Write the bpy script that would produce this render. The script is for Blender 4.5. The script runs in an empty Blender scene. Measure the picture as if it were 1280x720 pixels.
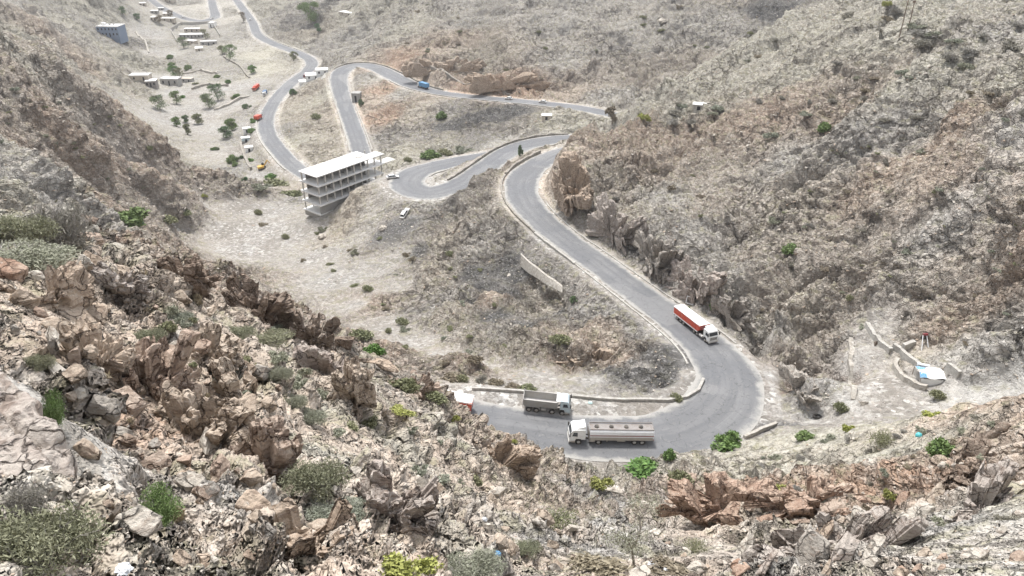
import bpy, bmesh, math, random, time
import numpy as np
from mathutils import Vector, Matrix
random.seed(7)
RNG = np.random.default_rng(11)
T0 = time.time()
SC = bpy.context.scene
COL = SC.collection
R = math.radians

# ------------------------------------------------------------------ camera
PITCH = R(29.0)
F = 950.0
S_, C_ = math.sin(PITCH), math.cos(PITCH)
def P(u, v, d):
    """world point seen at photo pixel (u, v) at depth d (metres along the optical axis)"""
    dn = (v - 360.0) / F * d
    return ((u - 640.0) / F * d, d * C_ - dn * S_, -(d * S_ + dn * C_))
def kz(v):
    return S_ + (v - 360.0) / F * C_
def PZ(u, v, z):
    return P(u, v, -z / kz(v))
cd = bpy.data.cameras.new('camera')
cam = bpy.data.objects.new('camera', cd)
COL.objects.link(cam)
cam.location = (0, 0, 0)
cam.rotation_euler = (math.pi / 2 - PITCH, 0, 0)
cd.sensor_width = 36.0
cd.lens = 36.0 * F / 1280.0
cd.clip_start = 0.3
cd.clip_end = 6000
SC.camera = cam

# ------------------------------------------------------------------ roads: (u, v, z, left half width, right half width)
ROADS = {
 'main_road': [(470, 500, -76.5, 4.5), (540, 512, -78, 4.6), (610, 527, -79, 4.9), (690, 541, -79.8, 5.2), (770, 549, -80.2, 5.6), (840, 545, -80.5, 6.2), (893, 520, -81.0, 6.6), (914, 485, -81.6, 6.4),
               (902, 452, -82.3, 5.6), (868, 418, -83.2, 4.8), (800, 368, -84.7, 4.4), (742, 325, -86.0, 4.4), (690, 287, -87.4, 4.6),
               (657, 253, -88.7, 5.2), (652, 226, -89.6, 5.6), (668, 208, -90.3, 5.2), (693, 194, -91.0, 4.6), (735, 181, -91.8, 4.4), (765, 176, -92.2, 4.2),
               (750, 172, -92.6, 4.2), (718, 173, -93.0, 5.0), (680, 176, -93.5, 5.4), (640, 187, -94.1, 5.2), (607, 209, -94.8, 5.2),
               (572, 232, -95.4, 5.2), (535, 242, -95.9, 6.0), (508, 233, -96.3, 6.4), (518, 216, -96.9, 6.0), (556, 205, -97.6, 5.4), (600, 196.5, -98.4, 5.0),
               (650, 188, -99.6, 4.6), (715, 178, -101.3, 4.4)],
 'upper_road': [(800, 150, -102.6, 4.2), (765, 143, -103.6, 4.6), (722, 134.5, -105.0, 4.6), (675, 129, -106.3, 4.4), (628, 124.5, -107.6, 4.4), (580, 120, -108.8, 4.2), (545, 115, -109.8, 4.4), (514, 106, -111.0, 6.0),
               (488, 93, -112.4, 6.4), (468, 84, -113.4, 6.2), (446, 81, -114.4, 6.0), (427, 89, -115.5, 6.2), (424, 105, -116.5, 5.6), (431, 130, -118.0, 4.8),
               (441, 158, -119.5, 4.8), (450, 185, -121.0, 4.8), (452, 205, -122.0, 5.0), (430, 221, -123.2, 5.4), (400, 224, -124.2, 5.2),
               (373, 212, -125.0, 4.8), (352, 192, -126.2, 4.8), (336, 170, -127.7, 4.8), (333, 148, -129.0, 4.8), (345, 124, -130.6, 4.8),
               (365, 103, -132.2, 5.2), (386, 87, -133.6, 5.2), (389, 76, -134.6, 5.2), (372, 66, -135.6, 5.0), (345, 56, -137.0, 4.8), (323, 44, -138.4, 4.8), (315, 27, -140.0, 4.8),
               (303, 10, -142.0, 4.8), (288, -10, -144.0, 4.8)],
 'valley_road': [(262, -12, -146.0, 5.0), (266, 8, -145.0, 5.2), (268, 22, -144.4, 6.0), (248, 26, -144.2, 5.5), (225, 21, -144.0, 5.0), (200, 8, -145.0, 5.0), (180, -8, -146.5, 5.0)],
}
def catmull(pts, step=1.0):
    pts = np.array(pts, float)
    n = len(pts)
    out = []
    for i in range(n - 1):
        p0 = pts[max(i - 1, 0)]; p1 = pts[i]; p2 = pts[i + 1]; p3 = pts[min(i + 2, n - 1)]
        L = np.linalg.norm((p2 - p1)[:2])
        m = max(2, int(L / step))
        # centripetal-ish parametrisation
        t = np.linspace(0, 1, m, endpoint=False)[:, None]
        out.append(0.5 * ((2 * p1) + (-p0 + p2) * t + (2 * p0 - 5 * p1 + 4 * p2 - p3) * t**2 + (-p0 + 3 * p1 - 3 * p2 + p3) * t**3))
    out.append(pts[-1][None])
    return np.concatenate(out)
def smooth_line(a, k=7, it=2):
    for _ in range(it):
        p = np.pad(a, ((k // 2, k // 2), (0, 0)), mode='edge')
        c = np.stack([np.convolve(p[:, j], np.ones(k) / k, 'valid') for j in range(a.shape[1])], 1)
        c[0] = a[0]; c[-1] = a[-1]
        a = c
    return a
LINES = {}
for name, pts in ROADS.items():
    w = [(*PZ(u, v, z), hw) for (u, v, z, hw) in pts]
    LINES[name] = smooth_line(catmull(w, 1.0), 9, 2)

# ------------------------------------------------------------------ control points of the land
# tones: albedo colours of the rock and soil of each zone
TONE = dict(P=(.245, .236, .22), B=(.38, .335, .27), G=(.37, .35, .315), R=(.42, .285, .205), K=(.135, .128, .115), N=(.32, .25, .195),
            L=(.39, .37, .30), T=(.47, .385, .31), W=(.385, .375, .35), D=(.33, .285, .235), C=(.20, .14, .105))
for _k, _t in list(TONE.items()):
    _g = sum(_t) / 3; _f = 1.0 if _k in 'RTN' else .85
    TONE[_k] = tuple((_g + (_c - _g) * _f) * 1.27 for _c in _t)
TONE['K'] = (.085, .084, .083)
CP = []   # x, y, z, rough, tone
def d_(u, v, d, rough=.6, tone='B'):
    CP.append((*P(u, v, d), rough, tone))
def z_(u, v, z, rough=.6, tone='B'):
    CP.append((*PZ(u, v, z), rough, tone))
def w_(x, y, z, rough=.6, tone='B'):
    CP.append((x, y, z, rough, tone))
# wadi floor, from near to far
for a in [(800, 462, -83.5), (740, 474, -83.5), (680, 470, -84), (600, 462, -85.5), (560, 448, -88), (520, 430, -91), (480, 408, -95), (450, 380, -99), (420, 350, -103.5), (400, 320, -108),
          (372, 295, -113), (340, 265, -119), (318, 235, -126), (330, 218, -129.5), (300, 190, -134), (285, 165, -137), (250, 140, -139.5), (232, 158, -138.5), (225, 118, -141.5), (205, 98, -144),
          (195, 70, -147), (185, 50, -148.5), (170, 30, -150), (150, 5, -153), (290, 130, -138), (300, 110, -139), (130, -20, -158)]:
    z_(*a, .22, 'P')
for a in [(250, 265, -116.5), (300, 255, -116.5), (220, 290, -115), (280, 290, -115.5), (200, 300, -114.5), (320, 290, -114.5), (245, 240, -118.5), (310, 310, -112.5), (190, 270, -116)]:
    z_(*a, .08, 'P')
# slope between wadi and the curving road
for a in [(625, 270, -89.4, 'B'), (600, 275, -91, 'G'), (570, 280, -93.5, 'D'), (600, 320, -92.5, 'G'), (550, 300, -97.5, 'B'), (505, 280, -98.5, 'K'), (480, 290, -102, 'K'), (500, 320, -102.5, 'P'), (450, 300, -107, 'G'), (430, 290, -109, 'B'),
          (420, 278, -109.5, 'B'), (400, 283, -110.5, 'P'), (397, 268, -108.3, 'P'), (415, 262, -108.2, 'P'), (431, 256, -107.9, 'P'), (500, 360, -99.5, 'P'), (470, 340, -104.5, 'P'), (550, 350, -96.5, 'B'), (600, 360, -93, 'K'), (570, 400, -91.9, 'B'), (620, 400, -90.2, 'K'), (600, 430, -88, 'B'),
          (636, 330, -91.3, 'K'), (650, 345, -91.6, 'K'), (668, 358, -91.2, 'B'), (690, 370, -90, 'B'), (640, 362, -91.3, 'K'), (660, 382, -90.6, 'B'), (700, 388, -88.8, 'K'), (725, 385, -86.2, 'P'), (690, 420, -86.6, 'T'), (640, 440, -86.5, 'B'), (740, 420, -85.3, 'T'), (700, 450, -85.3, 'D'), (790, 440, -83.8, 'D'), (730, 438, -83.3, 'T'), (770, 432, -82.6, 'T'), (745, 452, -86, 'N'), (780, 455, -85.2, 'N'), (700, 462, -86, 'N'), (800, 470, -84, 'K'), (840, 465, -83, 'K'), (780, 480, -84, 'K'), (790, 458, -84.6, 'K'), (812, 448, -83.8, 'K'), (828, 477, -83.4, 'K'), (850, 458, -82.9, 'K'), (765, 472, -84.5, 'K'), (838, 440, -83.3, 'K'), (662, 322, -87.3, 'P'), (684, 339, -87.2, 'P'), (705, 355, -87.0, 'P'), (545, 300, -97.8, 'K'), (525, 310, -99.5, 'K'), (660, 415, -88.3, 'K'), (620, 430, -88.6, 'G'), (600, 300, -91, 'G'), (590, 340, -93.5, 'K'), (575, 370, -92.0, 'G'), (540, 395, -95.5, 'P'), (560, 330, -98, 'D'), (610, 375, -90.0, 'T'), (590, 385, -93, 'K'),
          (760, 395, -85, 'P'), (800, 415, -84, 'P'), (820, 455, -83.2, 'K'), (855, 450, -82.6, 'K'), (860, 470, -82.4, 'P'), (845, 425, -83.5, 'P'), (530, 255, -96.3, 'G'), (480, 245, -97.5, 'P'), (460, 225, -98, 'P'), (480, 222, -97, 'P'),
          (445, 245, -101, 'B'), (468, 262, -101, 'G'), (680, 310, -87.9, 'P')]:
    z_(*a[:3], (.45 if a[0] < 505 else .9) if a[3] in 'BGDT' else (.5 if a[0] > 520 else .3), a[3])
# flats by the lower road
for a in [(640, 497, -79.6), (720, 505, -79.9), (800, 510, -80.3), (850, 497, -80.8), (590, 495, -79.0), (700, 575, -79.9), (780, 572, -80.3), (630, 553, -79.2)]:
    z_(*a, .12, 'P')
# basin right of the bend
for a in [(955, 505, -80.8, 'P', .2), (965, 465, -81.2, 'P', .2), (975, 530, -79.5, 'K', .35), (1000, 518, -81.8, 'P', .3), (1020, 525, -81, 'P', .2), (1000, 472, -77.0, 'P', .5), (972, 474, -78.0, 'P', .5), (985, 473, -77.3, 'P', .5), (1018, 474, -76.9, 'P', .5), (1040, 477, -76.7, 'W', .5), (978, 500, -83.0, 'C', .5), (990, 497, -85.5, 'C', .5), (1010, 498, -86, 'C', .5), (1032, 498, -84.5, 'C', .5), (1000, 508, -84.5, 'K', .4), (1020, 455, -77.0, 'W', .4), (1080, 440, -76.5, 'W', .2),
          (1060, 500, -77.2, 'W', .2), (1100, 480, -75.8, 'P', .08), (1120, 510, -75.0, 'P', .1), (1150, 480, -74.7, 'P', .25), (1200, 500, -73, 'W', .3), (1260, 490, -71, 'W', .3), (1150, 445, -74.2, 'B', .4), (1090, 412, -75.7, 'P', .3), (1200, 460, -72.7, 'G', .5)]:
    z_(*a[:3], a[4], a[3])
# right-hand mountain
for a in [(692, 190, 258, 'B'), (700, 186, 258, 'N'), (730, 168, 270, 'B'), (770, 146, 292, 'L'), (810, 120, 312, 'L'), (870, 90, 340, 'L'), (915, 62, 360, 'L'), (960, 42, 380, 'L'), (1010, 18, 405, 'L'), (1050, -2, 425, 'L'),
          (700, 215, 239, 'T'), (720, 200, 243, 'T'), (750, 180, 256, 'N'), (800, 165, 262, 'N'), (850, 150, 262, 'L'), (900, 120, 285, 'L'), (1000, 60, 310, 'L'), (1100, 10, 290, 'L'), (1180, -5, 260, 'L'), (1280, -10, 240, 'G'),
          (1135, 45, 225, 'L'), (1280, 50, 190, 'G'), (1000, 110, 255, 'L'), (900, 165, 240, 'N'), (850, 185, 236, 'N'), (960, 150, 232, 'N'), (1050, 140, 205, 'N'), (1150, 100, 188, 'L'), (1280, 110, 158, 'L'),
          (1200, 160, 160, 'N'), (1280, 180, 142, 'G'), (1100, 180, 182, 'G'), (1000, 200, 205, 'G'), (900, 210, 222, 'D'), (800, 210, 232, 'T'), (750, 225, 229, 'B'), (1200, 220, 148, 'N'), (1280, 250, 130, 'D'), (1100, 240, 172, 'N'),
          (1000, 260, 187, 'B'), (900, 260, 204, 'D'), (830, 260, 210, 'G'), (780, 270, 208, 'B'), (1180, 290, 142, 'G'), (1280, 320, 121, 'N'), (1100, 300, 160, 'D'), (1020, 320, 171, 'D'), (950, 320, 178, 'D'), (880, 310, 184, 'G'),
          (830, 320, 187.5, 'G'), (1180, 360, 137, 'D'), (1280, 390, 117, 'G'), (1100, 360, 151, 'D'), (1020, 370, 158, 'D'), (960, 370, 164, 'D'), (905, 360, 170, 'G'), (870, 350, 173.5, 'G'),
          (1180, 420, 132, 'N'), (1280, 450, 115, 'D'), (1020, 420, 150, 'D'), (970, 420, 154, 'G'), (925, 395, 161, 'G'), (985, 450, 145, 'D'), (1000, 390, 155, 'B')]:
    d_(*a[:3], 1.0, a[3])
# behind the right-hand mountain's skyline the ground falls to the hidden gorge
for (u, v, d, dz) in [(730, 168, 300, -12), (770, 146, 335, -16), (870, 90, 390, -20), (960, 42, 440, -20)]:
    x, y, z = P(u, v, d); w_(x, y, z + dz, .6, 'G')
# back mountain
for a in [(600, 108, 425, 'R'), (650, 112, 414, 'R'), (700, 118, 404, 'T'), (540, 97, 446, 'T'), (500, 78, 485, 'R'), (760, 128, 392, 'G'), (600, 70, 460, 'B'), (700, 75, 445, 'G'), (800, 100, 415, 'D'), (870, 75, 425, 'D'), (800, 50, 455, 'G'), (900, 30, 470, 'G'),
          (700, 30, 495, 'G'), (600, 30, 520, 'G'), (500, 40, 560, 'L'), (450, 60, 570, 'G'), (600, -5, 575, 'G'), (700, -5, 550, 'G'), (800, -5, 530, 'G'), (900, -10, 520, 'D'), (1000, -15, 520, 'D'), (500, -5, 650, 'L'), (440, 20, 700, 'L'),
          (400, 40, 700, 'B'), (410, 62, 630, 'G'), (370, 40, 740, 'P'), (350, 20, 820, 'L'), (340, 0, 900, 'L'), (400, 0, 800, 'G'), (960, 15, 480, 'K'), (560, 55, 490, 'T')]:
    d_(*a[:3], 1.0, a[3])
# gorge between the upper road and the hairpin
for a in [(640, 140, -107.5, 'K'), (700, 150, -105.2, 'L'), (740, 155, -102, 'L'), (600, 150, -111, 'K'), (560, 160, -113.5, 'K'), (560, 140, -111.8, 'P'), (520, 140, -113, 'B'), (520, 170, -115, 'P'), (480, 115, -113.6, 'R'), (470, 100, -113.6, 'G'), (480, 145, -116.5, 'R'),
          (475, 170, -118.5, 'P'), (500, 190, -117.5, 'L'), (545, 185, -115.5, 'L'), (600, 172, -113, 'P'), (460, 130, -117.2, 'T'), (500, 115, -111.9, 'G'), (490, 207, -118, 'L')]:
    z_(*a[:3], .55, a[3])
for (u, v, z) in [(640, 181, -112), (560, 198, -115)]:
    z_(u, v, z, .5, 'G')
# spur between the upper arm and the valley road
for a in [(405, 100, -121.5, 'B'), (400, 130, -123.5, 'L'), (410, 160, -122, 'B'), (425, 185, -122.5, 'B'), (400, 190, -124, 'B'), (375, 150, -127, 'B'), (370, 180, -126, 'L'), (392, 105, -128.5, 'W'), (350, 165, -127.8, 'P'), (365, 130, -128.8, 'B')]:
    z_(*a[:3], .55, a[3])
# ground left of valley road and settlement
for a in [(300, 85, -138.5, 'P'), (330, 85, -137.5, 'L'), (300, 60, -140.5, 'G'), (320, 70, -139, 'L'), (330, 110, -134, 'P'), (318, 140, -132.5, 'P'), (310, 170, -133, 'P'), (345, 210, -128.5, 'D'), (365, 235, -124, 'D'), (380, 250, -119, 'P'), (240, 42, -145, 'P'), (215, 50, -145.5, 'P'), (275, 45, -143.5, 'P'), (240, 70, -144.5, 'P'), (270, 80, -142, 'P'),
          (200, 22, -145.5, 'P'), (180, 10, -147.5, 'P'), (290, 25, -142.5, 'G'), (282, 5, -144, 'G'), (235, 8, -142, 'G'), (300, 210, -130, 'P')]:
    z_(*a[:3], .42, a[3])
# left middle mountain (rocky spur down to the wadi)
for a in [(-40, 20, 240, 'L'), (0, 45, 262, 'D'), (50, 62, 275, 'D'), (100, 100, 290, 'D'), (150, 135, 300, 'N'), (200, 172, 305, 'N'), (250, 205, 308, 'N'), (292, 238, 306, 'D'), (0, 110, 215, 'D'), (60, 150, 225, 'N'), (0, 180, 165, 'L'), (0, 230, 120, 'L'), (60, 210, 185, 'N'),
          (120, 180, 245, 'N'), (180, 210, 268, 'N'), (230, 235, 285, 'N'), (120, 240, 215, 'N'), (60, 250, 150, 'G'), (175, 262, 250, 'D'), (215, 262, 272, 'D'), (-150, 120, 130, 'L'), (-150, 200, 90, 'L')]:
    d_(*a[:3], 1.0, a[3])
for (u, v, d, dz) in [(0, 45, 310, -28), (100, 100, 340, -28), (200, 172, 350, -22), (50, 62, 320, -25), (250, 205, 345, -10)]:
    x, y, z = P(u, v, d); w_(x, y, z + dz, .6, 'L')
for a in [(150, 285, 230, 'D'), (190, 300, 255, 'G')]:
    d_(*a[:3], .6, a[3])
# far left mountain
for a in [(60, 45, 480, 'T'), (100, 85, 500, 'T'), (150, 120, 520, 'L'), (168, 92, 610, 'L'), (150, 70, 620, 'L'), (120, 20, 720, 'L'), (100, 40, 620, 'L'), (40, 10, 520, 'G'), (0, -5, 470, 'G'), (80, -5, 680, 'L'), (0, 25, 430, 'L'), (125, 52, 640, 'P'), (150, 50, 665, 'P'), (90, -20, 800, 'L')]:
    d_(*a[:3], .9, a[3])
# near ridge: silhouettes (crest) of the three steps
for a in [(0, 272, 34, 'L'), (60, 276, 40, 'L'), (100, 286, 46, 'C'), (130, 303, 50, 'C'), (170, 322, 54, 'N'), (230, 336, 58, 'C'), (290, 358, 62, 'C'), (330, 372, 65, 'N'), (380, 402, 68, 'C'), (425, 428, 70, 'C'), (440, 450, 66, 'C'),
          (0, 330, 24, 'T'), (60, 322, 27, 'T'), (120, 326, 30, 'T'), (170, 365, 29, 'T'), (220, 360, 38, 'T'), (270, 365, 40, 'T'), (300, 400, 42, 'N'), (350, 400, 50, 'N'), (400, 430, 54, 'D'), (300, 384, 50, 'N'), (240, 350, 50, 'N'), (370, 450, 44, 'D'),
          (30, 300, 30, 'L'), (80, 306, 36, 'L'), (0, 290, 28, 'L'), (130, 350, 28, 'T'), (50, 370, 22, 'T'), (0, 380, 18, 'T'), (100, 400, 22, 'T'), (180, 420, 25, 'T'), (240, 430, 28, 'T'), (290, 440, 32, 'T'), (330, 470, 30, 'T'),
 (60, 460, 17, 'D'), (90, 520, 15.5, 'D'), (140, 560, 15, 'D'), (120, 470, 19, 'N'), (200, 470, 22, 'R'), (260, 500, 23, 'T'), (180, 530, 18.5, 'R'), (240, 560, 18, 'T'), (310, 560, 19, 'T'), (340, 520, 24, 'T'),
          (345, 590, 17.5, 'T'), (300, 610, 15, 'W'), (220, 620, 13.5, 'T'), (0, 600, 9.0, 'L'), (0, 720, 7.5, 'L'), (100, 720, 8.6, 'T'), (180, 670, 10.5, 'T'), (300, 690, 11.5, 'T'), (200, 720, 9.6, 'L'), (340, 640, 14, 'T'), (400, 720, 12, 'T'), (420, 650, 15.5, 'T'),
          (380, 560, 22, 'L'), (400, 600, 18.5, 'D'), (380, 500, 30, 'L'), (400, 470, 38, 'B'), (435, 470, 36, 'T'), (460, 500, 34, 'T'), (450, 540, 29, 'T'), (430, 590, 22, 'L'), (470, 640, 18.5, 'T'), (500, 700, 15, 'T'),
          (455, 450, 54, 'D'), (500, 462, 60, 'C'), (540, 487, 63, 'C'), (565, 504, 66, 'C'), (575, 524, 66, 'T'), (500, 500, 48, 'D'), (540, 520, 50, 'D'), (560, 540, 50, 'L'), (600, 535, 72, 'T'), (625, 548, 78, 'T'), (650, 556, 84, 'T'), (680, 574, 96, 'P'),
          (500, 560, 34, 'L'), (540, 580, 36, 'T'), (590, 560, 54, 'T'), (620, 580, 58, 'T'), (650, 600, 62, 'T'), (560, 640, 29, 'D'), (600, 620, 42, 'T'), (640, 640, 46, 'T'), (580, 700, 19, 'L'), (620, 690, 24, 'T'), (650, 720, 20, 'W'),
          (700, 600, 84, 'T'), (690, 640, 56, 'T'), (690, 680, 34, 'W'), (720, 620, 80, 'P'), (760, 600, 95, 'L'), (760, 630, 72, 'W'), (770, 660, 50, 'W'), (760, 690, 35, 'W'), (760, 720, 27, 'T'), (830, 700, 31, 'T'), (820, 585, 108, 'L')]:
    d_(*a[:3], .8, a[3])
for a in [(-20, 450, 13.5), (20, 480, 13.0), (50, 520, 12.6), (85, 590, 11.8), (20, 560, 12.0), (-60, 520, 12.5)]:
    d_(*a, .05, 'W')
# ravines behind the crests
for (x, y, z) in [(-25, 80, -58), (-45, 78, -52), (-70, 80, -48), (-55, 110, -74), (-90, 110, -64), (-30, 105, -76), (-10, 100, -78), (-62, 150, -93), (-40, 140, -92), (-35, 170, -98), (-85, 190, -104), (-24, 125, -85), (-8, 118, -81), (-120, 110, -46), (-12, 88, -74), (-2, 90, -77)]:
    w_(x, y, z, .7, 'N')
# right foreground slope
for a in [(820, 580, 109, 'B', .4), (860, 566, 110, 'P', .4), (900, 556, 110, 'L', .4), (950, 552, 104, 'L', .4), (1000, 546, 98, 'L', .4), (1060, 536, 92, 'L', .4), (1110, 528, 86, 'L', .4), (1160, 522, 80, 'L', .5), (1200, 516, 72, 'T', .5), (1240, 508, 60, 'N', .6), (1290, 496, 52, 'T', .6),
          (1000, 580, 84, 'L', .5), (1100, 570, 70, 'L', .5), (1180, 560, 60, 'L', .5), (1220, 550, 54, 'N', .6), (1280, 560, 42, 'T', .5), (930, 590, 88, 'L', .7), (870, 610, 84, 'R', .9), (930, 625, 72, 'R', .9), (1000, 620, 62, 'R', .9), (1080, 620, 52, 'R', .9), (1150, 610, 46, 'R', .8), (1200, 590, 46, 'N', .7),
          (840, 650, 62, 'T', .9), (900, 670, 46, 'T', .9), (970, 665, 44, 'B', .9), (1050, 670, 37, 'W', .9), (1130, 660, 33, 'W', .8), (1190, 640, 33, 'W', .6), (1260, 620, 32, 'L', .5), (1280, 720, 19, 'L', .5), (1200, 710, 21, 'W', .6), (1120, 720, 22, 'T', .7), (1050, 720, 24, 'W', .8),
          (980, 720, 26, 'W', .8), (900, 720, 28, 'T', .7), (1400, 600, 30, 'T', .6), (1400, 520, 42, 'T', .6)]:
    d_(*a[:3], a[4], a[3])
for (x, y, z) in [(40, 92, -76), (58, 90, -73), (72, 88, -70), (80, 74, -58)]:
    w_(x, y, z, .4, 'P')
# under and behind the viewpoint
for (x, y, z) in [(0, 0, -2.2), (0, -8, -1.0), (0, 5, -8), (-6, 2, -3.5), (8, 3, -6.5), (-20, -5, 2), (20, -6, -4), (0, -30, 10), (-60, 0, 2), (60, 0, -16), (-60, 30, -12), (100, 60, -30), (-120, 60, -12), (60, -40, 10), (-60, -40, 20), (-30, 18, -10), (30, 14, -17)]:
    w_(x, y, z, .6, 'T')
# far sides and heights, outside the frame
for (x, y, z) in [(250, 150, 10), (300, 300, -10), (350, 450, -30), (-250, 200, 10), (-330, 350, -20), (-420, 500, -30), (100, 620, -60), (0, 720, -60), (250, 700, 0), (-200, 800, -110), (-100, 800, -80), (-450, 800, -20), (-480, 1000, 0), (-150, 1050, -90), (0, 1100, 0), (300, 1000, 60),
                  (-350, 1200, -60), (-500, 1400, 60), (0, 1400, 100), (400, 1300, 120), (600, 800, 60), (700, 400, 60), (-700, 500, 60), (-800, 900, 80), (600, 1500, 150), (-300, 1500, 60)]:
    w_(x, y, z, 1.0, 'G')
for name, L in LINES.items():
    for s in L[::14]:
        CP.append((s[0], s[1], s[2], -1., 'P'))

cp = np.array([(c[0], c[1], c[2], c[3], *TONE[c[4]]) for c in CP])
# drop points that crowd each other (keeps the interpolation calm)
keep = []
for i in range(len(cp)):
    ok = True
    for j in keep:
        rr = np.hypot(cp[i, 0] - cp[j, 0], cp[i, 1] - cp[j, 1])
        if rr < 0.0055 * math.hypot(cp[i, 0], cp[i, 1] + 15) + .2 and i < len(CP) - 1:
            ok = False; break
    if ok: keep.append(i)
cp = cp[keep]
N = len(cp)
XY = cp[:, :2]
# linear radial basis with affine part and slight smoothing
Dm = np.hypot(XY[:, None, 0] - XY[None, :, 0], XY[:, None, 1] - XY[None, :, 1])
A = np.zeros((N + 3, N + 3))
A[:N, :N] = -Dm + np.eye(N) * -0.25 * 0
A[:N, N] = 1; A[:N, N + 1:] = XY
A[N, :N] = 1; A[N + 1:, :N] = XY.T
b = np.zeros(N + 3); b[:N] = cp[:, 2]
WT = np.linalg.solve(A, b)

# ------------------------------------------------------------------ polar grid, fine near the viewpoint
OY = -15.0
NT, NR = 1060, 2750
TH = np.linspace(R(-50), R(50), NT)
RR = np.exp(np.linspace(math.log(13.0), math.log(1600.0), NR))
def coarse_eval(st=3):
    th = TH[::st]; rr = RR[::st]
    if th[-1] != TH[-1]: th = np.append(th, TH[-1])
    if rr[-1] != RR[-1]: rr = np.append(rr, RR[-1])
    X = rr[:, None] * np.sin(th)[None]; Y = rr[:, None] * np.cos(th)[None] + OY
    x = X.ravel().astype(np.float32); y = Y.ravel().astype(np.float32)
    z = np.full(x.shape, WT[N]) + WT[N + 1] * x + WT[N + 2] * y
    att = np.zeros((len(x), 4)); wsum = np.zeros(len(x))
    for i in range(N):
        d = np.sqrt((x - XY[i, 0])**2 + (y - XY[i, 1])**2)
        z -= WT[i] * d
        w = 1.0 / (d * d + 0.4)**1.7 * (1.0 if cp[i, 3] >= 0 else 1e-4)
        wsum += w
        att += w[:, None] * np.abs(cp[i, 3:7])
    att /= wsum[:, None]
    return th, rr, z.reshape(X.shape), att.reshape(*X.shape, 4)
th_c, rr_c, zc, ac = coarse_eval()
# coarse grid -> light smoothing, removes the cone tips of the basis
def blur(a, it=2):
    for _ in range(it):
        b_ = a.copy()
        b_[1:-1] = (a[:-2] + 2 * a[1:-1] + a[2:]) / 4
        a = b_.copy()
        a[:, 1:-1] = (b_[:, :-2] + 2 * b_[:, 1:-1] + b_[:, 2:]) / 4
    return a
zc = blur(zc, 4)
ti = np.interp(TH, th_c, np.arange(len(th_c))); ri = np.interp(np.log(RR), np.log(rr_c), np.arange(len(rr_c)))
def upsample(a):
    i0 = np.clip(ri.astype(int), 0, a.shape[0] - 2); fr = (ri - i0)
    j0 = np.clip(ti.astype(int), 0, a.shape[1] - 2); ft = (ti - j0)
    def sm(f): return f
    fr = sm(fr)[:, None]; ft = sm(ft)[None]
    if a.ndim == 3: fr = fr[..., None]; ft = ft[..., None]
    r0 = a[i0]; r1 = a[i0 + 1]
    top = r0[:, j0] * (1 - ft) + r0[:, j0 + 1] * ft
    bot = r1[:, j0] * (1 - ft) + r1[:, j0 + 1] * ft
    return (top * (1 - fr) + bot * fr)
Z = upsample(zc).astype(np.float32)
ATT = upsample(ac).astype(np.float32)
GX = (RR[:, None] * np.sin(TH)[None]).astype(np.float32)
GY = (RR[:, None] * np.cos(TH)[None] + OY).astype(np.float32)
print('rbf', N, time.time() - T0)

# ------------------------------------------------------------------ numpy noise
def _h(ix, iy, iz, seed):
    n = (ix * np.uint32(374761393) + iy * np.uint32(668265263) + iz * np.uint32(2246822519) + np.uint32(seed * 1274126177 % 4294967296))
    n = (n ^ (n >> np.uint32(13))) * np.uint32(1274126177)
    n = n ^ (n >> np.uint32(16))
    return n
def _u(n):
    return (n & np.uint32(0xFFFFFF)).astype(np.float32) / np.float32(0xFFFFFF)
def _fl(x):
    f = np.floor(x); return f.astype(np.int32).astype(np.uint32), (x - f).astype(np.float32)
def vnoise(x, y, seed=0, z=None):
    """gradient noise, about -1..1"""
    ix, fx = _fl(x); iy, fy = _fl(y)
    one = np.uint32(1)
    def fade(f): return f * f * f * (f * (f * 6 - 15) + 10)
    ux = fade(fx); uy = fade(fy)
    if z is None:
        def g(a, b_, dx, dy):
            t = _u(_h(a, b_, np.uint32(0), seed)) * np.float32(2 * math.pi)
            return np.cos(t) * dx + np.sin(t) * dy
        n00 = g(ix, iy, fx, fy); n10 = g(ix + one, iy, fx - 1, fy); n01 = g(ix, iy + one, fx, fy - 1); n11 = g(ix + one, iy + one, fx - 1, fy - 1)
        return 1.5 * ((n00 * (1 - ux) + n10 * ux) * (1 - uy) + (n01 * (1 - ux) + n11 * ux) * uy)
    iz, fz = _fl(z); uz = fade(fz)
    def g3(a, b_, c, dx, dy, dz):
        n = _h(a, b_, c, seed)
        gx = (n & np.uint32(1023)).astype(np.float32) * np.float32(2 / 1023) - 1
        gy = ((n >> np.uint32(10)) & np.uint32(1023)).astype(np.float32) * np.float32(2 / 1023) - 1
        gz = ((n >> np.uint32(20)) & np.uint32(1023)).astype(np.float32) * np.float32(2 / 1023) - 1
        return gx * dx + gy * dy + gz * dz
    r = 0
    for cz, wz in ((0, 1 - uz), (1, uz)):
        for cy, wy_ in ((0, 1 - uy), (1, uy)):
            for cx, wx_ in ((0, 1 - ux), (1, ux)):
                r = r + wx_ * wy_ * wz * g3(ix + np.uint32(cx), iy + np.uint32(cy), iz + np.uint32(cz), fx - cx, fy - cy, fz - cz)
    return 1.5 * r
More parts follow.
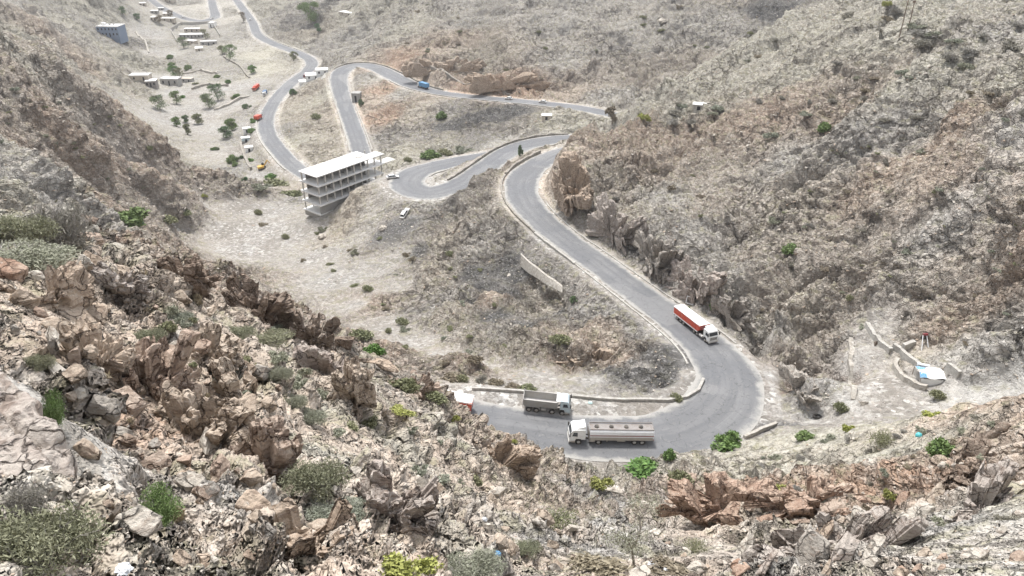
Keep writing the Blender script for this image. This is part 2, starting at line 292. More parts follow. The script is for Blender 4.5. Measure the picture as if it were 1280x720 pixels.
def worley(x, y, z, seed=0, box=False):
    """distances to the two nearest cell points, a random value and the offset to the nearest cell"""
    ix, fx = _fl(x); iy, fy = _fl(y); iz, fz = _fl(z)
    f1 = np.full(x.shape, 9., np.float32); f2 = f1.copy(); val = np.zeros_like(f1); gx = np.zeros_like(f1); gy = np.zeros_like(f1); gz = np.zeros_like(f1)
    for a in (-1, 0, 1):
        for b_ in (-1, 0, 1):
            for c_ in (-1, 0, 1):
                n = _h(ix + np.uint32(a % 4294967296), iy + np.uint32(b_ % 4294967296), iz + np.uint32(c_ % 4294967296), seed)
                k = np.float32(1 / 1023)
                dx = fx - a - (n & np.uint32(1023)).astype(np.float32) * k
                dy = fy - b_ - ((n >> np.uint32(10)) & np.uint32(1023)).astype(np.float32) * k
                dz = fz - c_ - ((n >> np.uint32(20)) & np.uint32(1023)).astype(np.float32) * k
                d = np.maximum(np.maximum(np.abs(dx), np.abs(dy)), np.abs(dz))**2 if box else dx * dx + dy * dy + dz * dz
                c = d < f1
                f2 = np.where(c, f1, np.minimum(f2, d)); f1 = np.where(c, d, f1)
                val = np.where(c, _u(n * np.uint32(2654435761) ^ (n >> np.uint32(7))), val)
                gx = np.where(c, dx, gx); gy = np.where(c, dy, gy); gz = np.where(c, dz, gz)
    return np.sqrt(f1), np.sqrt(f2), val, gx, gy, gz
def sstep(a, lo, hi):
    t = np.clip((a - lo) / (hi - lo), 0, 1)
    return t * t * (3 - 2 * t)

# ------------------------------------------------------------------ distance to roads
RD = np.full(Z.shape, 99., np.float32)      # distance beyond the road's edge
RZ = np.zeros(Z.shape, np.float32)
REACH = 22.0
LTH0, DTH = TH[0], TH[1] - TH[0]
LR0, DLR = math.log(RR[0]), math.log(RR[1] / RR[0])
def box_of(x, y, rad):
    r = math.hypot(x, y - OY); t = math.atan2(x, y - OY)
    i0 = int((math.log(max(r - rad, RR[0])) - LR0) / DLR); i1 = int((math.log(min(max(r + rad, RR[0] * 1.01), RR[-1])) - LR0) / DLR) + 2
    dt = rad / max(r, rad + 1)
    j0 = int((t - dt - LTH0) / DTH); j1 = int((t + dt - LTH0) / DTH) + 2
    return max(i0, 0), min(i1, NR), max(j0, 0), min(j1, NT)
def carve(L, RDa, RZa, reach):
    tg = np.gradient(L[:, :3], axis=0)
    ln = np.maximum(np.hypot(tg[:, 0], tg[:, 1]), 1e-4)
    for k in range(len(L)):
        i0, i1, j0, j1 = box_of(L[k, 0], L[k, 1], L[k, 3] + reach)
        if i1 <= i0 or j1 <= j0: continue
        dx = GX[i0:i1, j0:j1] - L[k, 0]; dy = GY[i0:i1, j0:j1] - L[k, 1]
        d = np.sqrt(dx * dx + dy * dy) - L[k, 3]
        s = RDa[i0:i1, j0:j1]
        m = d < s
        al = (dx * tg[k, 0] + dy * tg[k, 1]) / ln[k]
        zz = L[k, 2] + tg[k, 2] / ln[k] * np.clip(al, -1.5, 1.5)
        s[m] = d[m]
        RZa[i0:i1, j0:j1][m] = zz[m]
for L in LINES.values():
    carve(L, RD, RZ, REACH)
print('roads', time.time() - T0)

# ------------------------------------------------------------------ relief: ledges, gullies, blocks
ROUGH = ATT[..., 0]
DIST = np.hypot(GX, GY)
cell = None
# first the road benches are cut into the smooth land
bl = sstep(RD, 1.0, 7.0)
ZB = np.where(RD < 60, (RZ - .07) * (1 - bl) + Z * bl, Z).astype(np.float32)
# normals of the smooth land
def grad_normal(Zs):
    Pm = np.stack([GX, GY, Zs], -1)
    a = np.gradient(Pm, axis=0); b_ = np.gradient(Pm, axis=1)
    n = np.cross(b_, a); n /= np.maximum(np.linalg.norm(n, axis=-1), 1e-9)[..., None]
    return np.where(n[..., 2:3] < 0, -n, n).astype(np.float32)
NRM = grad_normal(Z)
cell = np.maximum(np.maximum(DIST * (TH[1] - TH[0]), DIST * 1.05 * math.log(RR[1] / RR[0]) / np.clip(NRM[..., 2], .3, 1)), 0.02).astype(np.float32)
rough = sstep(ROUGH, .12, .95)
farm = sstep(DIST, 25, 140)
side = sstep(GX + 0.05 * GY, -15, 25)
w1 = vnoise(GX / 31, GY / 31, 1, Z / 31); w2 = vnoise(GX / 9, GY / 9, 2, Z / 9); w3 = vnoise(GX / 29, GY / 29, 3, Z / 29); w4 = vnoise(GX / 8, GY / 8, 4, Z / 8)
wx = GX + 6 * w1 + 1.8 * w2; wy = GY + 6 * w3 + 1.8 * w4; wz = Z + 4 * w2
disp = np.zeros_like(Z)
def ridged(lam, seed, st=1.):
    return 1 - 2.2 * np.abs(vnoise(wx / lam, wy / lam * st, seed, wz / lam))
disp += farm * rough * (3.8 * ridged(48, 5) + 1.8 * ridged(21, 6) - .5 * ridged(8.5, 7) - .8)
# beds: ledges across a dipping direction
BL, BR = (.40, .90, .12), (-.55, .60, .72)
def led(per, amp, seed, sharp=.84):
    out = 0
    for (ax, ay, az), wgt, sd in ((BL, 1 - side, seed), (BR, side, seed + 1)):
        s = (wx * ax + wy * ay + wz * az) / per + 0.5 * vnoise(wx / (per * 3.1), wy / (per * 3.1), sd)
        fl = np.floor(s); f = s - fl
        saw = np.where(f < sharp, f / sharp, (1 - f) / (1 - sharp)) - .5
        layer = _u(_h(fl.astype(np.int32).astype(np.uint32), np.uint32(3), np.uint32(5), sd))
        out = out + wgt * amp * saw * (.35 + 1.3 * layer)
    return out
fm = farm * rough
m1 = .25 + .75 * sstep(vnoise(GX / 23, GY / 23, 33, Z / 23), -.3, .3)
disp += fm * m1 * (led(13.0, 4.4, 20) + led(5.2, 1.9, 30)) + rough * sstep(DIST, 10, 60) * led(1.9, .35, 40)
disp += rough * sstep(DIST, 25, 40) * (1 - sstep(DIST, 105, 130)) * side * led(3.0, 1.5, 44)
# blocks
def sub(fn, mask):
    """evaluate a costly pattern only on the rows that need it"""
    rows = np.nonzero(mask.max(axis=1) > .01)[0]
    out = np.zeros_like(Z)
    if len(rows):
        a, b_ = rows[0], rows[-1] + 1
        out[a:b_] = fn(slice(a, b_))
    return out * mask
def blocks(lx, ly, lz, seed, ca, cb, cc):
    def fn(r_):
        a_ = wx[r_] * .8 + wz[r_] * .6; b_ = wz[r_] * .8 - wx[r_] * .6
        f1, f2, v, gx, gy, gz = worley(a_ / lx, wy[r_] / ly, b_ / lz, seed, True)
        return ca * (v - .5) - cb * gx * 1.0 + cb * .3 * gy + cc * (sstep(f2 - f1, 0, .22) - 1)
    return fn
disp += sub(blocks(8.5, 7.0, 5.0, 8, 2.6, .4, 1.0), fm * m1)
disp += sub(blocks(4.2, 3.6, 2.6, 18, .8, .25, .45), fm)
disp += sub(blocks(2.1, 1.8, 1.4, 9, .5, .2, .25), rough * sstep(DIST, 14, 60))
# fine grain
nm = 0.22 + .78 * rough
for lam, amp, sd in ((4.4, .34, 10), (2.1, .26, 11), (1.0, .2, 12), (.5, .13, 13), (.25, .05, 14), (.12, .025, 15)):
    ok = sstep(lam / cell, 2.0, 4.0)
    disp += sub(lambda r_: amp * 1.15 * (2.2 * np.abs(vnoise(wx[r_] / lam + sd, wy[r_] / lam, sd, wz[r_] / lam)) - .6), nm * ok * ((.35 + .65 * sstep(DIST, 35, 90)) if lam > .4 else 1.0))
# near blocky outcrops: dipping joint blocks, 0.4 - 2.6 m
nearb = (1 - sstep(DIST, 75, 120)) * sstep(ROUGH, .45, .8)
patch = sstep(vnoise(GX / 7, GY / 7, 50) + .35 * vnoise(GX / 2.6, GY / 2.6, 51), -.25, .25)
for lam, amp, sd, st in ((3.4, 1.0, 59, 1.2), (1.7, .6, 60, 1.25), (.75, .22, 61, 1.3), (.34, .085, 62, 1.2)):
    def fn(r_):
        x_, y_, z_2 = GX[r_], GY[r_], Z[r_]
        sx = (x_ * .80 - y_ * .25 + z_2 * .5) / lam; sy = (x_ * .2 + y_ * .95) / (lam * st); sz = (-x_ * .5 + z_2 * .85) / (lam * .8)
        sx = sx + .08 * vnoise(x_ / lam, y_ / lam, sd + 10); sy = sy + .08 * vnoise(x_ / lam, y_ / lam, sd + 11)
        f1, f2, v, gx, gy, gz = worley(sx, sy, sz, sd, True)
        return amp * (v - .5) * 1.7 - amp * .25 * gx + amp * .15 * gy + amp * .45 * (sstep(f2 - f1, 0, .10) - 1)
    ok = sstep(lam / cell, 2.5, 6) * (sstep(DIST, 6, 16) if lam > 2 else 1.0)
    disp += sub(fn, nearb * patch * ok)
disp *= sstep(RD, 1.0, 6.0) * (.5 + .5 * sstep(ROUGH, .1, .3))
flatm = sstep(RD, .8, 3.5)
disp += .09 * flatm * (1 - bl) * vnoise(GX / 1.3, GY / 1.3, 70) * np.minimum(1, (1.3 / cell) / 3)
# displacement along the normal of the land; close to roads straight up
nb = sstep(RD, 3, 12)[..., None]
ND = NRM * nb + np.array([0, 0, 1], np.float32) * (1 - nb)
ND[..., 0:2] *= sstep(disp * 0 + DIST, 4, 10)[..., None]
BED = ((wx * BL[0] + wy * BL[1] + wz * BL[2]) * (1 - side) + (wx * BR[0] + wy * BR[1] + wz * BR[2]) * side).astype(np.float32)
PX = GX + ND[..., 0] * disp; PY = GY + ND[..., 1] * disp; Z = ZB + ND[..., 2] * disp
print('relief', time.time() - T0)
# ------------------------------------------------------------------ ground lookups
def hz(x, y):
    ok, p, n, k = terrain.ray_cast((x, y, 400.0), (0, 0, -1))
    return p.z if ok else 0.0
def hit(u, v):
    """first ground point along the line of sight through photo pixel (u, v)"""
    q_ = Vector(P(u, v, 1.0)).normalized()
    ok, p, n, k = terrain.ray_cast(q_ * 1.0, q_)
    if not ok: print('MISS', u, v); return Vector(P(u, v, 500))
    return p.copy()
def hitn(u, v):
    q_ = Vector(P(u, v, 1.0)).normalized()
    ok, p, n, k = terrain.ray_cast(q_ * 1.0, q_)
    return p.copy(), n.copy()
def depth(p):
    return p[1] * C_ - p[2] * S_
def proj(p):
    d = depth(p); return 640 + F * p[0] / d, 360 + F * (-(p[1] * S_ + p[2] * C_)) / d, d

# ------------------------------------------------------------------ materials
def new_mat(name):
    m = bpy.data.materials.new(name); m.use_nodes = True
    nt = m.node_tree; nt.nodes.clear()
    out = nt.nodes.new('ShaderNodeOutputMaterial'); bs = nt.nodes.new('ShaderNodeBsdfPrincipled')
    nt.links.new(bs.outputs[0], out.inputs[0])
    bs.inputs['Specular IOR Level'].default_value = .25
    return m, nt, bs
class NB:
    def __init__(s, nt): s.nt = nt
    def n(s, t, **kw):
        o = s.nt.nodes.new(t)
        for k, v in kw.items(): setattr(o, k, v)
        return o
    def l(s, a, b): s.nt.links.new(a, b)
    def noise(s, vec, scale, detail=4, rough=.55, dist=0):
        o = s.n('ShaderNodeTexNoise'); o.inputs['Scale'].default_value = scale; o.inputs['Detail'].default_value = detail
        o.inputs['Roughness'].default_value = rough; o.inputs['Distortion'].default_value = dist
        if vec is not None: s.l(vec, o.inputs['Vector'])
        return o.outputs[0]
    def vor(s, vec, scale, feat='F1', out='Distance'):
        o = s.n('ShaderNodeTexVoronoi', feature=feat); o.inputs['Scale'].default_value = scale
        s.l(vec, o.inputs['Vector']); return o.outputs[out]
    def math(s, op, a, b=0., c=None, clamp=False):
        o = s.n('ShaderNodeMath', operation=op, use_clamp=clamp)
        for i, x in enumerate((a, b, c)):
            if x is None: continue
            if isinstance(x, (int, float)): o.inputs[i].default_value = x
            else: s.l(x, o.inputs[i])
        return o.outputs[0]
    def ramp(s, f, lo, hi, a=0., b=1.):
        o = s.n('ShaderNodeMapRange', interpolation_type='SMOOTHSTEP')
        s.l(f, o.inputs[0]); o.inputs[1].default_value = lo; o.inputs[2].default_value = hi; o.inputs[3].default_value = a; o.inputs[4].default_value = b
        return o.outputs[0]
    def mix(s, f, a, b, blend='MIX'):
        o = s.n('ShaderNodeMix', data_type='RGBA', blend_type=blend)
        if isinstance(f, (int, float)): o.inputs[0].default_value = f
        else: s.l(f, o.inputs[0])
        for i, x in ((6, a), (7, b)):
            if isinstance(x, tuple): o.inputs[i].default_value = (*x, 1)
            else: s.l(x, o.inputs[i])
        return o.outputs[2]
    def obj(s):
        return s.n('ShaderNodeNewGeometry').outputs['Position']
    def map(s, vec, scale=(1, 1, 1), rot=(0, 0, 0)):
        o = s.n('ShaderNodeMapping'); o.inputs['Scale'].default_value = scale; o.inputs['Rotation'].default_value = rot
        s.l(vec, o.inputs[0]); return o.outputs[0]
    def bump(s, h, strength, dist, normal=None):
        o = s.n('ShaderNodeBump'); o.inputs['Strength'].default_value = strength; o.inputs['Distance'].default_value = dist
        s.l(h, o.inputs['Height'])
        if normal is not None: s.l(normal, o.inputs['Normal'])
        return o.outputs[0]

def terrain_material():
    m, nt, bs = new_mat('rock_and_gravel'); q = NB(nt)
    pos = q.obj()
    att = q.n('ShaderNodeAttribute', attribute_name='tone').outputs['Color']
    rgh = q.n('ShaderNodeAttribute', attribute_name='rough').outputs['Fac']
    nz = q.n('ShaderNodeNewGeometry').outputs['Normal']
    # mottling at many sizes
    a1 = q.noise(pos, .035, 5, .6)
    a2 = q.noise(pos, .22, 4, .65, .4)
    a3 = q.noise(pos, 1.3, 4, .7, .3)
    a4 = q.noise(pos, 6.5, 2, .7)
    col = att
    col = q.mix(q.ramp(a1, .35, .68, 0, .55), col, q.mix(.5, att, (.40, .30, .22)))
    col = q.mix(q.ramp(a2, .50, .66, 0, .75), col, q.mix(.35, att, (.21, .195, .17)))
    col = q.mix(q.ramp(a2, .46, .32, 0, .7), col, q.mix(.5, att, (.55, .50, .42)))
    # streaky bedding
    st = q.map(pos, (.75, .65, 1.5), (R(28), R(-38), R(10)))
    s1 = q.noise(st, 1.1, 3, .7, .8)
    s2 = q.noise(st, .28, 3, .7)
    rk = q.ramp(rgh, .25, .7, 0, 1)
    col = q.mix(q.math('MULTIPLY', q.ramp(s1, .53, .63, 0, .8), rk), col, q.mix(.55, att, (.12, .09, .07)))
    col = q.mix(q.math('MULTIPLY', q.ramp(s1, .44, .36, 0, .8), rk), col, q.mix(.45, att, (.64, .58, .49)))
    col = q.mix(q.math('MULTIPLY', q.ramp(s2, .54, .64, 0, .6), rk), col, q.mix(.5, att, (.34, .23, .165)))
    # colour bands of the beds
    bd = q.n('ShaderNodeAttribute', attribute_name='bed').outputs['Fac']
    bw = q.math('ADD', bd, q.math('MULTIPLY', a2, 2.4))
    def band(fr, det):
        o = q.n('ShaderNodeTexNoise', noise_dimensions='1D'); o.inputs['Scale'].default_value = fr; o.inputs['Detail'].default_value = det; o.inputs['Roughness'].default_value = .7
        q.l(bw, o.inputs['W']); return o.outputs[0]
    g1, g2 = band(.11, 3), band(.7, 4)
    pm = q.math('MULTIPLY', q.ramp(q.noise(pos, .06, 4, .6), .38, .58, .25, 1), rk)
    col = q.mix(q.math('MULTIPLY', q.ramp(g1, .52, .60, 0, .65), pm), col, q.mix(.4, att, (.17, .125, .10)))
    col = q.mix(q.math('MULTIPLY', q.ramp(g1, .46, .38, 0, .6), pm), col, q.mix(.45, att, (.56, .50, .43)))
    col = q.mix(q.math('MULTIPLY', q.ramp(g2, .54, .62, 0, .75), pm), col, q.mix(.5, att, (.11, .085, .07)))
    col = q.mix(q.math('MULTIPLY', q.ramp(g2, .45, .37, 0, .65), pm), col, q.mix(.4, att, (.64, .58, .50)))
    # scattered stones, light and dark
    vs = q.n('ShaderNodeTexVoronoi', feature='F1'); vs.inputs['Scale'].default_value = 2.3; q.l(pos, vs.inputs['Vector'])
    sep = q.n('ShaderNodeSeparateColor'); q.l(vs.outputs['Color'], sep.inputs[0])
    col = q.mix(q.ramp(sep.outputs[0], .72, .95, 0, .75), col, q.mix(.4, att, (.66, .62, .55)))
    col = q.mix(q.ramp(sep.outputs[1], .76, .95, 0, .7), col, q.mix(.5, att, (.12, .105, .09)))
    vs2 = q.n('ShaderNodeTexVoronoi', feature='F1'); vs2.inputs['Scale'].default_value = .75; q.l(pos, vs2.inputs['Vector'])
    sep2 = q.n('ShaderNodeSeparateColor'); q.l(vs2.outputs['Color'], sep2.inputs[0])
    col = q.mix(q.ramp(sep2.outputs[0], .78, .97, 0, .6), col, q.mix(.5, att, (.62, .57, .50)))
    col = q.mix(q.ramp(sep2.outputs[1], .75, .97, 0, .6), col, q.mix(.5, att, (.15, .13, .11)))
    col = q.mix(q.ramp(a4, .35, .7, 0, .35), col, q.mix(.6, att, (.2, .17, .14)))
    col = q.mix(q.ramp(a3, .52, .66, 0, .6), col, q.mix(.6, att, (.11, .095, .08)))
    col = q.mix(q.ramp(a3, .46, .34, 0, .6), col, q.mix(.5, att, (.66, .63, .57)))
    # thin dry scrub and soil on the gentler ground
    sx = q.n('ShaderNodeSeparateXYZ'); q.l(nz, sx.inputs[0])
    g = q.math('MULTIPLY', q.ramp(sx.outputs[2], .55, .85, 0, 1), q.ramp(q.noise(pos, .5, 5, .7), .48, .62, 0, .6))
    g = q.math('MULTIPLY', g, q.ramp(rgh, .15, .4, 0, 1))
    col = q.mix(g, col, (.27, .255, .165))
    c2 = q.n('ShaderNodeTexVoronoi', feature='DISTANCE_TO_EDGE'); c2.inputs['Scale'].default_value = .24
    d2 = q.n('ShaderNodeVectorMath', operation='MULTIPLY_ADD'); e2 = q.n('ShaderNodeTexNoise'); e2.inputs['Scale'].default_value = .3; e2.inputs['Detail'].default_value = 6; e2.inputs['Roughness'].default_value = .65
    q.l(pos, e2.inputs['Vector']); q.l(e2.outputs['Color'], d2.inputs[0]); d2.inputs[1].default_value = (5, 5, 5); q.l(pos, d2.inputs[2]); q.l(d2.outputs[0], c2.inputs['Vector'])
    crk = q.math('MULTIPLY', q.math('MULTIPLY', q.ramp(c2.outputs['Distance'], .0, .07, 1, 0), rk), q.ramp(q.noise(pos, .045, 3, .6), .42, .58))
    col = q.mix(q.math('MULTIPLY', crk, .45), col, (.085, .07, .058))
    # gravel washes in the stream bed: pale braids and darker pebble bars
    fl = q.ramp(rgh, .12, .4, 1, 0)
    br = q.noise(q.map(pos, (1, .45, 1), (0, 0, R(22))), .11, 8, .74, 1.2)
    col = q.mix(q.math('MULTIPLY', q.ramp(br, .50, .60, 0, .8), fl), col, (.24, .22, .19))
    col = q.mix(q.math('MULTIPLY', q.ramp(br, .46, .38, 0, .6), fl), col, (.44, .43, .41))
    vs3 = q.n('ShaderNodeTexVoronoi', feature='F1'); vs3.inputs['Scale'].default_value = 1.25; q.l(pos, vs3.inputs['Vector'])
    sep3 = q.n('ShaderNodeSeparateColor'); q.l(vs3.outputs['Color'], sep3.inputs[0])
    col = q.mix(q.math('MULTIPLY', q.ramp(sep3.outputs[0], .70, .98, 0, .75), fl), col, (.60, .58, .54))
    col = q.mix(q.math('MULTIPLY', q.ramp(sep3.outputs[1], .72, .98, 0, .75), fl), col, (.17, .155, .135))
    fan = q.noise(pos, .055, 7, .7, .6)
    col = q.mix(q.math('MULTIPLY', q.ramp(fan, .49, .60, 0, .55), fl), col, (.235, .21, .18))
    se = q.n('ShaderNodeSeparateColor'); q.l(att, se.inputs[0])
    dk = q.ramp(se.outputs[0], .12, .24, .72, 0)
    col = q.mix(dk, col, q.mix(q.ramp(sep.outputs[2], .8, .95), att, (.3, .29, .28)))
    q.l(col, bs.inputs['Base Color'])
    bs.inputs['Roughness'].default_value = .93
    bs.inputs['Specular IOR Level'].default_value = .12
    h = q.math('ADD', q.math('MULTIPLY', a3, .5), q.math('MULTIPLY', a4, .12))
    h = q.math('ADD', h, q.math('MULTIPLY', s1, .6))
    ck = q.n('ShaderNodeTexVoronoi', feature='DISTANCE_TO_EDGE'); ck.inputs['Scale'].default_value = .85
    dv = q.n('ShaderNodeVectorMath', operation='MULTIPLY_ADD'); dn = q.n('ShaderNodeTexNoise'); dn.inputs['Scale'].default_value = .9; dn.inputs['Detail'].default_value = 4
    q.l(pos, dn.inputs['Vector']); q.l(dn.outputs['Color'], dv.inputs[0]); dv.inputs[1].default_value = (1.6, 1.6, 1.6); q.l(pos, dv.inputs[2])
    q.l(dv.outputs[0], ck.inputs['Vector'])
    h = q.math('ADD', h, q.math('MULTIPLY', q.math('MULTIPLY', q.ramp(ck.outputs['Distance'], 0, .13), .45), rk))
    h = q.math('ADD', h, q.math('MULTIPLY', q.math('MULTIPLY', g2, pm), 1.6))
    h = q.math('SUBTRACT', h, q.math('MULTIPLY', crk, 1.2))
    b1 = q.bump(h, 1.0, .75)
    vb = q.vor(pos, 2.3)
    b2 = q.bump(vb, .5, .16, b1)
    vb3 = q.vor(q.map(pos, (1, 1, 1.4), (R(20), R(-30), 0)), 7.0)
    b3 = q.bump(vb3, .5, .05, b2)
    q.l(b3, bs.inputs['Normal'])
    return m
MAT_T = terrain_material()

# ------------------------------------------------------------------ tags
def tag(o, label=None, cat=None, group=None, kind=None):
    if label: o['label'] = label
    if cat: o['category'] = cat
    if group: o['group'] = group
    if kind: o['kind'] = kind
    return o
def mesh_obj(name, verts, faces, mat, parent=None, smooth=False):
    me = bpy.data.meshes.new(name); me.from_pydata(verts, [], faces)
    if mat is not None: me.materials.append(mat)
    if smooth: me.shade_smooth()
    o = bpy.data.objects.new(name, me); COL.objects.link(o)
    if parent is not None: o.parent = parent
    return o
def np_obj(name, co, quads, mat, tris=None, parent=None, smooth=False):
    me = bpy.data.meshes.new(name)
    me.vertices.add(len(co)); me.vertices.foreach_set('co', np.ascontiguousarray(co, np.float32).ravel())
    k = quads.shape[1]
    me.loops.add(quads.size); me.loops.foreach_set('vertex_index', np.ascontiguousarray(quads, np.int32).ravel())
    me.polygons.add(len(quads)); me.polygons.foreach_set('loop_start', np.arange(0, quads.size, k, dtype=np.int32))
    me.polygons.foreach_set('use_smooth', np.full(len(quads), smooth))
    me.update(calc_edges=True)
    if isinstance(mat, (list, tuple)):
        for m_ in mat: me.materials.append(m_)
    else: me.materials.append(mat)
    o = bpy.data.objects.new(name, me); COL.objects.link(o)
    if parent is not None: o.parent = parent
    return o

co = np.stack([PX.ravel(), PY.ravel(), Z.ravel()], 1)
ii = np.arange(NR - 1)[:, None] * NT + np.arange(NT - 1)[None]
quads = np.stack([ii, ii + 1, ii + NT + 1, ii + NT], -1).reshape(-1, 4)[:, ::-1]
terrain = np_obj('terrain', co, quads, MAT_T, smooth=True)
tag(terrain, kind='structure')
me = terrain.data
ca = me.color_attributes.new('tone', 'FLOAT_COLOR', 'POINT')
buf = np.ones((NR * NT, 4), np.float32); buf[:, :3] = ATT[..., 1:4].reshape(-1, 3)
ca.data.foreach_set('color', buf.ravel())
fa = me.attributes.new('rough', 'FLOAT', 'POINT')
fa.data.foreach_set('value', (ROUGH * sstep(RD, 0, 4)).astype(np.float32).ravel())
be = me.attributes.new('bed', 'FLOAT', 'POINT'); be.data.foreach_set('value', BED.ravel())
print('mesh', time.time() - T0)

# ------------------------------------------------------------------ road sheets
def asphalt_material():
    m, nt, bs = new_mat('worn_asphalt'); q = NB(nt)
    pos = q.obj()
    uv = q.n('ShaderNodeUVMap', uv_map='UVMap').outputs[0]
    a = q.noise(pos, .08, 4, .6); b_ = q.noise(pos, 1.1, 5, .7); c = q.noise(pos, 14, 3, .6)
    col = q.mix(q.ramp(a, .4, .62), (.138, .141, .147), (.19, .19, .19))
    sp = q.n('ShaderNodeSeparateXYZ'); q.l(uv, sp.inputs[0])
    # tyre-polished lanes run along the road
    w = q.math('SINE', q.math('MULTIPLY', sp.outputs[0], 4 * math.pi * 2))
    col = q.mix(q.ramp(w, -.6, .9, 0, .38), col, (.105, .108, .113))
    lon = q.n('ShaderNodeCombineXYZ'); q.l(q.math('MULTIPLY', sp.outputs[0], 16.), lon.inputs[0]); q.l(q.math('MULTIPLY', sp.outputs[1], .06), lon.inputs[1])
    col = q.mix(q.ramp(q.noise(lon.outputs[0], 1., 5, .7), .45, .65, 0, .5), col, (.11, .112, .117))
    col = q.mix(q.ramp(b_, .55, .72, 0, .45), col, (.28, .275, .26))
    pc = q.n('ShaderNodeCombineXYZ'); q.l(q.math('MULTIPLY', sp.outputs[0], 2.), pc.inputs[0]); q.l(q.math('MULTIPLY', sp.outputs[1], .055), pc.inputs[1])
    pv = q.n('ShaderNodeTexVoronoi', feature='F1', distance='CHEBYCHEV'); pv.inputs['Scale'].default_value = 1.0; q.l(pc.outputs[0], pv.inputs['Vector'])
    ps = q.n('ShaderNodeSeparateColor'); q.l(pv.outputs['Color'], ps.inputs[0])
    col = q.mix(q.ramp(ps.outputs[0], .55, .6, 0, .35), col, (.115, .117, .122))
    col = q.mix(q.ramp(ps.outputs[1], .72, .76, 0, .3), col, (.27, .265, .255))
    cv = q.n('ShaderNodeTexVoronoi', feature='DISTANCE_TO_EDGE'); cv.inputs['Scale'].default_value = .42; cn = q.n('ShaderNodeTexNoise'); cn.inputs['Scale'].default_value = .8; cn.inputs['Detail'].default_value = 5; q.l(pos, cn.inputs['Vector'])
    cm = q.n('ShaderNodeVectorMath', operation='MULTIPLY_ADD'); q.l(cn.outputs['Color'], cm.inputs[0]); cm.inputs[1].default_value = (1.5, 1.5, 1.5); q.l(pos, cm.inputs[2]); q.l(cm.outputs[0], cv.inputs['Vector'])
    col = q.mix(q.math('MULTIPLY', q.ramp(cv.outputs['Distance'], .0, .035, .75, 0), q.ramp(b_, .42, .55)), col, (.06, .06, .06))
    # dust along the edges
    e = q.math('ABSOLUTE', q.math('SUBTRACT', sp.outputs[0], .5))
    e = q.math('ADD', e, q.math('MULTIPLY', q.math('SUBTRACT', q.noise(pos, .4, 6, .7), .5), .30))
    col = q.mix(q.ramp(e, .37, .49, 0, .95), col, (.36, .345, .315))
    col = q.mix(q.math('MULTIPLY', c, .25), col, (.18, .176, .172))
    q.l(col, bs.inputs['Base Color'])
    q.l(q.ramp(a, .3, .7, .62, .8), bs.inputs['Roughness'])
    q.l(q.bump(c, .3, .02), bs.inputs['Normal'])
    return m
MAT_A = asphalt_material()
def road_sheet(name, L):
    NC = 9
    tg = np.gradient(L[:, :2], axis=0); tg /= np.maximum(np.linalg.norm(tg, axis=1), 1e-5)[:, None]
    nr = np.stack([tg[:, 1], -tg[:, 0]], 1)
    n = len(L); vs = np.zeros((n, NC, 3))
    s = np.concatenate([[0], np.cumsum(np.linalg.norm(np.diff(L[:, :2], axis=0), axis=1))])
    for c in range(NC):
        k = c / (NC - 1) * 2 - 1
        wob = .28 * np.sin(s * .37 + c) * np.sin(s * .11 + 2 * c) if c in (0, NC - 1) else 0
        vs[:, c, 0] = L[:, 0] + nr[:, 0] * (k * L[:, 3] + wob)
        vs[:, c, 1] = L[:, 1] + nr[:, 1] * (k * L[:, 3] + wob)
        vs[:, c, 2] = L[:, 2] + .05 * (1 - k * k)
    i = np.arange(n - 1)[:, None] * NC + np.arange(NC - 1)[None]
    qd = np.stack([i, i + 1, i + NC + 1, i + NC], -1).reshape(-1, 4)
    o = np_obj(name, vs.reshape(-1, 3), qd[:, ::-1], MAT_A, smooth=True)
    uvl = o.data.uv_layers.new(name='UVMap')
    vi = np.zeros(len(o.data.loops), np.int32); o.data.loops.foreach_get('vertex_index', vi)
    uvs = np.stack([(vi % NC) / (NC - 1), s[vi // NC]], 1)
    uvl.data.foreach_set('uv', uvs.astype(np.float32).ravel())
    tag(o, kind='structure')
    return o
for nme, L in LINES.items():
    road_sheet(nme, L)
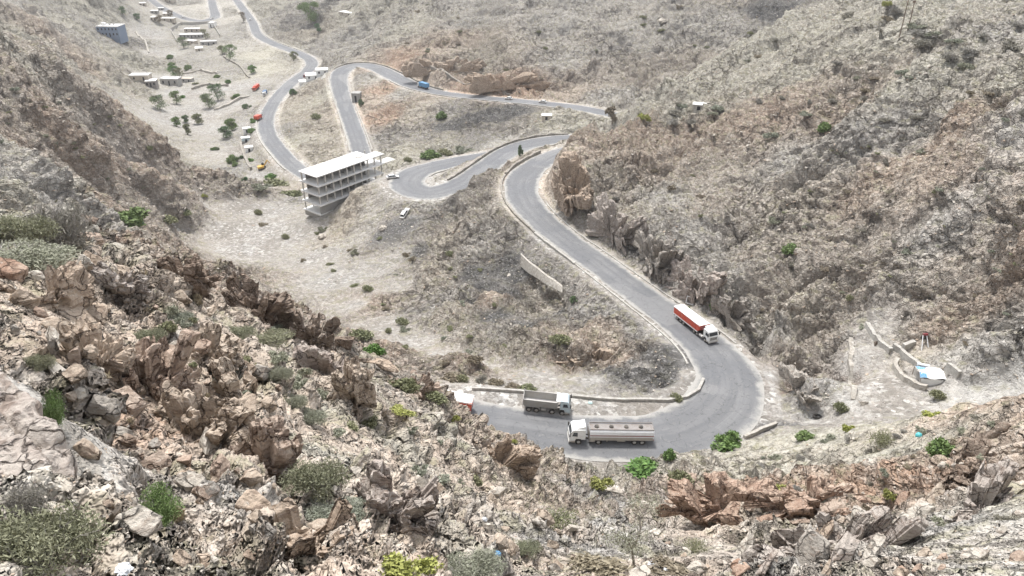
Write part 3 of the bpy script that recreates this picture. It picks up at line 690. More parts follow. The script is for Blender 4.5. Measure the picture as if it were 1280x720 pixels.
# ------------------------------------------------------------------ small mesh builder
class MB:
    def __init__(s): s.v = []; s.f = []; s.m = []; s.mi = 0
    def add(s, vs, fs):
        k = len(s.v); s.v += [tuple(a) for a in vs]
        for f in fs: s.f.append(tuple(k + i for i in f)); s.m.append(s.mi)
        return s
    def box(s, x0, x1, y0, y1, z0, z1, tx=0, ty=0):
        """box; the top may be drawn in by tx, ty (taper)"""
        vs = [(x0, y0, z0), (x1, y0, z0), (x1, y1, z0), (x0, y1, z0), (x0 + tx, y0 + ty, z1), (x1 - tx, y0 + ty, z1), (x1 - tx, y1 - ty, z1), (x0 + tx, y1 - ty, z1)]
        return s.add(vs, [(3, 2, 1, 0), (4, 5, 6, 7), (0, 1, 5, 4), (1, 2, 6, 5), (2, 3, 7, 6), (3, 0, 4, 7)])
    def prism_y(s, prof, y0, y1):
        """profile in the x-z plane pushed along y"""
        n = len(prof)
        vs = [(x, y0, z) for x, z in prof] + [(x, y1, z) for x, z in prof]
        return s.add(vs, [tuple(range(n)), tuple(range(2 * n - 1, n - 1, -1))] + [((i + 1) % n, i, n + i, n + (i + 1) % n) for i in range(n)])
    def prism_x(s, prof, x0, x1):
        n = len(prof)
        vs = [(x0, y, z) for y, z in prof] + [(x1, y, z) for y, z in prof]
        return s.add(vs, [tuple(range(n))[::-1], tuple(range(n, 2 * n))] + [(i, (i + 1) % n, n + (i + 1) % n, n + i) for i in range(n)])
    def cyl(s, p0, p1, r0, r1=None, n=10, caps=True):
        r1 = r0 if r1 is None else r1
        p0 = Vector(p0); p1 = Vector(p1); d = (p1 - p0).normalized()
        a = d.orthogonal().normalized(); b_ = d.cross(a)
        vs = [p0 + (a * math.cos(t) + b_ * math.sin(t)) * r0 for t in [2 * math.pi * i / n for i in range(n)]]
        vs += [p1 + (a * math.cos(t) + b_ * math.sin(t)) * r1 for t in [2 * math.pi * i / n for i in range(n)]]
        fs = [(i, (i + 1) % n, n + (i + 1) % n, n + i) for i in range(n)]
        if caps: fs += [tuple(range(n))[::-1], tuple(range(n, 2 * n))]
        return s.add(vs, fs)
    def ring_y(s, c, ro, ri, w, n=20):
        """tyre-like ring about the y axis"""
        vs = []; fs = []
        prof = [(ri, -w / 2), (ro * .93, -w / 2), (ro, -w * .33), (ro, w * .33), (ro * .93, w / 2), (ri, w / 2)]
        for i in range(n):
            t = 2 * math.pi * i / n
            for r, y in prof: vs.append((c[0] + r * math.cos(t), c[1] + y, c[2] + r * math.sin(t)))
        k = len(prof)
        for i in range(n):
            for j in range(k):
                fs.append((i * k + j, i * k + (j + 1) % k, ((i + 1) % n) * k + (j + 1) % k, ((i + 1) % n) * k + j))
        return s.add(vs, fs)
    def build(s, name, mat, parent=None, smooth=False, bevel=0, seg=2):
        me = bpy.data.meshes.new(name); me.from_pydata(s.v, [], s.f)
        if bevel or True:
            bm = bmesh.new(); bm.from_mesh(me)
            bmesh.ops.recalc_face_normals(bm, faces=bm.faces[:])
            if bevel:
                es = [e for e in bm.edges if len(e.link_faces) == 2 and e.calc_face_angle(0) > .5]
                bmesh.ops.bevel(bm, geom=es, offset=bevel, segments=seg, affect='EDGES', profile=.6, clamp_overlap=True)
            bm.to_mesh(me); bm.free()
        for m_ in (mat if isinstance(mat, (list, tuple)) else [mat]): me.materials.append(m_)
        if smooth: me.shade_smooth()
        o = bpy.data.objects.new(name, me); COL.objects.link(o)
        if parent is not None: o.parent = parent
        return o
def empty(name, loc=(0, 0, 0), rot=(0, 0, 0)):
    o = bpy.data.objects.new(name, None); COL.objects.link(o); o.location = loc; o.rotation_euler = rot
    o.empty_display_size = .2
    return o
KIDS = {}
def kids(o): return [c for c in bpy.data.objects if c.parent == o]
def copy_tree(o, parent=None):
    c = o.copy(); COL.objects.link(c)
    if parent is not None: c.parent = parent
    for ch in o.children: copy_tree(ch, c)
    return c

# ------------------------------------------------------------------ simple materials with wear
def paint(name, col, rough=.45, dirt=(.33, .28, .22), amt=.45, scale=1.2, metal=0., low=None, spec=.4):
    """coat of paint with dust blotches and fine grain; dust clings more near the ground (low = height)"""
    m, nt, bs = new_mat(name); q = NB(nt)
    tc = q.n('ShaderNodeTexCoord').outputs['Object']
    n1 = q.noise(tc, scale, 5, .65); n2 = q.noise(tc, scale * 9, 3, .6)
    f = q.ramp(n1, .42, .72, 0, amt)
    if low is not None:
        sp = q.n('ShaderNodeSeparateXYZ'); q.l(tc, sp.inputs[0])
        f = q.math('MAXIMUM', f, q.ramp(q.math('ADD', sp.outputs[2], q.math('MULTIPLY', n1, .5)), low, low + .9, .75, 0))
    c = q.mix(f, col, dirt)
    c = q.mix(q.ramp(n2, .5, .75, 0, amt * .35), c, tuple(x * .55 for x in dirt))
    q.l(c, bs.inputs['Base Color']); bs.inputs['Roughness'].default_value = rough; bs.inputs['Metallic'].default_value = metal
    bs.inputs['Specular IOR Level'].default_value = spec
    q.l(q.bump(n2, .15, .02), bs.inputs['Normal'])
    return m
def stone_mat(name, c1, c2, c3, scale=2.0, blocks=2.2):
    m, nt, bs = new_mat(name); q = NB(nt)
    pos = q.obj()
    n1 = q.noise(pos, scale, 5, .65); n2 = q.noise(pos, scale * 6, 4, .65)
    c = q.mix(q.ramp(n1, .4, .6), c1, c2)
    v = q.n('ShaderNodeTexVoronoi', feature='F1'); v.inputs['Scale'].default_value = blocks; q.l(pos, v.inputs['Vector'])
    sp = q.n('ShaderNodeSeparateColor'); q.l(v.outputs['Color'], sp.inputs[0])
    c = q.mix(q.ramp(sp.outputs[0], .4, 1., 0, .6), c, c3)
    c = q.mix(q.ramp(n2, .55, .75, 0, .5), c, tuple(x * .45 for x in c1))
    q.l(c, bs.inputs['Base Color']); bs.inputs['Roughness'].default_value = .92; bs.inputs['Specular IOR Level'].default_value = .15
    h = q.math('ADD', q.math('MULTIPLY', v.outputs['Distance'], -.5), n2)
    q.l(q.bump(h, .7, .08), bs.inputs['Normal'])
    return m
def leaf_mat(name, c1, c2, rough=.75):
    m, nt, bs = new_mat(name); q = NB(nt)
    pos = q.obj()
    oi = q.n('ShaderNodeObjectInfo').outputs['Random']
    at = q.n('ShaderNodeAttribute', attribute_name='leafv').outputs['Fac']
    c = q.mix(at, c1, c2)
    c = q.mix(q.ramp(q.noise(pos, 2.2, 3), .4, .65, 0, .5), c, tuple(x * .6 for x in c1))
    c = q.mix(q.math('MULTIPLY', oi, .35), c, (.30, .27, .17))
    q.l(c, bs.inputs['Base Color']); bs.inputs['Roughness'].default_value = rough; bs.inputs['Specular IOR Level'].default_value = .2
    bs.inputs['Subsurface Weight'].default_value = 0
    return m
M = dict(
    white=paint('white_paint', (.78, .78, .76), .4, amt=.3, low=.5), whiteclean=paint('white_sheet_metal', (.80, .80, .78), .5, amt=.25, scale=.5),
    red=paint('red_paint', (.62, .075, .035), .45, amt=.35, low=.9), dkred=paint('dark_red_paint', (.25, .04, .05), .5, amt=.3),
    blue=paint('blue_paint', (.10, .27, .46), .5, amt=.35), blue2=paint('pale_blue_paint', (.52, .62, .66), .5, amt=.4, low=.6), dkblue=paint('deep_blue_paint', (.045, .13, .26), .5, amt=.3),
    tarp=paint('white_tarpaulin', (.83, .82, .79), .75, amt=.22, scale=.6, spec=.2), glass=paint('dark_glass', (.025, .032, .038), .12, (.2, .19, .17), amt=.25, spec=.6),
    rubber=paint('tyre_rubber', (.028, .027, .026), .85, (.22, .19, .16), amt=.5), rim=paint('wheel_rim', (.42, .41, .39), .5, amt=.6), chassis=paint('dark_chassis', (.05, .048, .045), .7, amt=.5),
    grey=paint('grey_dump_steel', (.38, .37, .35), .6, amt=.5), greylt=paint('worn_bed_steel', (.58, .56, .53), .5, amt=.45, dirt=(.34, .30, .26)), rust=paint('rusty_steel', (.27, .25, .235), .8, amt=.6, dirt=(.17, .125, .10)),
    maroon=paint('maroon_stripe', (.24, .055, .05), .5, amt=.4), tank=paint('tank_side', (.78, .785, .79), .35, amt=.25, dirt=(.45, .44, .42)), skirt=paint('dirty_grey_skirt', (.40, .37, .33), .7, amt=.5),
    lamp=paint('lamp_lens', (.7, .68, .6), .2, amt=.1), redlamp=paint('red_lamp_lens', (.5, .02, .02), .25, amt=.1),
    concrete=paint('pale_concrete', (.56, .54, .50), .9, (.36, .33, .29), amt=.55, scale=.35, spec=.15), conc2=paint('grey_concrete', (.36, .35, .33), .9, (.25, .23, .2), amt=.5, scale=.4, spec=.15), roofw=paint('white_roof', (.76, .75, .72), .85, (.5, .47, .43), amt=.35, scale=.25, spec=.15),
    bluewall=paint('blue_grey_wall', (.20, .25, .33), .85, (.3, .3, .3), amt=.3, scale=.3), dark=paint('dark_opening', (.03, .03, .032), .9, (.06, .055, .05), amt=.4), plaster=paint('beige_plaster', (.48, .43, .36), .9, (.33, .28, .23), amt=.5, scale=.4),
    wall=stone_mat('rubble_masonry', (.33, .30, .26), (.42, .39, .34), (.52, .49, .44)), wallp=stone_mat('pale_parapet_stone', (.38, .36, .325), (.47, .45, .41), (.28, .26, .23)),
    walld=stone_mat('dark_parapet_stone', (.20, .185, .16), (.32, .29, .25), (.44, .41, .36)),
    rock=None, wood=paint('weathered_wood', (.17, .12, .085), .85, amt=.4), twig=paint('dry_twigs', (.31, .285, .26), .9, (.22, .2, .17), amt=.5), bark=paint('grey_bark', (.23, .20, .17), .9, amt=.4),
    teal=paint('turquoise_plastic', (.08, .42, .45), .4, amt=.2), bagb=paint('blue_plastic_film', (.12, .33, .55), .35, (.6, .65, .7), amt=.5, scale=6), bagw=paint('white_plastic_film', (.78, .80, .82), .35, (.55, .57, .58), amt=.4, scale=6), bagt=paint('mint_plastic_film', (.42, .62, .60), .35, (.7, .72, .7), amt=.4, scale=6),
    l_green=leaf_mat('green_leaves', (.085, .17, .045), (.17, .28, .08)), l_olive=leaf_mat('olive_leaves', (.17, .185, .095), (.27, .28, .16)), l_yell=leaf_mat('yellow_green_leaves', (.27, .30, .06), (.42, .44, .12)),
    l_grey=leaf_mat('grey_green_leaves', (.25, .27, .20), (.37, .38, .31)), l_dry=leaf_mat('dry_grey_twigs', (.25, .235, .21), (.37, .355, .32)), l_straw=leaf_mat('straw_blades', (.44, .36, .24), (.56, .48, .35)), l_dark=leaf_mat('dark_green_leaves', (.085, .15, .075), (.15, .235, .105)),
    l_og=leaf_mat('dusty_olive_leaves', (.20, .21, .13), (.32, .33, .23)), l_brown=leaf_mat('brown_scrub', (.22, .18, .135), (.31, .265, .20)),
)
def rock_mat(name, a, b_, c):
    m, nt, bs = new_mat(name); q = NB(nt)
    pos = q.obj()
    oi = q.n('ShaderNodeObjectInfo').outputs['Random']
    n1 = q.noise(pos, 1.1, 6, .65, .5); n2 = q.noise(pos, 5.5, 5, .7, .4); n3 = q.noise(q.map(pos, (.6, .6, 3), (R(30), R(-35), 0)), 3.0, 4, .6)
    col = q.mix(q.ramp(n1, .38, .62), a, b_)
    col = q.mix(q.math('MULTIPLY', oi, .7), col, c)
    col = q.mix(q.ramp(n3, .52, .62, 0, .55), col, (.17, .12, .09))
    col = q.mix(q.ramp(n2, .50, .68, 0, .55), col, tuple(x * .42 for x in a))
    col = q.mix(q.ramp(n2, .44, .3, 0, .5), col, (.60, .54, .46))
    q.l(col, bs.inputs['Base Color']); bs.inputs['Roughness'].default_value = .92; bs.inputs['Specular IOR Level'].default_value = .12
    cv = q.n('ShaderNodeTexVoronoi', feature='DISTANCE_TO_EDGE'); cv.inputs['Scale'].default_value = 1.1; cn = q.n('ShaderNodeTexNoise'); cn.inputs['Scale'].default_value = 1.6; cn.inputs['Detail'].default_value = 5; q.l(pos, cn.inputs['Vector'])
    cm = q.n('ShaderNodeVectorMath', operation='MULTIPLY_ADD'); q.l(cn.outputs['Color'], cm.inputs[0]); cm.inputs[1].default_value = (1.3, 1.3, 1.3); q.l(pos, cm.inputs[2]); q.l(cm.outputs[0], cv.inputs['Vector'])
    ck = q.ramp(cv.outputs['Distance'], 0, .05, .8, 0)
    col = q.mix(ck, col, tuple(x * .3 for x in a)); q.l(col, bs.inputs['Base Color'])
    h = q.math('SUBTRACT', q.math('ADD', n2, q.math('MULTIPLY', n3, .8)), ck)
    b1 = q.bump(h, .8, .12); q.l(q.bump(q.vor(pos, 9.), .35, .03, b1), bs.inputs['Normal'])
    return m
M['rock_t'] = rock_mat('tan_rock', (.40, .31, .235), (.50, .40, .31), (.44, .38, .31))
M['rock_r'] = rock_mat('red_brown_rock', (.33, .215, .155), (.43, .32, .245), (.42, .36, .30))
M['rock_w'] = rock_mat('pale_rock', (.52, .47, .40), (.60, .55, .48), (.46, .42, .36))
M['rock_s'] = rock_mat('pinkish_grey_rock', (.36, .30, .26), (.46, .41, .36), (.4, .36, .32))
M['rock_g'] = rock_mat('grey_rock', (.30, .27, .235), (.38, .35, .31), (.42, .38, .33))
M['rock_d'] = rock_mat('dark_brown_rock', (.20, .145, .11), (.29, .225, .175), (.26, .22, .18))

# ------------------------------------------------------------------ foliage meshes
def leaf_cloud(n, blobs, leaf, rng, up=.3, asp=1.6):
    """n small leaf faces spread through a set of blobs (cx,cy,cz,rx,ry,rz)"""
    bl_ = np.array(blobs); vol = bl_[:, 3] * bl_[:, 4] * bl_[:, 5]; idx = rng.choice(len(bl_), n, p=vol / vol.sum())
    d = rng.normal(size=(n, 3)); d /= np.linalg.norm(d, axis=1)[:, None]
    r = rng.random(n)**.45 * (1 + .12 * rng.normal(size=n))
    c = bl_[idx, :3] + d * r[:, None] * bl_[idx, 3:6]
    c[:, 2] = np.maximum(c[:, 2], .02)
    a = rng.normal(size=(n, 3)) + d * .6; a[:, 2] += up; a /= np.linalg.norm(a, axis=1)[:, None]
    b_ = np.cross(a, rng.normal(size=(n, 3))); b_ /= np.linalg.norm(b_, axis=1)[:, None]
    s = leaf * (.6 + .8 * rng.random(n))[:, None]
    v = np.stack([c - a * s * asp / 2, c + b_ * s / 2, c + a * s * asp / 2, c - b_ * s / 2], 1).reshape(-1, 3)
    q = np.arange(n * 4).reshape(n, 4)
    return v, q
def leaf_mesh(name, v, q, mat, rng):
    me = bpy.data.meshes.new(name)
    me.vertices.add(len(v)); me.vertices.foreach_set('co', v.astype(np.float32).ravel())
    me.loops.add(q.size); me.loops.foreach_set('vertex_index', q.astype(np.int32).ravel())
    me.polygons.add(len(q)); me.polygons.foreach_set('loop_start', np.arange(0, q.size, 4, dtype=np.int32)); me.update(calc_edges=True)
    a = me.attributes.new('leafv', 'FLOAT', 'POINT'); a.data.foreach_set('value', np.repeat(rng.random(len(q)), 4)[:len(v)].astype(np.float32))
    me.materials.append(mat)
    return me
def stems_mb(n, rad, hgt, rng, r0=.012, forks=2, lean=.6):
    mb = MB()
    for i in range(n):
        t = rng.random() * 6.28; l = lean * (.3 + rng.random())
        p = Vector((.06 * rad * math.cos(t), .06 * rad * math.sin(t), -.15 * hgt)); d = Vector((math.cos(t) * l, math.sin(t) * l, 1)).normalized()
        L_ = hgt * (.7 + .4 * rng.random()); tips = [(p, d, r0, L_)]
        for lev in range(forks + 1):
            nx = []
            for (p, d, r, L2) in tips:
                e = p + d * L2 * .5
                mb.cyl(p, e, r, r * .6, 4, False)
                for k in range(2):
                    dd = (d + Vector(rng.normal(size=3)) * .38 + Vector((0, 0, .08))).normalized()
                    nx.append((e, dd, r * .6, L2 * .72))
            tips = nx
    return mb
PROTO = {}
def bush_proto(key, mat, seed, n=700, rad=.6, hgt=.7, leaf=.07, stems=5, blobs=7, up=.4, asp=1.8, sr=.012, forks=1):
    rng = np.random.default_rng(seed)
    bl_ = []
    for i in range(blobs):
        t = rng.random() * 6.28; rr = rad * .62 * math.sqrt(rng.random())
        h = hgt * (.25 + .55 * rng.random()) * (1 - .35 * rr / rad)
        s = rad * (.30 + .25 * rng.random())
        bl_.append((rr * math.cos(t), rr * math.sin(t), h, s, s, s * .75 * hgt / rad))
    v, q = leaf_cloud(n, bl_, leaf, rng, up, asp)
    PROTO[key] = (leaf_mesh('foliage', v, q, mat, rng), stems_mb(stems, rad, hgt, rng, sr, forks).build('tmp', M['twig']))
    o = PROTO[key][1]; me = o.data; bpy.data.objects.remove(o); me.name = 'stems'
    PROTO[key] = (PROTO[key][0], me)
def place_bush(key, name, loc, scale, label, cat='bush', group=None, parts=True, rz=None, sz=1.0, sx=1.0):
    root = empty(name, loc, (0, 0, random.random() * 6.28 if rz is None else rz)) if parts else None
    fo, st = PROTO[key]
    if parts:
        root.scale = (scale * sx, scale, scale * sz)
        a = bpy.data.objects.new('foliage', fo); COL.objects.link(a); a.parent = root
        b_ = bpy.data.objects.new('stems', st); COL.objects.link(b_); b_.parent = root
    else:
        root = bpy.data.objects.new(name, fo); COL.objects.link(root)
        root.location = loc; root.rotation_euler = (0, 0, random.random() * 6.28); root.scale = (scale * sx, scale, scale * sz)
    tag(root, label, cat, group)
    return root
def px2m(p, px): return px / F * depth(p)
# ------------------------------------------------------------------ vehicles (x forward, y left, z up)
def wheel(root, x, y, r=.52, w=.32, dual=False, steel='rim'):
    s = 1 if y > 0 else -1
    e = MB(); e.ring_y((0, 0, 0), r, r * .55, w * (1.9 if dual else 1), 20)
    t = e.build('tyre', M['rubber'], None, smooth=False)
    wroot = empty('wheel', (x, y - s * (w * .45 if dual else 0), r)); wroot.parent = root
    t.parent = wroot
    ww = w * (.95 if dual else .5)
    m = MB(); m.cyl((0, s * ww * .55, 0), (0, s * ww * .95, 0), r * .56, r * .5, 16); m.cyl((0, s * ww * .9, 0), (0, s * (ww + .06), 0), r * .2, r * .16, 10)
    m.build('rim', M[steel], wroot)
    return wroot
def cab(root, x0, L=2.2, W=2.45, z0=.55, H=3.0, mat='white', deflector=True, grille=True):
    """cab-over-engine cab; x0 = front face"""
    b_ = MB(); xb = x0 - L
    prof = [(x0, z0), (x0 + .02, z0 + 1.15), (x0 - .05, z0 + 1.25), (x0 - .38, H - .25), (x0 - .62, H), (xb + .1, H + .02), (xb, H - .2), (xb, z0 + .45), (x0 - 1.9 if L > 2 else xb, z0 + .45), (x0 - 1.75, z0 + .62), (x0 - 1.05, z0 + .62), (x0 - .85, z0)]
    b_.prism_y(prof, -W / 2, W / 2)
    body = b_.build('cab', M[mat], root, bevel=.06)
    g = MB(); wz0, wz1 = z0 + 1.33, H - .38
    def xf(z): return x0 - .05 - .33 * (z - z0 - 1.25) / (H - .25 - z0 - 1.25)
    g.add([(xf(wz0) + .02, -W / 2 + .16, wz0), (xf(wz0) + .02, W / 2 - .16, wz0), (xf(wz1) + .02, W / 2 - .26, wz1), (xf(wz1) + .02, -W / 2 + .26, wz1),
           (xf(wz0) - .1, -W / 2 + .16, wz0), (xf(wz0) - .1, W / 2 - .16, wz0), (xf(wz1) - .1, W / 2 - .26, wz1), (xf(wz1) - .1, -W / 2 + .26, wz1)],
          [(0, 1, 2, 3), (7, 6, 5, 4), (0, 4, 5, 1), (1, 5, 6, 2), (2, 6, 7, 3), (3, 7, 4, 0)])
    g.build('windscreen', M['glass'], root)
    for s in (-1, 1):
        d = MB(); d.prism_y([(x0 - .42, z0 + 1.22), (x0 - .62, H - .5), (x0 - 1.25, H - .5), (x0 - 1.3, z0 + 1.18)], s * (W / 2 - .03), s * (W / 2 + .012))
        d.build('side_window', M['glass'], root)
        mr = MB(); mr.box(x0 - .12, x0 + .05, s * (W / 2 + .1), s * (W / 2 + .34), z0 + 1.35, z0 + 2.05); mr.box(x0 - .3, x0 - .1, s * (W / 2 - .02), s * (W / 2 + .2), z0 + 1.9, z0 + 1.95)
        mr.build('mirror', M['chassis'], root)
        st = MB(); st.box(x0 - .95, x0 - .35, s * (W / 2 - .1), s * (W / 2 + .03), z0 - .12, z0 + .18); st.build('step', M['skirt'], root)
        hl = MB(); hl.box(x0 - .02, x0 + .06, s * (W / 2 - .5), s * (W / 2 - .12), z0 + .12, z0 + .34); hl.build('headlight', M['lamp'], root)
    bp = MB(); bp.box(x0 - .1, x0 + .1, -W / 2 + .02, W / 2 - .02, z0 - .2, z0 + .1); bp.build('bumper', M[mat], root, bevel=.03)
    if grille:
        gr = MB()
        for k in range(3): gr.box(x0 + .0, x0 + .05, -W / 2 + .35, W / 2 - .35, z0 + .42 + .22 * k, z0 + .54 + .22 * k)
        gr.build('grille', M['chassis'], root)
    if deflector:
        df = MB(); df.prism_y([(x0 - .75, H + .01), (xb + .15, H + .55), (xb + .05, H + .55), (xb + .05, H + .02)], -W / 2 + .25, W / 2 - .25); df.build('roof_deflector', M[mat], root, bevel=.04)
    return body
def chassis(root, x0, x1, z=.85):
    c = MB()
    for s in (-1, 1): c.box(x0, x1, s * .42 - .06, s * .42 + .06, z - .14, z + .12)
    k = x0 + .5
    while k < x1: c.box(k, k + .12, -.4, .4, z - .1, z + .05); k += 1.4
    return c.build('chassis', M['chassis'], root)
def make_tanker(loc, rot):
    t = empty('tanker_truck', loc, rot)
    H = 6.75
    cab(t, H, 2.55, 2.45, .6, 3.15)
    chassis(t, H - 6.0, H - .3, .8)
    for s in (-1, 1): ck = MB(); ck.box(H - 4.1, H - 3.2, s * .95 - .2, s * .95 + .2, .5, 1.0); ck.build('fuel_tank', M['skirt'], t, bevel=.06)
    # trailer barrel: slab-sided tank, rounded shoulders, sunken walkway
    x0, x1 = -6.6, 3.55
    yz = [(-1.12, 1.25), (-1.24, 1.7), (-1.26, 2.25), (-1.15, 2.72), (-.92, 3.02), (-.86, 3.0), (-.80, 2.86), (.80, 2.86), (.86, 3.0), (.92, 3.02), (1.15, 2.72), (1.26, 2.25), (1.24, 1.7), (1.12, 1.25)]
    b_ = MB(); b_.prism_x(yz, x0, x1); b_.build('tank_barrel', M['tank'], t, bevel=.02)
    for s in (-1, 1):
        st = MB(); st.add([(x0 + .02, s * 1.268, 1.92), (x1 - .02, s * 1.268, 1.92), (x1 - .02, s * 1.272, 2.1), (x0 + .02, s * 1.272, 2.1), (x0 + .02, s * 1.23, 1.92), (x1 - .02, s * 1.23, 1.92), (x1 - .02, s * 1.23, 2.1), (x0 + .02, s * 1.23, 2.1)],
                          [(0, 1, 2, 3), (7, 6, 5, 4), (0, 4, 5, 1), (3, 2, 6, 7), (0, 3, 7, 4), (1, 5, 6, 2)])
        st.build('stripe', M['maroon'], t)
        sk = MB(); sk.box(x0 + .1, x1 - .1, s * 1.22 - .03, s * 1.22 + .03, 1.0, 1.62); sk.build('side_skirt', M['skirt'], t)
    wk = MB(); wk.box(x0 + .1, x1 - .1, -.80, .80, 2.865, 2.90); wk.build('walkway', M['rust'], t)
    rl = MB()
    for s in (-1, 1): rl.box(x0, x1, s * .9 - .05, s * .9 + .05, 3.0, 3.16)
    rl.box(x1 - .08, x1, -.9, .9, 3.0, 3.16); rl.box(x0, x0 + .08, -.9, .9, 3.0, 3.16)
    rl.build('coaming', M['rust'], t)
    for k in range(4):
        xx = x1 - 1.15 - k * 2.35
        h = MB(); h.cyl((xx, 0, 2.9), (xx, 0, 3.12), .36, .33, 16); h.cyl((xx, 0, 3.12), (xx, 0, 3.2), .24, .2, 14); h.build('hatch', M['chassis'], t)
    fr = MB(); fr.box(x1 + .003, x1 + .12, -1.1, 1.1, 1.0, 1.35); fr.box(x1 + .1, x1 + .16, -.9, .9, 1.4, 2.7); fr.build('front_bulkhead', M['rust'], t)
    ch = MB()
    for s in (-1, 1): ch.box(x0 + .2, x1 - .6, s * .45 - .06, s * .45 + .06, .92, 1.24)
    ch.box(x0 + .8, x0 + 1.0, -1.1, 1.1, .9, 1.1); ch.box(-.5, -.3, -1.1, 1.1, .9, 1.1)
    ch.build('trailer_frame', M['chassis'], t)
    for s in (-1, 1):
        bx_ = MB(); bx_.box(-2.2, -.9, s * .98 - .15, s * .98 + .15, .62, 1.0); bx_.build('tool_box', M['skirt'], t, bevel=.03)
        mg = MB(); mg.prism_y([(-2.9, 1.02), (-3.0, 1.2), (-5.5, 1.2), (-5.6, 1.02), (-5.52, 1.02), (-5.45, 1.14), (-3.05, 1.14), (-2.98, 1.02)], s * .8, s * 1.2); mg.build('mudguard', M['skirt'], t)
        lg = MB(); lg.box(.6, .75, s * .85 - .06, s * .85 + .06, .35, 1.2); lg.build('landing_leg', M['skirt'], t)
    rb = MB(); rb.box(x0 - .12, x0 - .003, -1.15, 1.15, .75, .95); rb.build('rear_bumper', M['rust'], t)
    for s in (-1, 1):
        tl = MB(); tl.box(x0 - .15, x0 - .12, s * .95 - .15, s * .95 + .15, .8, .92); tl.build('tail_light', M['redlamp'], t)
        for x, dual in ((5.25, 0), (2.08, 1), (-3.65, 1), (-4.88, 1)):
            wheel(t, x, s * 1.08, .52, .3, bool(dual))
    return t
def make_tipper(loc, rot):
    """tractor with tandem axle and a covered tipping trailer"""
    t = empty('tipper_lorry', loc, rot)
    H = 7.0
    cab(t, H, 2.15, 2.4, .6, 3.0, 'white', True)
    chassis(t, 1.2, H - .3, .82)
    for s in (-1, 1): ft = MB(); ft.cyl((H - 3.6, s * 1.0, .75), (H - 2.4, s * 1.0, .75), .3, .3, 12); ft.build('fuel_tank', M['greylt'], t)
    x0, x1 = -7.0, 3.55
    b_ = MB(); b_.prism_y([(x0, 1.25), (x1 - .9, 1.25), (x1, 2.1), (x1, 2.95), (x0, 2.95)], -1.24, 1.24); b_.build('tipping_body', M['red'], t, bevel=.03)
    rb = MB()
    k = x0 + .6
    while k < x1 - .2:
        zb = 1.3 if k < x1 - 1 else 2.0
        for s in (-1, 1): rb.box(k, k + .12, s * 1.24 - .05, s * 1.24 + .05, zb, 2.9)
        k += 1.02
    rb.build('body_rib', M['red'], t)
    wr = MB()
    for s in (-1, 1): wr.box(x0, x1 - .9, s * 1.22 - .05, s * 1.22 + .05, 1.02, 1.243)
    wr.build('lower_rail', M['whiteclean'], t)
    # tarpaulin, arched, with rounded ends
    n, m_ = 9, 14; vs = []; fs = []
    for i in range(m_):
        u = i / (m_ - 1); x = x0 - .03 + (x1 - x0 + .06) * u
        e = min(1, min(u, 1 - u) * 5.5); e = math.sqrt(max(0, 1 - (1 - e)**2))
        hh = .05 + .42 * e + .03 * math.sin(i * 2.4)
        for j in range(n):
            a = j / (n - 1) * 2 - 1
            vs.append((x, a * 1.28, 2.93 + hh * (1 - abs(a)**2.6)))
    for i in range(m_ - 1):
        for j in range(n - 1): fs.append((i * n + j, i * n + j + 1, (i + 1) * n + j + 1, (i + 1) * n + j))
    base = len(vs)
    for i in range(m_):
        x = vs[i * n][0]
        for a in (-1.285, 1.285): vs.append((x, a, 2.72 + .03 * math.sin(i * 1.7)))
    for i in range(m_ - 1):
        fs.append((i * n, (i + 1) * n, base + (i + 1) * 2, base + i * 2)); fs.append((i * n + n - 1, base + i * 2 + 1, base + (i + 1) * 2 + 1, (i + 1) * n + n - 1))
    MB().add(vs, fs).build('tarpaulin', M['tarp'], t, smooth=False)
    fw = MB(); fw.box(x1 + .004, x1 + .1, -1.1, 1.1, 2.0, 2.75); fw.cyl((x1 + .25, 0, 1.2), (x1 + .25, 0, 2.6), .12, .12, 10); fw.build('front_ram', M['maroon'], t)
    ch = MB()
    for s in (-1, 1): ch.box(x0 + .1, x1 - .4, s * .45 - .06, s * .45 + .06, .85, 1.15)
    for k in (-6.3, -4.9, -3.5, -1.0, 1.6): ch.box(k, k + .15, -1.05, 1.05, .85, 1.02)
    ch.build('trailer_frame', M['chassis'], t)
    for s in (-1, 1):
        tl = MB(); tl.box(x0 - .08, x0 - .02, s * .95 - .15, s * .95 + .15, 1.03, 1.16); tl.build('tail_light', M['redlamp'], t)
        for x, dual in ((H - 1.45, 0), (2.55, 1), (1.3, 1), (-2.9, 1), (-4.2, 1), (-5.5, 1)):
            wheel(t, x, s * 1.05, .5, .3, bool(dual))
    bp = MB(); bp.box(x0 - .05, x0 + .1, -1.1, 1.1, .6, .78); bp.build('rear_bumper', M['chassis'], t)
    return t
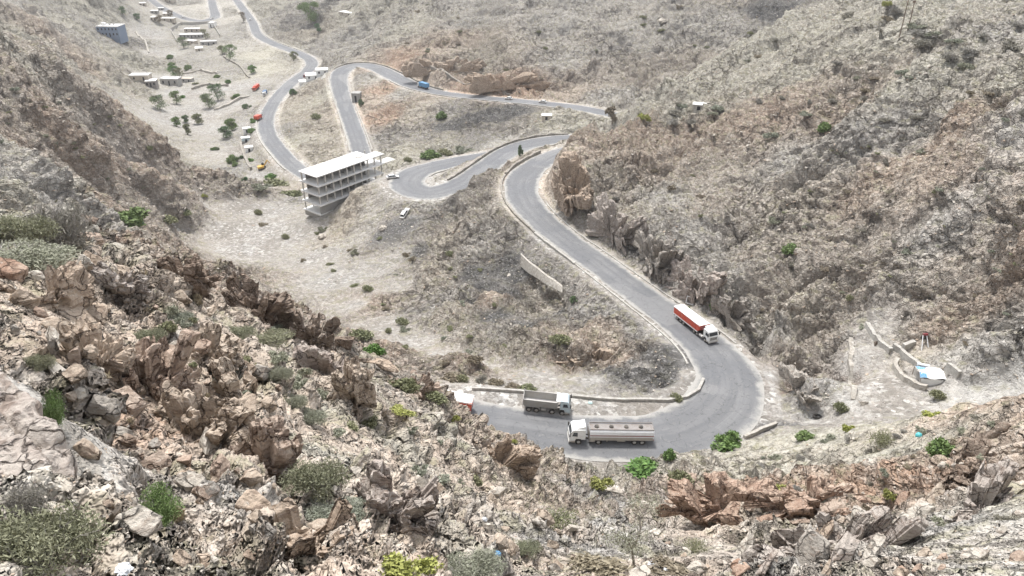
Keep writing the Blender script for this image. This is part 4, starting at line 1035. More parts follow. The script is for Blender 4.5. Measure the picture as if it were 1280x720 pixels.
def make_dump(loc, rot):
    t = empty('dump_truck', loc, rot)
    H = 3.95
    cab(t, H, 1.75, 2.4, .6, 2.95, 'blue2', False)
    chassis(t, -3.7, H - .3, .8)
    # open box: floor, two sides, tail board, headboard with canopy
    x0, x1 = -3.95, 1.75
    def panel(name, pts, th, mat):
        b_ = MB(); pts = [Vector(p) for p in pts]; nrm = (pts[1] - pts[0]).cross(pts[2] - pts[1]).normalized() * th
        b_.add([p - nrm / 2 for p in pts] + [p + nrm / 2 for p in pts], [(0, 1, 2, 3), (7, 6, 5, 4), (0, 4, 5, 1), (1, 5, 6, 2), (2, 6, 7, 3), (3, 7, 4, 0)])
        return b_.build(name, M[mat], t)
    fl = MB(); fl.box(x0, x1, -1.0, 1.0, 1.22, 1.32); fl.build('bed_floor', M['greylt'], t)
    for s in (-1, 1):
        panel('bed_side', [(x0, s * 1.02, 1.2), (x1, s * 1.02, 1.2), (x1, s * 1.22, 2.55), (x0, s * 1.22, 2.55)], .07, 'grey')
        rb = MB()
        for k in range(6):
            x = x0 + .45 + k * .95; rb.prism_x([(s * 1.05, 1.2), (s * 1.14, 1.2), (s * 1.31, 2.45), (s * 1.24, 2.45)], x, x + .1)
        rb.box(x0, x1, s * 1.24 - .06, s * 1.24 + .06, 2.5, 2.62)
        rb.build('side_rib', M['grey'], t)
    panel('tail_board', [(x0, -1.02, 1.2), (x0, 1.02, 1.2), (x0 - .05, 1.2, 2.6), (x0 - .05, -1.2, 2.6)], .08, 'grey')
    panel('headboard', [(x1, -1.02, 1.2), (x1, 1.02, 1.2), (x1 + .1, 1.22, 2.85), (x1 + .1, -1.22, 2.85)], .08, 'greylt')
    cp_ = MB(); cp_.box(x1 - .25, x1 + .45, -1.22, 1.22, 2.82, 2.9); cp_.build('canopy', M['whiteclean'], t, bevel=.02)
    ps = MB()
    for s in (-1, 1): ps.box(x0 - .1, x0 + .02, s * 1.28 - .06, s * 1.28 + .06, 1.1, 2.85)
    ps.build('tail_post', M['greylt'], t)
    for s in (-1, 1):
        mg = MB(); mg.prism_y([(x0 + .2, 1.08), (x0 + .3, 1.19), (x0 + 2.6, 1.19), (x0 + 2.9, .8), (x0 + 2.82, .76), (x0 + 2.54, 1.13), (x0 + .34, 1.13), (x0 + .26, 1.04)], s * .75, s * 1.18); mg.build('mudguard', M['grey'], t)
        ft = MB(); ft.box(-.9, -.1, s * .95 - .2, s * .95 + .2, .55, 1.0); ft.build('fuel_tank', M['grey'], t, bevel=.05)
        for x, dual in ((H - 1.3, 0), (H - 3.0, 0), (-1.65, 1), (-2.95, 1)):
            wheel(t, x, s * 1.02, .5, .3, bool(dual))
    return t
def make_box_truck(loc, rot, L=9.0, body='blue', cabm='white', W=2.4, H=3.3, ribs=True, name='box_truck'):
    t = empty(name, loc, rot)
    f = L / 2
    cab(t, f, 1.8, W, .6, 2.7, cabm, False)
    chassis(t, -f + .2, f - .4, .8)
    b_ = MB(); b_.box(-f, f - 1.95, -W / 2, W / 2, 1.1, H); b_.build('cargo_box', M[body], t, bevel=.05)
    if ribs:
        r_ = MB(); k = -f + .35
        while k < f - 2.1:
            for s in (-1, 1): r_.box(k, k + .09, s * W / 2 - .03, s * W / 2 + .04, 1.15, H - .05)
            k += .75
        r_.build('box_rib', M[body], t)
        tp = MB(); tp.box(-f + .05, f - 2.0, -W / 2 + .08, W / 2 - .08, H + .003, H + .04); tp.build('box_roof', M[body], t)
    for s in (-1, 1):
        for x in (f - 1.2, -f + 2.9, -f + 1.7): wheel(t, x, s * 1.02, .48, .28, x < 0)
        tl = MB(); tl.box(-f - .04, -f + .02, s * .9 - .12, s * .9 + .12, .98, 1.09); tl.build('tail_light', M['redlamp'], t)
    return t
def make_car(loc, rot, col='white', suv=False):
    t = empty('parked_car' if suv is None else 'car', loc, rot)
    L, W = 4.4, 1.72
    h = .62 if not suv else .8
    hz_ = h + .25
    b_ = MB(); b_.prism_y([(-L / 2, .35), (-L / 2 + .02, hz_ - .05), (-L / 2 + .25, hz_), (L / 2 - .9, hz_), (L / 2 - .1, hz_ - .14), (L / 2, .6), (L / 2 - .05, .32), (L / 2 - .4, .28), (-L / 2 + .3, .28)], -W / 2, W / 2)
    b_.build('body', M[col], t, bevel=.07)
    xb = -L / 2 + (.35 if not suv else .1); top = 1.42 if not suv else 1.78
    g = MB(); x0, x1 = xb, L / 2 - 1.05
    g.add([(x0, -W / 2 + .06, hz_ - .01), (x1, -W / 2 + .06, hz_ - .01), (x1, W / 2 - .06, hz_ - .01), (x0, W / 2 - .06, hz_ - .01), (x0 + (.6 if not suv else .2), -W / 2 + .24, top - .04), (x1 - .75, -W / 2 + .24, top - .04), (x1 - .75, W / 2 - .24, top - .04), (x0 + (.6 if not suv else .2), W / 2 - .24, top - .04)],
          [(3, 2, 1, 0), (4, 5, 6, 7), (0, 1, 5, 4), (1, 2, 6, 5), (2, 3, 7, 6), (3, 0, 4, 7)])
    g.build('windows', M['glass'], t)
    r_ = MB(); r_.box(x0 + (.55 if not suv else .15), x1 - .7, -W / 2 + .2, W / 2 - .2, top - .045, top + .02)
    for s in (-1, 1):
        for xa, xt in ((x0 - .02, x0 + (.58 if not suv else .18)), ((x0 + x1) / 2, (x0 + x1) / 2), (x1 + .02, x1 - .73)):
            r_.cyl((xa, s * (W / 2 - .05), hz_ - .02), (xt, s * (W / 2 - .23), top - .02), .045, .04, 5)
    r_.build('roof', M[col], t, bevel=0)
    for s in (-1, 1):
        hl = MB(); hl.box(L / 2 - .14, L / 2 - .02, s * .62 - .16, s * .62 + .16, .58, .70); hl.build('headlight', M['lamp'], t)
        for x in (L / 2 - .85, -L / 2 + .85): wheel(t, x, s * .78, .31, .2)
    return t
def on_ground_rot(p, hd, half=3.0):
    """Euler angles that lay a vehicle on the ground at p heading along hd"""
    d = Vector((hd[0], hd[1], 0)).normalized(); l_ = Vector((-d.y, d.x, 0))
    za = hz(p.x + d.x * half, p.y + d.y * half); zb = hz(p.x - d.x * half, p.y - d.y * half)
    zc_ = hz(p.x + l_.x * 1.0, p.y + l_.y * 1.0); zd = hz(p.x - l_.x * 1.0, p.y - l_.y * 1.0)
    f_ = Vector((d.x * 2 * half, d.y * 2 * half, za - zb)).normalized()
    l2 = Vector((l_.x * 2.0, l_.y * 2.0, max(-.3, min(.3, zc_ - zd)))).normalized()
    u_ = f_.cross(l2).normalized(); l2 = u_.cross(f_)
    mt = Matrix((f_, l2, u_)).transposed()
    return mt.to_euler()
def road_pose(name, u, v, side=0.0, rev=False, zoff=.0):
    """nearest point of a road to pixel (u, v), moved sideways, with heading along the road"""
    L = LINES[name]
    pr = np.array([proj(p)[:2] for p in L[:, :3]])
    k = int(np.argmin(np.hypot(pr[:, 0] - u, pr[:, 1] - v))); k = min(max(k, 3), len(L) - 4)
    a = L[k + 3, :3] - L[k - 3, :3]
    f_ = Vector(a).normalized(); 
    if rev: f_ = -f_
    l_ = Vector((-f_.y, f_.x, 0)).normalized(); u_ = f_.cross(l_).normalized()
    r_ = Matrix((f_, l_, u_)).transposed().to_euler()
    p = Vector(L[k, :3]) + l_ * side; p.z += .05 + zoff
    return p, r_

# near lorries; lengths follow the picture
p, r_ = road_pose('main_road', 766, 548, .4, True); r_.z += R(3)
t = make_tanker(p, r_); t.scale = (1, 1, .9); tag(t, 'white tanker lorry with maroon stripe and rusty tank top, crossing the lower road', 'truck')
p, r_ = road_pose('main_road', 863, 413, 1.2, True)
t = make_tipper(p, r_); t.scale = (.93,) * 3
tag(t, 'red tipper lorry under a white tarpaulin, descending towards the big bend', 'truck', 'red and white covered tipper lorries')
c = copy_tree(t); p, r_ = road_pose('main_road', 540, 506, -1.2, True)
c.location = p; c.rotation_euler = r_
c['label'] = 'red tipper lorry half hidden behind the near rock ridge, only its tail showing'
p = hit(683, 512); t = make_dump(p, on_ground_rot(p, (1, -.10), 2.5)); tag(t, 'grey open dump truck with pale blue cab, parked on the gravel verge', 'truck')
p, r_ = road_pose('upper_road', 528, 110, -.8, False)
t = make_box_truck(p, r_, 9.5, 'blue', 'white'); tag(t, 'blue box truck with white cab on the upper road', 'truck')
for (u, v, sd_, rev, lab) in [(634, 127, -1.2, False, 'white car on the upper road, the one nearer to the blue truck'), (677, 129, -1.0, False, 'white car on the upper road, the one farther from the blue truck')]:
    p, r_ = road_pose('upper_road', u, v, sd_, rev); t = make_car(p, r_); tag(t, lab, 'car', 'white cars on the upper road')
p = hit(507, 268); t = make_car(p, on_ground_rot(p, (.5, 1.0), 1.5)); t.name = 'parked_car'; tag(t, 'white car parked on dark gravel below the hairpin', 'car')
p = hit(491, 223); t = make_car(p, on_ground_rot(p, (1, .35), 1.5)); t.name = 'parked_car'; tag(t, 'white car parked between the concrete building and the hairpin', 'car')
p, r_ = road_pose('upper_road', 374, 96, -4.4, False); t = make_car(p, r_, 'dkred', True); tag(t, 'dark red van standing at the road beside the whitewashed huts', 'van')
p = hit(332, 119); t = make_box_truck(p, on_ground_rot(p, (.15, -1), 2.5), 6.5, 'dkblue', 'white', H=2.9); tag(t, 'dark blue truck with white cab parked left of the valley road', 'truck')
p = hit(321, 112); t = make_box_truck(p, on_ground_rot(p, (-.2, -1), 2.5), 7, 'red', 'red', H=3.0); tag(t, 'red truck parked behind the dark blue one, off the valley road', 'truck')
p = hit(323, 150); t = make_box_truck(p, on_ground_rot(p, (.12, 1), 2.5), 6.5, 'red', 'red', H=3.0); tag(t, 'red truck parked right at the edge of the valley road', 'truck')
for (u, v, lab) in [(229, 22, 'white car on the far valley road above the walled compound'), (266, 26, 'white car at the far junction beside the compound gate')]:
    p, r_ = road_pose('valley_road', u, v, 0, False); t = make_car(p, r_); t.scale = (1.15,) * 3; tag(t, lab, 'car', 'white cars in the far settlement')
p, r_ = road_pose('upper_road', 314, 25, .8, False); t = make_car(p, r_); t.scale = (1.15,) * 3; tag(t, 'white car high on the far road at the top edge', 'car', 'white cars in the far settlement')
# ------------------------------------------------------------------ buildings
def local_frame(root_loc, rz): return root_loc, (0, 0, rz)
# unfinished concrete building on the end of the spur
A = Vector(PZ(395.7, 220.7, -94.0)); B = Vector(PZ(477.6, 192, -94.0))
d = (B - A); Lb = d.length; ang = math.atan2(d.y, d.x); Wb = 9.2
b0 = empty('concrete_building', (A.x, A.y, -94.0 - 14.4), (0, 0, ang))
tag(b0, 'unfinished open concrete frame building with white flat roof beside the hairpin', 'building')
SH = 3.6
rf = MB(); rf.box(-.5, Lb - 4.2, -.5, Wb + .4, 14.05, 14.4); rf.build('roof', M['roofw'], b0, bevel=.03)
ex = MB(); ex.box(Lb - 4.197, Lb + .5, -.5, 4.2, 14.1, 14.35); ex.build('roof_extension', M['roofw'], b0)
sk = MB(); sk.box(Lb * .70, Lb * .78, 3.0, 5.5, 14.403, 14.7); sk.box(Lb * .52, Lb * .56, 6, 7.5, 14.403, 14.65); sk.box(Lb * .5, Lb * .53, 2.2, 3.3, 14.403, 14.6); sk.build('roof_upstand', M['concrete'], b0)
for k in range(0, 4):
    z = k * SH
    s_ = MB(); s_.box(-.7, Lb + (.3 if k > 2 else -.8), -.9 if k else -.2, Wb + .2, z - .2, z + .2); s_.build('floor_slab', M['roofw'], b0)
nb_ = 9
for k in range(4):
    for i in range(nb_ + 1):
        x = .3 + i * (Lb - 1.0) / nb_
        for y in (.0, Wb - .4):
            if k == 0 and y == 0.: continue
            c_ = MB(); c_.box(x - .2, x + .2, y, y + .4, k * SH + .203, (k + 1) * SH - .203 if k < 3 else 14.047); c_.build('column', M['concrete'], b0)
bw = MB(); bw.box(-.1, Lb * .72, -.1, .3, .203, SH - .203); bw.box(-.2, Lb * .8, -.15, Wb, -2.2, -.203); bw.build('basement_wall', M['conc2'], b0)
for k in (1, 2, 3):
    iw = MB(); iw.box(1.5, Lb - 2.5, Wb - .9, Wb - .7, k * SH + .203, (k + 1) * SH - .9)
    for i in (2, 4, 5, 7): iw.box(.3 + i * (Lb - 1.0) / nb_ + .25, .3 + i * (Lb - 1.0) / nb_ + .4, 2.2, Wb - .91, k * SH + .203, (k + 1) * SH - .203)
    iw.build('partition_wall', M['conc2'], b0)
st = MB()
for i in range(9): st.box(-2.4 + i * .35, -2.0 + i * .35, -1.2, .0 - .91, -.6 + i * .4, -.2 + i * .4)
pr = MB(); pr.box(Lb * .60, Lb * .60 + .5, -3.2, -2.6, -1.8, SH * 2 - .8); pr.box(Lb * .60 - .25, Lb * .60 + .75, -3.5, -2.4, SH * 1.1, SH * 2 - .5)
for i in range(5): pr.box(Lb * .60 - 1.1, Lb * .60 - .1, -3.3, -3.0, -1.2 + i * 1.1, -1.0 + i * 1.1)
pr.box(Lb * .60 - 1.3, Lb * .60 - 1.1, -3.3, -3.0, -2.5, 4.5)
pr.build('pier', M['concrete'], b0)
ct = MB(); ct.box(Lb + .35, Lb + 5.5, -1.2, 3.2, SH * 3 - .1, SH * 3 + .15); ct.build('entrance_slab', M['concrete'], b0)

def hut(name, u, v, w, dp, h, rz, label, wall='plaster', roof='roofw', openings=2, cat='house', group=None, parapet=True, storeys=1, win=None, sink=1.5, zadd=0):
    """flat-roofed block with parapet, door and windows; front faces -y in its own frame"""
    p = hit(u, v); r = empty(name, (p.x, p.y, p.z + zadd), (0, 0, rz)); tag(r, label, cat, group)
    b_ = MB(); b_.box(-w / 2, w / 2, 0, dp, -sink, h); b_.build('walls', M[wall], r)
    q_ = MB(); q_.box(-w / 2 - .2, w / 2 + .2, -.2, dp + .2, h + .002, h + .2)
    q_.build('roof', M[roof], r)
    if parapet:
        k = MB(); t_ = .22
        for a in ((-w / 2 - .2, w / 2 + .2, -.2, -.2 + t_), (-w / 2 - .2, w / 2 + .2, dp + .2 - t_, dp + .2), (-w / 2 - .2, -w / 2 - .2 + t_, -.2 + t_, dp + .2 - t_), (w / 2 + .2 - t_, w / 2 + .2, -.2 + t_, dp + .2 - t_)):
            k.box(a[0], a[1], a[2], a[3], h + .203, h + .65)
        k.build('parapet', M[roof], r)
    sh = h / storeys
    for s_ in range(storeys):
        for i in range(openings):
            x = -w / 2 + (i + .5) * w / openings
            isdoor = (s_ == 0 and i == openings // 2)
            z0_ = s_ * sh + (0 if isdoor else sh * .33); z1_ = s_ * sh + sh * .75
            o_ = MB(); ww = .55 if isdoor else .6
            o_.box(x - ww, x + ww, -.03, .12, z0_, z1_); o_.build('door' if isdoor else 'window', M['dark'], r)
    return r
# far grey-blue block on the left slope
r = hut('apartment_block', 136, 46, 19, 13, 8.2, R(-4), 'three-storey blue-grey block with white flat roof on the far left slope', 'bluewall', 'roofw', 6, 'building', None, True, 2, sink=6)
hm = MB(); hm.box(-7.5, -4, 5, 8, 8.2, 10.6); hm.build('stair_head', M['roofw'], r)
for (x, y) in ((-1, 8), (-2.5, 9), (1.8, 9)):
    wt = MB(); wt.cyl((x, y, 8.4), (x, y, 9.6), .6, .6, 10); wt.build('water_tank', M['conc2'], r)
# walled compound
def wall_px(name, pts, h, th, mat, label, cat='wall', group=None, step=2.0, sink=1.0, jag=.12, closed=False, top=None, world=None, cap=None):
    """a wall standing on the ground along pixel points (or world points)"""
    P3 = [hit(*p) for p in pts] if world is None else [Vector(p) for p in world]
    out = []
    for i in range(len(P3) - 1):
        a, b_ = P3[i], P3[i + 1]; n = max(1, int((b_ - a).length / step))
        for k in range(n): out.append(a.lerp(b_, k / n))
    out.append(P3[-1])
    zs = []
    for p in out: zs.append(hz(p.x, p.y) if world is None else p.z)
    vs = []; n = len(out); rnd = random.Random(int(out[0].x * 10))
    zs2 = [sum(zs[max(0, i - 1):i + 2]) / len(zs[max(0, i - 1):i + 2]) for i in range(n)]
    for i, p in enumerate(out):
        a = out[max(0, i - 1)]; b_ = out[min(n - 1, i + 1)]; d_ = Vector((b_.x - a.x, b_.y - a.y, 0)).normalized(); nn = Vector((-d_.y, d_.x, 0))
        hh = h * (1 + jag * (rnd.random() * 2 - 1)); zt = zs2[i] + hh; zb = min(zs[i], zs2[i]) - sink
        w_2 = th / 2 * (1 + .3 * jag * (rnd.random() * 2 - 1))
        for s_, z in ((-1, zb), (-1, zt), (1, zt), (1, zb)): vs.append((p.x + nn.x * w_2 * s_, p.y + nn.y * w_2 * s_, z))
    fs = []
    for i in range(n - 1):
        for j in range(4): fs.append((i * 4 + j, i * 4 + (j + 1) % 4, (i + 1) * 4 + (j + 1) % 4, (i + 1) * 4 + j))
    fs += [(0, 1, 2, 3), ((n - 1) * 4 + 3, (n - 1) * 4 + 2, (n - 1) * 4 + 1, (n - 1) * 4)]
    o = MB().add(vs, fs).build(name, M[mat], None)
    tag(o, label, cat, group)
    return o
cw = [((214, 39), (222, 54)), ((214, 39), (226, 31)), ((226, 31), (262, 29)), ((266, 31), (275, 46))]
cl = ['left wall of the far walled compound, running down towards the wadi', 'short slanting wall at the upper left of the far compound', 'back wall of the far compound along the valley road', 'right wall of the far compound, below the gatehouse']
for (a, b_), l_ in zip(cw, cl): wall_px('compound_wall', [a, b_], 2.6, .5, 'wallp', l_, 'wall', 'walls of the far compound', step=6, jag=.03)
hut('long_shed', 240, 48, 24, 7, 3.6, R(3), 'long white-roofed shed inside the far walled compound', 'conc2', 'roofw', 7, 'building', parapet=False)
hut('storehouse', 240, 40, 15, 5, 3.0, R(2), 'small white-roofed store behind the long shed in the compound', 'plaster', 'roofw', 3, 'building', parapet=False)
hut('gatehouse', 264, 35, 5.5, 8, 4.6, R(-8), 'white gatehouse at the upper right corner of the far compound', 'whiteclean', 'roofw', 1, 'building')
hut('shed', 261, 57, 14, 5, 3.4, R(12), 'white shed below the right part of the far compound', 'conc2', 'roofw', 3, 'house', 'sheds below the far compound')
hut('shed', 238, 55, 9, 5, 2.8, R(-25), 'tilted white-roofed shed below the middle of the far compound', 'plaster', 'roofw', 2, 'house', 'sheds below the far compound', parapet=False)
hut('shed', 249, 64, 6, 9, 2.4, R(20), 'narrow pale roofed shed, lowest one below the compound', 'plaster', 'roofw', 1, 'house', 'sheds below the far compound', parapet=False)
for (u, v, w_2, dp, h, rz, l_) in [(193, 17, 8, 5, 3.0, .1, 'low white hut above the compound, middle of its cluster'), (192, 26, 6, 8, 3.4, .05, 'tall narrow pale hut left of the far valley road'), (201, 13, 6, 5, 2.6, .2, 'bright white hut nearest the top of its cluster'), (210, 27, 13, 5, 3.2, -.05, 'white hut beside the far road, right of its cluster'), (208, 20, 8, 6, 2.6, .1, 'beige hut between white ones beside the far road'), (178, 7, 7, 5, 2.6, .15, 'small pale hut at the top left of the settlement'), (210, 3, 14, 7, 3.6, -.5, 'grey roadside house at the very top of the photo')]:
    hut('hut', u, v, w_2, dp, h, rz, l_, random.choice(['plaster', 'conc2', 'plaster']), 'roofw', 2, 'house', 'huts of the far settlement', parapet=False)
# houses by the wadi
hut('stone_house', 212, 107, 13, 7, 4.6, R(-3), 'grey stone house with white flat roof, right one by the wadi', 'conc2', 'roofw', 3, 'house', 'two houses on the wadi bank')
hut('stone_house', 174, 101, 13, 8, 3.4, R(4), 'low white-roofed house, left one on the wadi bank', 'plaster', 'roofw', 2, 'house', 'two houses on the wadi bank')
hut('ruined_house', 189, 109, 7, 7, 4.2, R(10), 'ruined brown house with dark gaps between the two wadi houses', 'rust', 'roofw', 3, 'house', None, parapet=False)
hut('hut', 233, 103, 8, 5, 2.6, R(-5), 'low dark-fronted hut just right of the wadi houses', 'conc2', 'plaster', 2, 'house', None, parapet=False)
# whitewashed huts at the bend
hut('whitewashed_hut', 391, 100, 9, 9, 3.0, R(15), 'whitewashed flat hut in the bend, left one of the pair', 'whiteclean', 'roofw', 2, 'house', 'whitewashed huts in the road bend', parapet=False, sink=3)
hut('whitewashed_hut', 403, 94, 8, 7, 3.4, R(15), 'whitewashed flat hut in the bend, right one against the retaining wall', 'whiteclean', 'roofw', 2, 'house', 'whitewashed huts in the road bend', parapet=False, sink=3)
yd = hit(383, 101); y_ = MB(); y_.box(-5, 5, -3.5, 3.5, -2.5, .35); o = y_.build('whitewashed_terrace', M['roofw'], None, bevel=.05); o.location = yd; o.rotation_euler = (0, 0, R(20)); tag(o, 'whitewashed terrace slab in front of the huts in the bend', 'terrace')
hut('guard_hut', 445, 128, 4.5, 5, 5.0, R(-5), 'small grey guard hut beside the upper arm of the road', 'conc2', 'conc2', 1, 'hut', None, parapet=False)
hut('pump_house', 432, 20, 18, 7, 3.0, R(-38), 'pale flat-roofed building cut into the slope near the top', 'plaster', 'roofw', 2, 'house', None, parapet=False, sink=6)
hut('hill_hut', 873, 138, 4, 3, 1.8, R(-20), 'ruined stone hut with a broken white roof on the scrub slope', 'wall', 'roofw', 1, 'hut', None, parapet=False, sink=2)
hut('water_cistern', 683, 150, 4.5, 3.5, 2.0, R(-5), 'small white cistern above the second bend', 'plaster', 'roofw', 1, 'cistern', None, parapet=False)

# ------------------------------------------------------------------ walls and parapets along the roads
def road_wall(name, rd, ua, ub, side, off, h, th, mat, label, group=None, gap=None, cat='wall', jag=.35, sink=.6):
    L = LINES[rd]; pr = np.array([proj(p)[:2] for p in L[:, :3]])
    ka = int(np.argmin(np.hypot(pr[:, 0] - ua[0], pr[:, 1] - ua[1]))); kb = int(np.argmin(np.hypot(pr[:, 0] - ub[0], pr[:, 1] - ub[1])))
    if ka > kb: ka, kb = kb, ka
    tg = np.gradient(L[:, :2], axis=0); tg /= np.maximum(np.linalg.norm(tg, axis=1), 1e-5)[:, None]
    pts = []
    for k in range(ka, kb + 1, 2):
        o_ = (L[k, 3] + off) * side
        pts.append((L[k, 0] - tg[k, 1] * o_, L[k, 1] + tg[k, 0] * o_, L[k, 2] - .02))
    # drop folds on tight bends
    return wall_px(name, None, h, th, mat, label, cat, group, step=50, sink=sink, jag=jag, world=pts)
# the main road runs from the tanker (start) up to the hidden end; +1 = left of travel, -1 = right
G_ = 'low parapets along the mountain road'
road_wall('parapet_wall', 'main_road', (690, 287), (652, 215), 1, .8, .55, .45, 'walld', 'dark low stone parapet on the outer side of the upper left bend', G_)
road_wall('parapet_wall', 'main_road', (742, 325), (692, 289), 1, 1.0, .6, .6, 'wallp', 'pale broken parapet above the concrete retaining wall', G_)
road_wall('parapet_wall', 'main_road', (905, 452), (742, 325), 1, .9, .16, .35, 'wallp', 'pale low kerb wall on the inner side of the long descent', G_)
road_wall('parapet_wall', 'main_road', (690, 195), (653, 220), 1, .8, .85, .6, 'walld', 'dark parapet where the road nears the hidden corner', G_)
road_wall('drain_kerb', 'main_road', (885, 432), (660, 255), -1, .8, .16, .35, 'wallp', 'pale drain kerb at the foot of the right-hand cliff', None, cat='kerb')
road_wall('parapet_wall', 'main_road', (575, 231), (712, 173), -1, .4, .75, .5, 'walld', 'dark stone parapet between the two stacked arms of road', G_)
road_wall('parapet_wall', 'main_road', (770, 181), (722, 172), -1, .6, .9, .6, 'wallp', 'pale parapet around the second bend below the upper road', G_)
road_wall('drain_kerb', 'main_road', (515, 217), (590, 199), -1, .5, .3, .4, 'wallp', 'pale kerb above the hairpin, below the shrubs', None, cat='kerb')
road_wall('parapet_wall', 'upper_road', (500, 99), (640, 126), 1, .6, .35, .45, 'wallp', 'pale kerb wall on the outer side of the upper road', G_)
road_wall('parapet_wall', 'upper_road', (720, 134), (645, 126), 1, .6, .35, .45, 'wallp', 'pale kerb wall of the upper road close to the hidden gorge', G_)
road_wall('parapet_wall', 'upper_road', (424, 96), (450, 190), -1, .4, .7, .5, 'wallp', 'pale parapet left of the steep upper arm', G_)
road_wall('parapet_wall', 'upper_road', (424, 105), (452, 190), 1, .6, .5, .5, 'wallp', 'pale parapet right of the steep upper arm', G_)
road_wall('parapet_wall', 'upper_road', (430, 87), (545, 115), -1, .5, .8, .55, 'walld', 'dark parapet at the back of the top bend', G_)
road_wall('parapet_wall', 'upper_road', (370, 212), (333, 150), 1, .5, .5, .6, 'wallp', 'pale parapet along the valley road below the spur', G_)
road_wall('parapet_wall', 'upper_road', (376, 68), (320, 35), -1, .5, .5, .6, 'wallp', 'pale parapet on the far valley road near the top', G_)
wall_px('boundary_wall', [(590, 487), (650, 491), (720, 497), (780, 502), (835, 502), (858, 498), (873, 489), (879, 476)], .6, .5, 'wallp', 'pale concrete wall curving along the gully inside the lowest bend', 'wall', None, step=1.5, jag=.04)
wall_px('masonry_bank', [(512, 87), (560, 97), (610, 107), (650, 116)], 1.6, 1.0, 'walld', 'old dark masonry wall running above the upper road', 'wall', None, step=3, jag=.25, sink=2)
# retaining walls: battered concrete faces under the road edge
def retaining(name, top_px, zt, bot_px, zb, label, mat='conc2', th=1.2):
    tp = [Vector(PZ(*t_, zt)) for t_ in top_px]; bt = [Vector(PZ(*b_, zb)) for b_ in bot_px]
    cc = sum(bt, Vector()) / len(bt); back = Vector((cc.x, cc.y, 0)).normalized() * th
    n = len(tp); vs = tp + bt + [p + back for p in tp] + [p + back for p in bt]
    fs = []
    for i in range(n - 1):
        fs += [(i, i + 1, n + i + 1, n + i), (2 * n + i, 3 * n + i, 3 * n + i + 1, 2 * n + i + 1), (i, 2 * n + i, 2 * n + i + 1, i + 1), (n + i, n + i + 1, 3 * n + i + 1, 3 * n + i)]
    fs += [(0, n, 3 * n, 2 * n), (n - 1, 3 * n - 1, 4 * n - 1, 2 * n - 1)]
    o = MB().add(vs, fs).build(name, M[mat], None); tag(o, label, 'wall'); return o
tpw = [Vector(PZ(u, v, -87.2)) for (u, v) in ((651, 318), (661, 328), (672, 336), (683, 345), (694, 352), (703, 359))]
n_ = len(tpw); bk = Vector((tpw[3].x, tpw[3].y, 0)).normalized()
rnv = tpw + [p - bk * 1.4 - Vector((0, 0, 2.7 - .38 * k_)) for k_, p in enumerate(tpw)] + [p + bk * 1.0 for p in tpw] + [p + bk * .6 - Vector((0, 0, 2.7 - .38 * k_)) for k_, p in enumerate(tpw)]
rnf = []
for i in range(n_ - 1):
    rnf += [(i, i + 1, n_ + i + 1, n_ + i), (2 * n_ + i, 3 * n_ + i, 3 * n_ + i + 1, 2 * n_ + i + 1), (i, 2 * n_ + i, 2 * n_ + i + 1, i + 1), (n_ + i, n_ + i + 1, 3 * n_ + i + 1, 3 * n_ + i)]
rnf += [(0, n_, 3 * n_, 2 * n_), (n_ - 1, 3 * n_ - 1, 4 * n_ - 1, 2 * n_ - 1)]
o = MB().add(rnv, rnf).build('retaining_wall', M['wall'], None); tag(o, 'sloping grey concrete retaining wall under the long descent', 'wall')
retaining('retaining_wall', [(406, 92), (411, 104), (416, 117), (421, 131)], -116.8, [(400, 100), (402, 115), (405, 126), (417, 136)], -123.5, 'grey concrete retaining wall beneath the top bend beside the huts', 'concrete')
# ruins and stone walls in the right-hand basin
GW = 'ruined stone walls in the right-hand basin'
wall_px('stone_wall', [(1121, 452), (1117, 460), (1121, 468), (1131, 477), (1143, 484), (1157, 488)], 1.0, .7, 'wall', 'curved stone wall of the round pen beside the tent', 'wall', GW, step=.8, jag=.15)
wall_px('stone_wall', [(1083, 409), (1092, 422), (1103, 434), (1113, 441)], 1.0, .7, 'wallp', 'pale straight stone wall at the head of the gravel yard', 'wall', GW, step=.9, jag=.25)
wall_px('stone_wall', [(1116, 436), (1126, 440), (1138, 452), (1150, 461)], 1.0, .7, 'wallp', 'pale wall line running from the yard down to the tent', 'wall', GW, step=.9, jag=.25)
wall_px('stone_wall', [(1127, 440), (1142, 431)], 1.4, .7, 'wallp', 'short oblique wall piece against the slope above the pen', 'wall', GW, step=.9, jag=.25)
wall_px('stone_wall', [(1063, 425), (1065, 438), (1062, 452), (1065, 466), (1062, 480), (1066, 500)], .45, .8, 'wall', 'long crumbling wall at the left edge of the gravel yard', 'wall', GW, step=.7, jag=.7)
wall_px('stone_wall', [(1144, 465), (1150, 474), (1157, 482)], 1.2, .6, 'wallp', 'short wall between the round pen and the tent', 'wall', GW, step=.8, jag=.2)
wall_px('stone_wall', [(1183, 461), (1198, 472)], 1.0, .6, 'wallp', 'low wall stub right of the tent', 'wall', GW, step=.8, jag=.2)
wall_px('stone_wall', [(930, 548), (950, 540), (970, 532)], .7, .5, 'wall', 'low wall along the verge below the green bush', 'wall', None, step=.9, jag=.2)

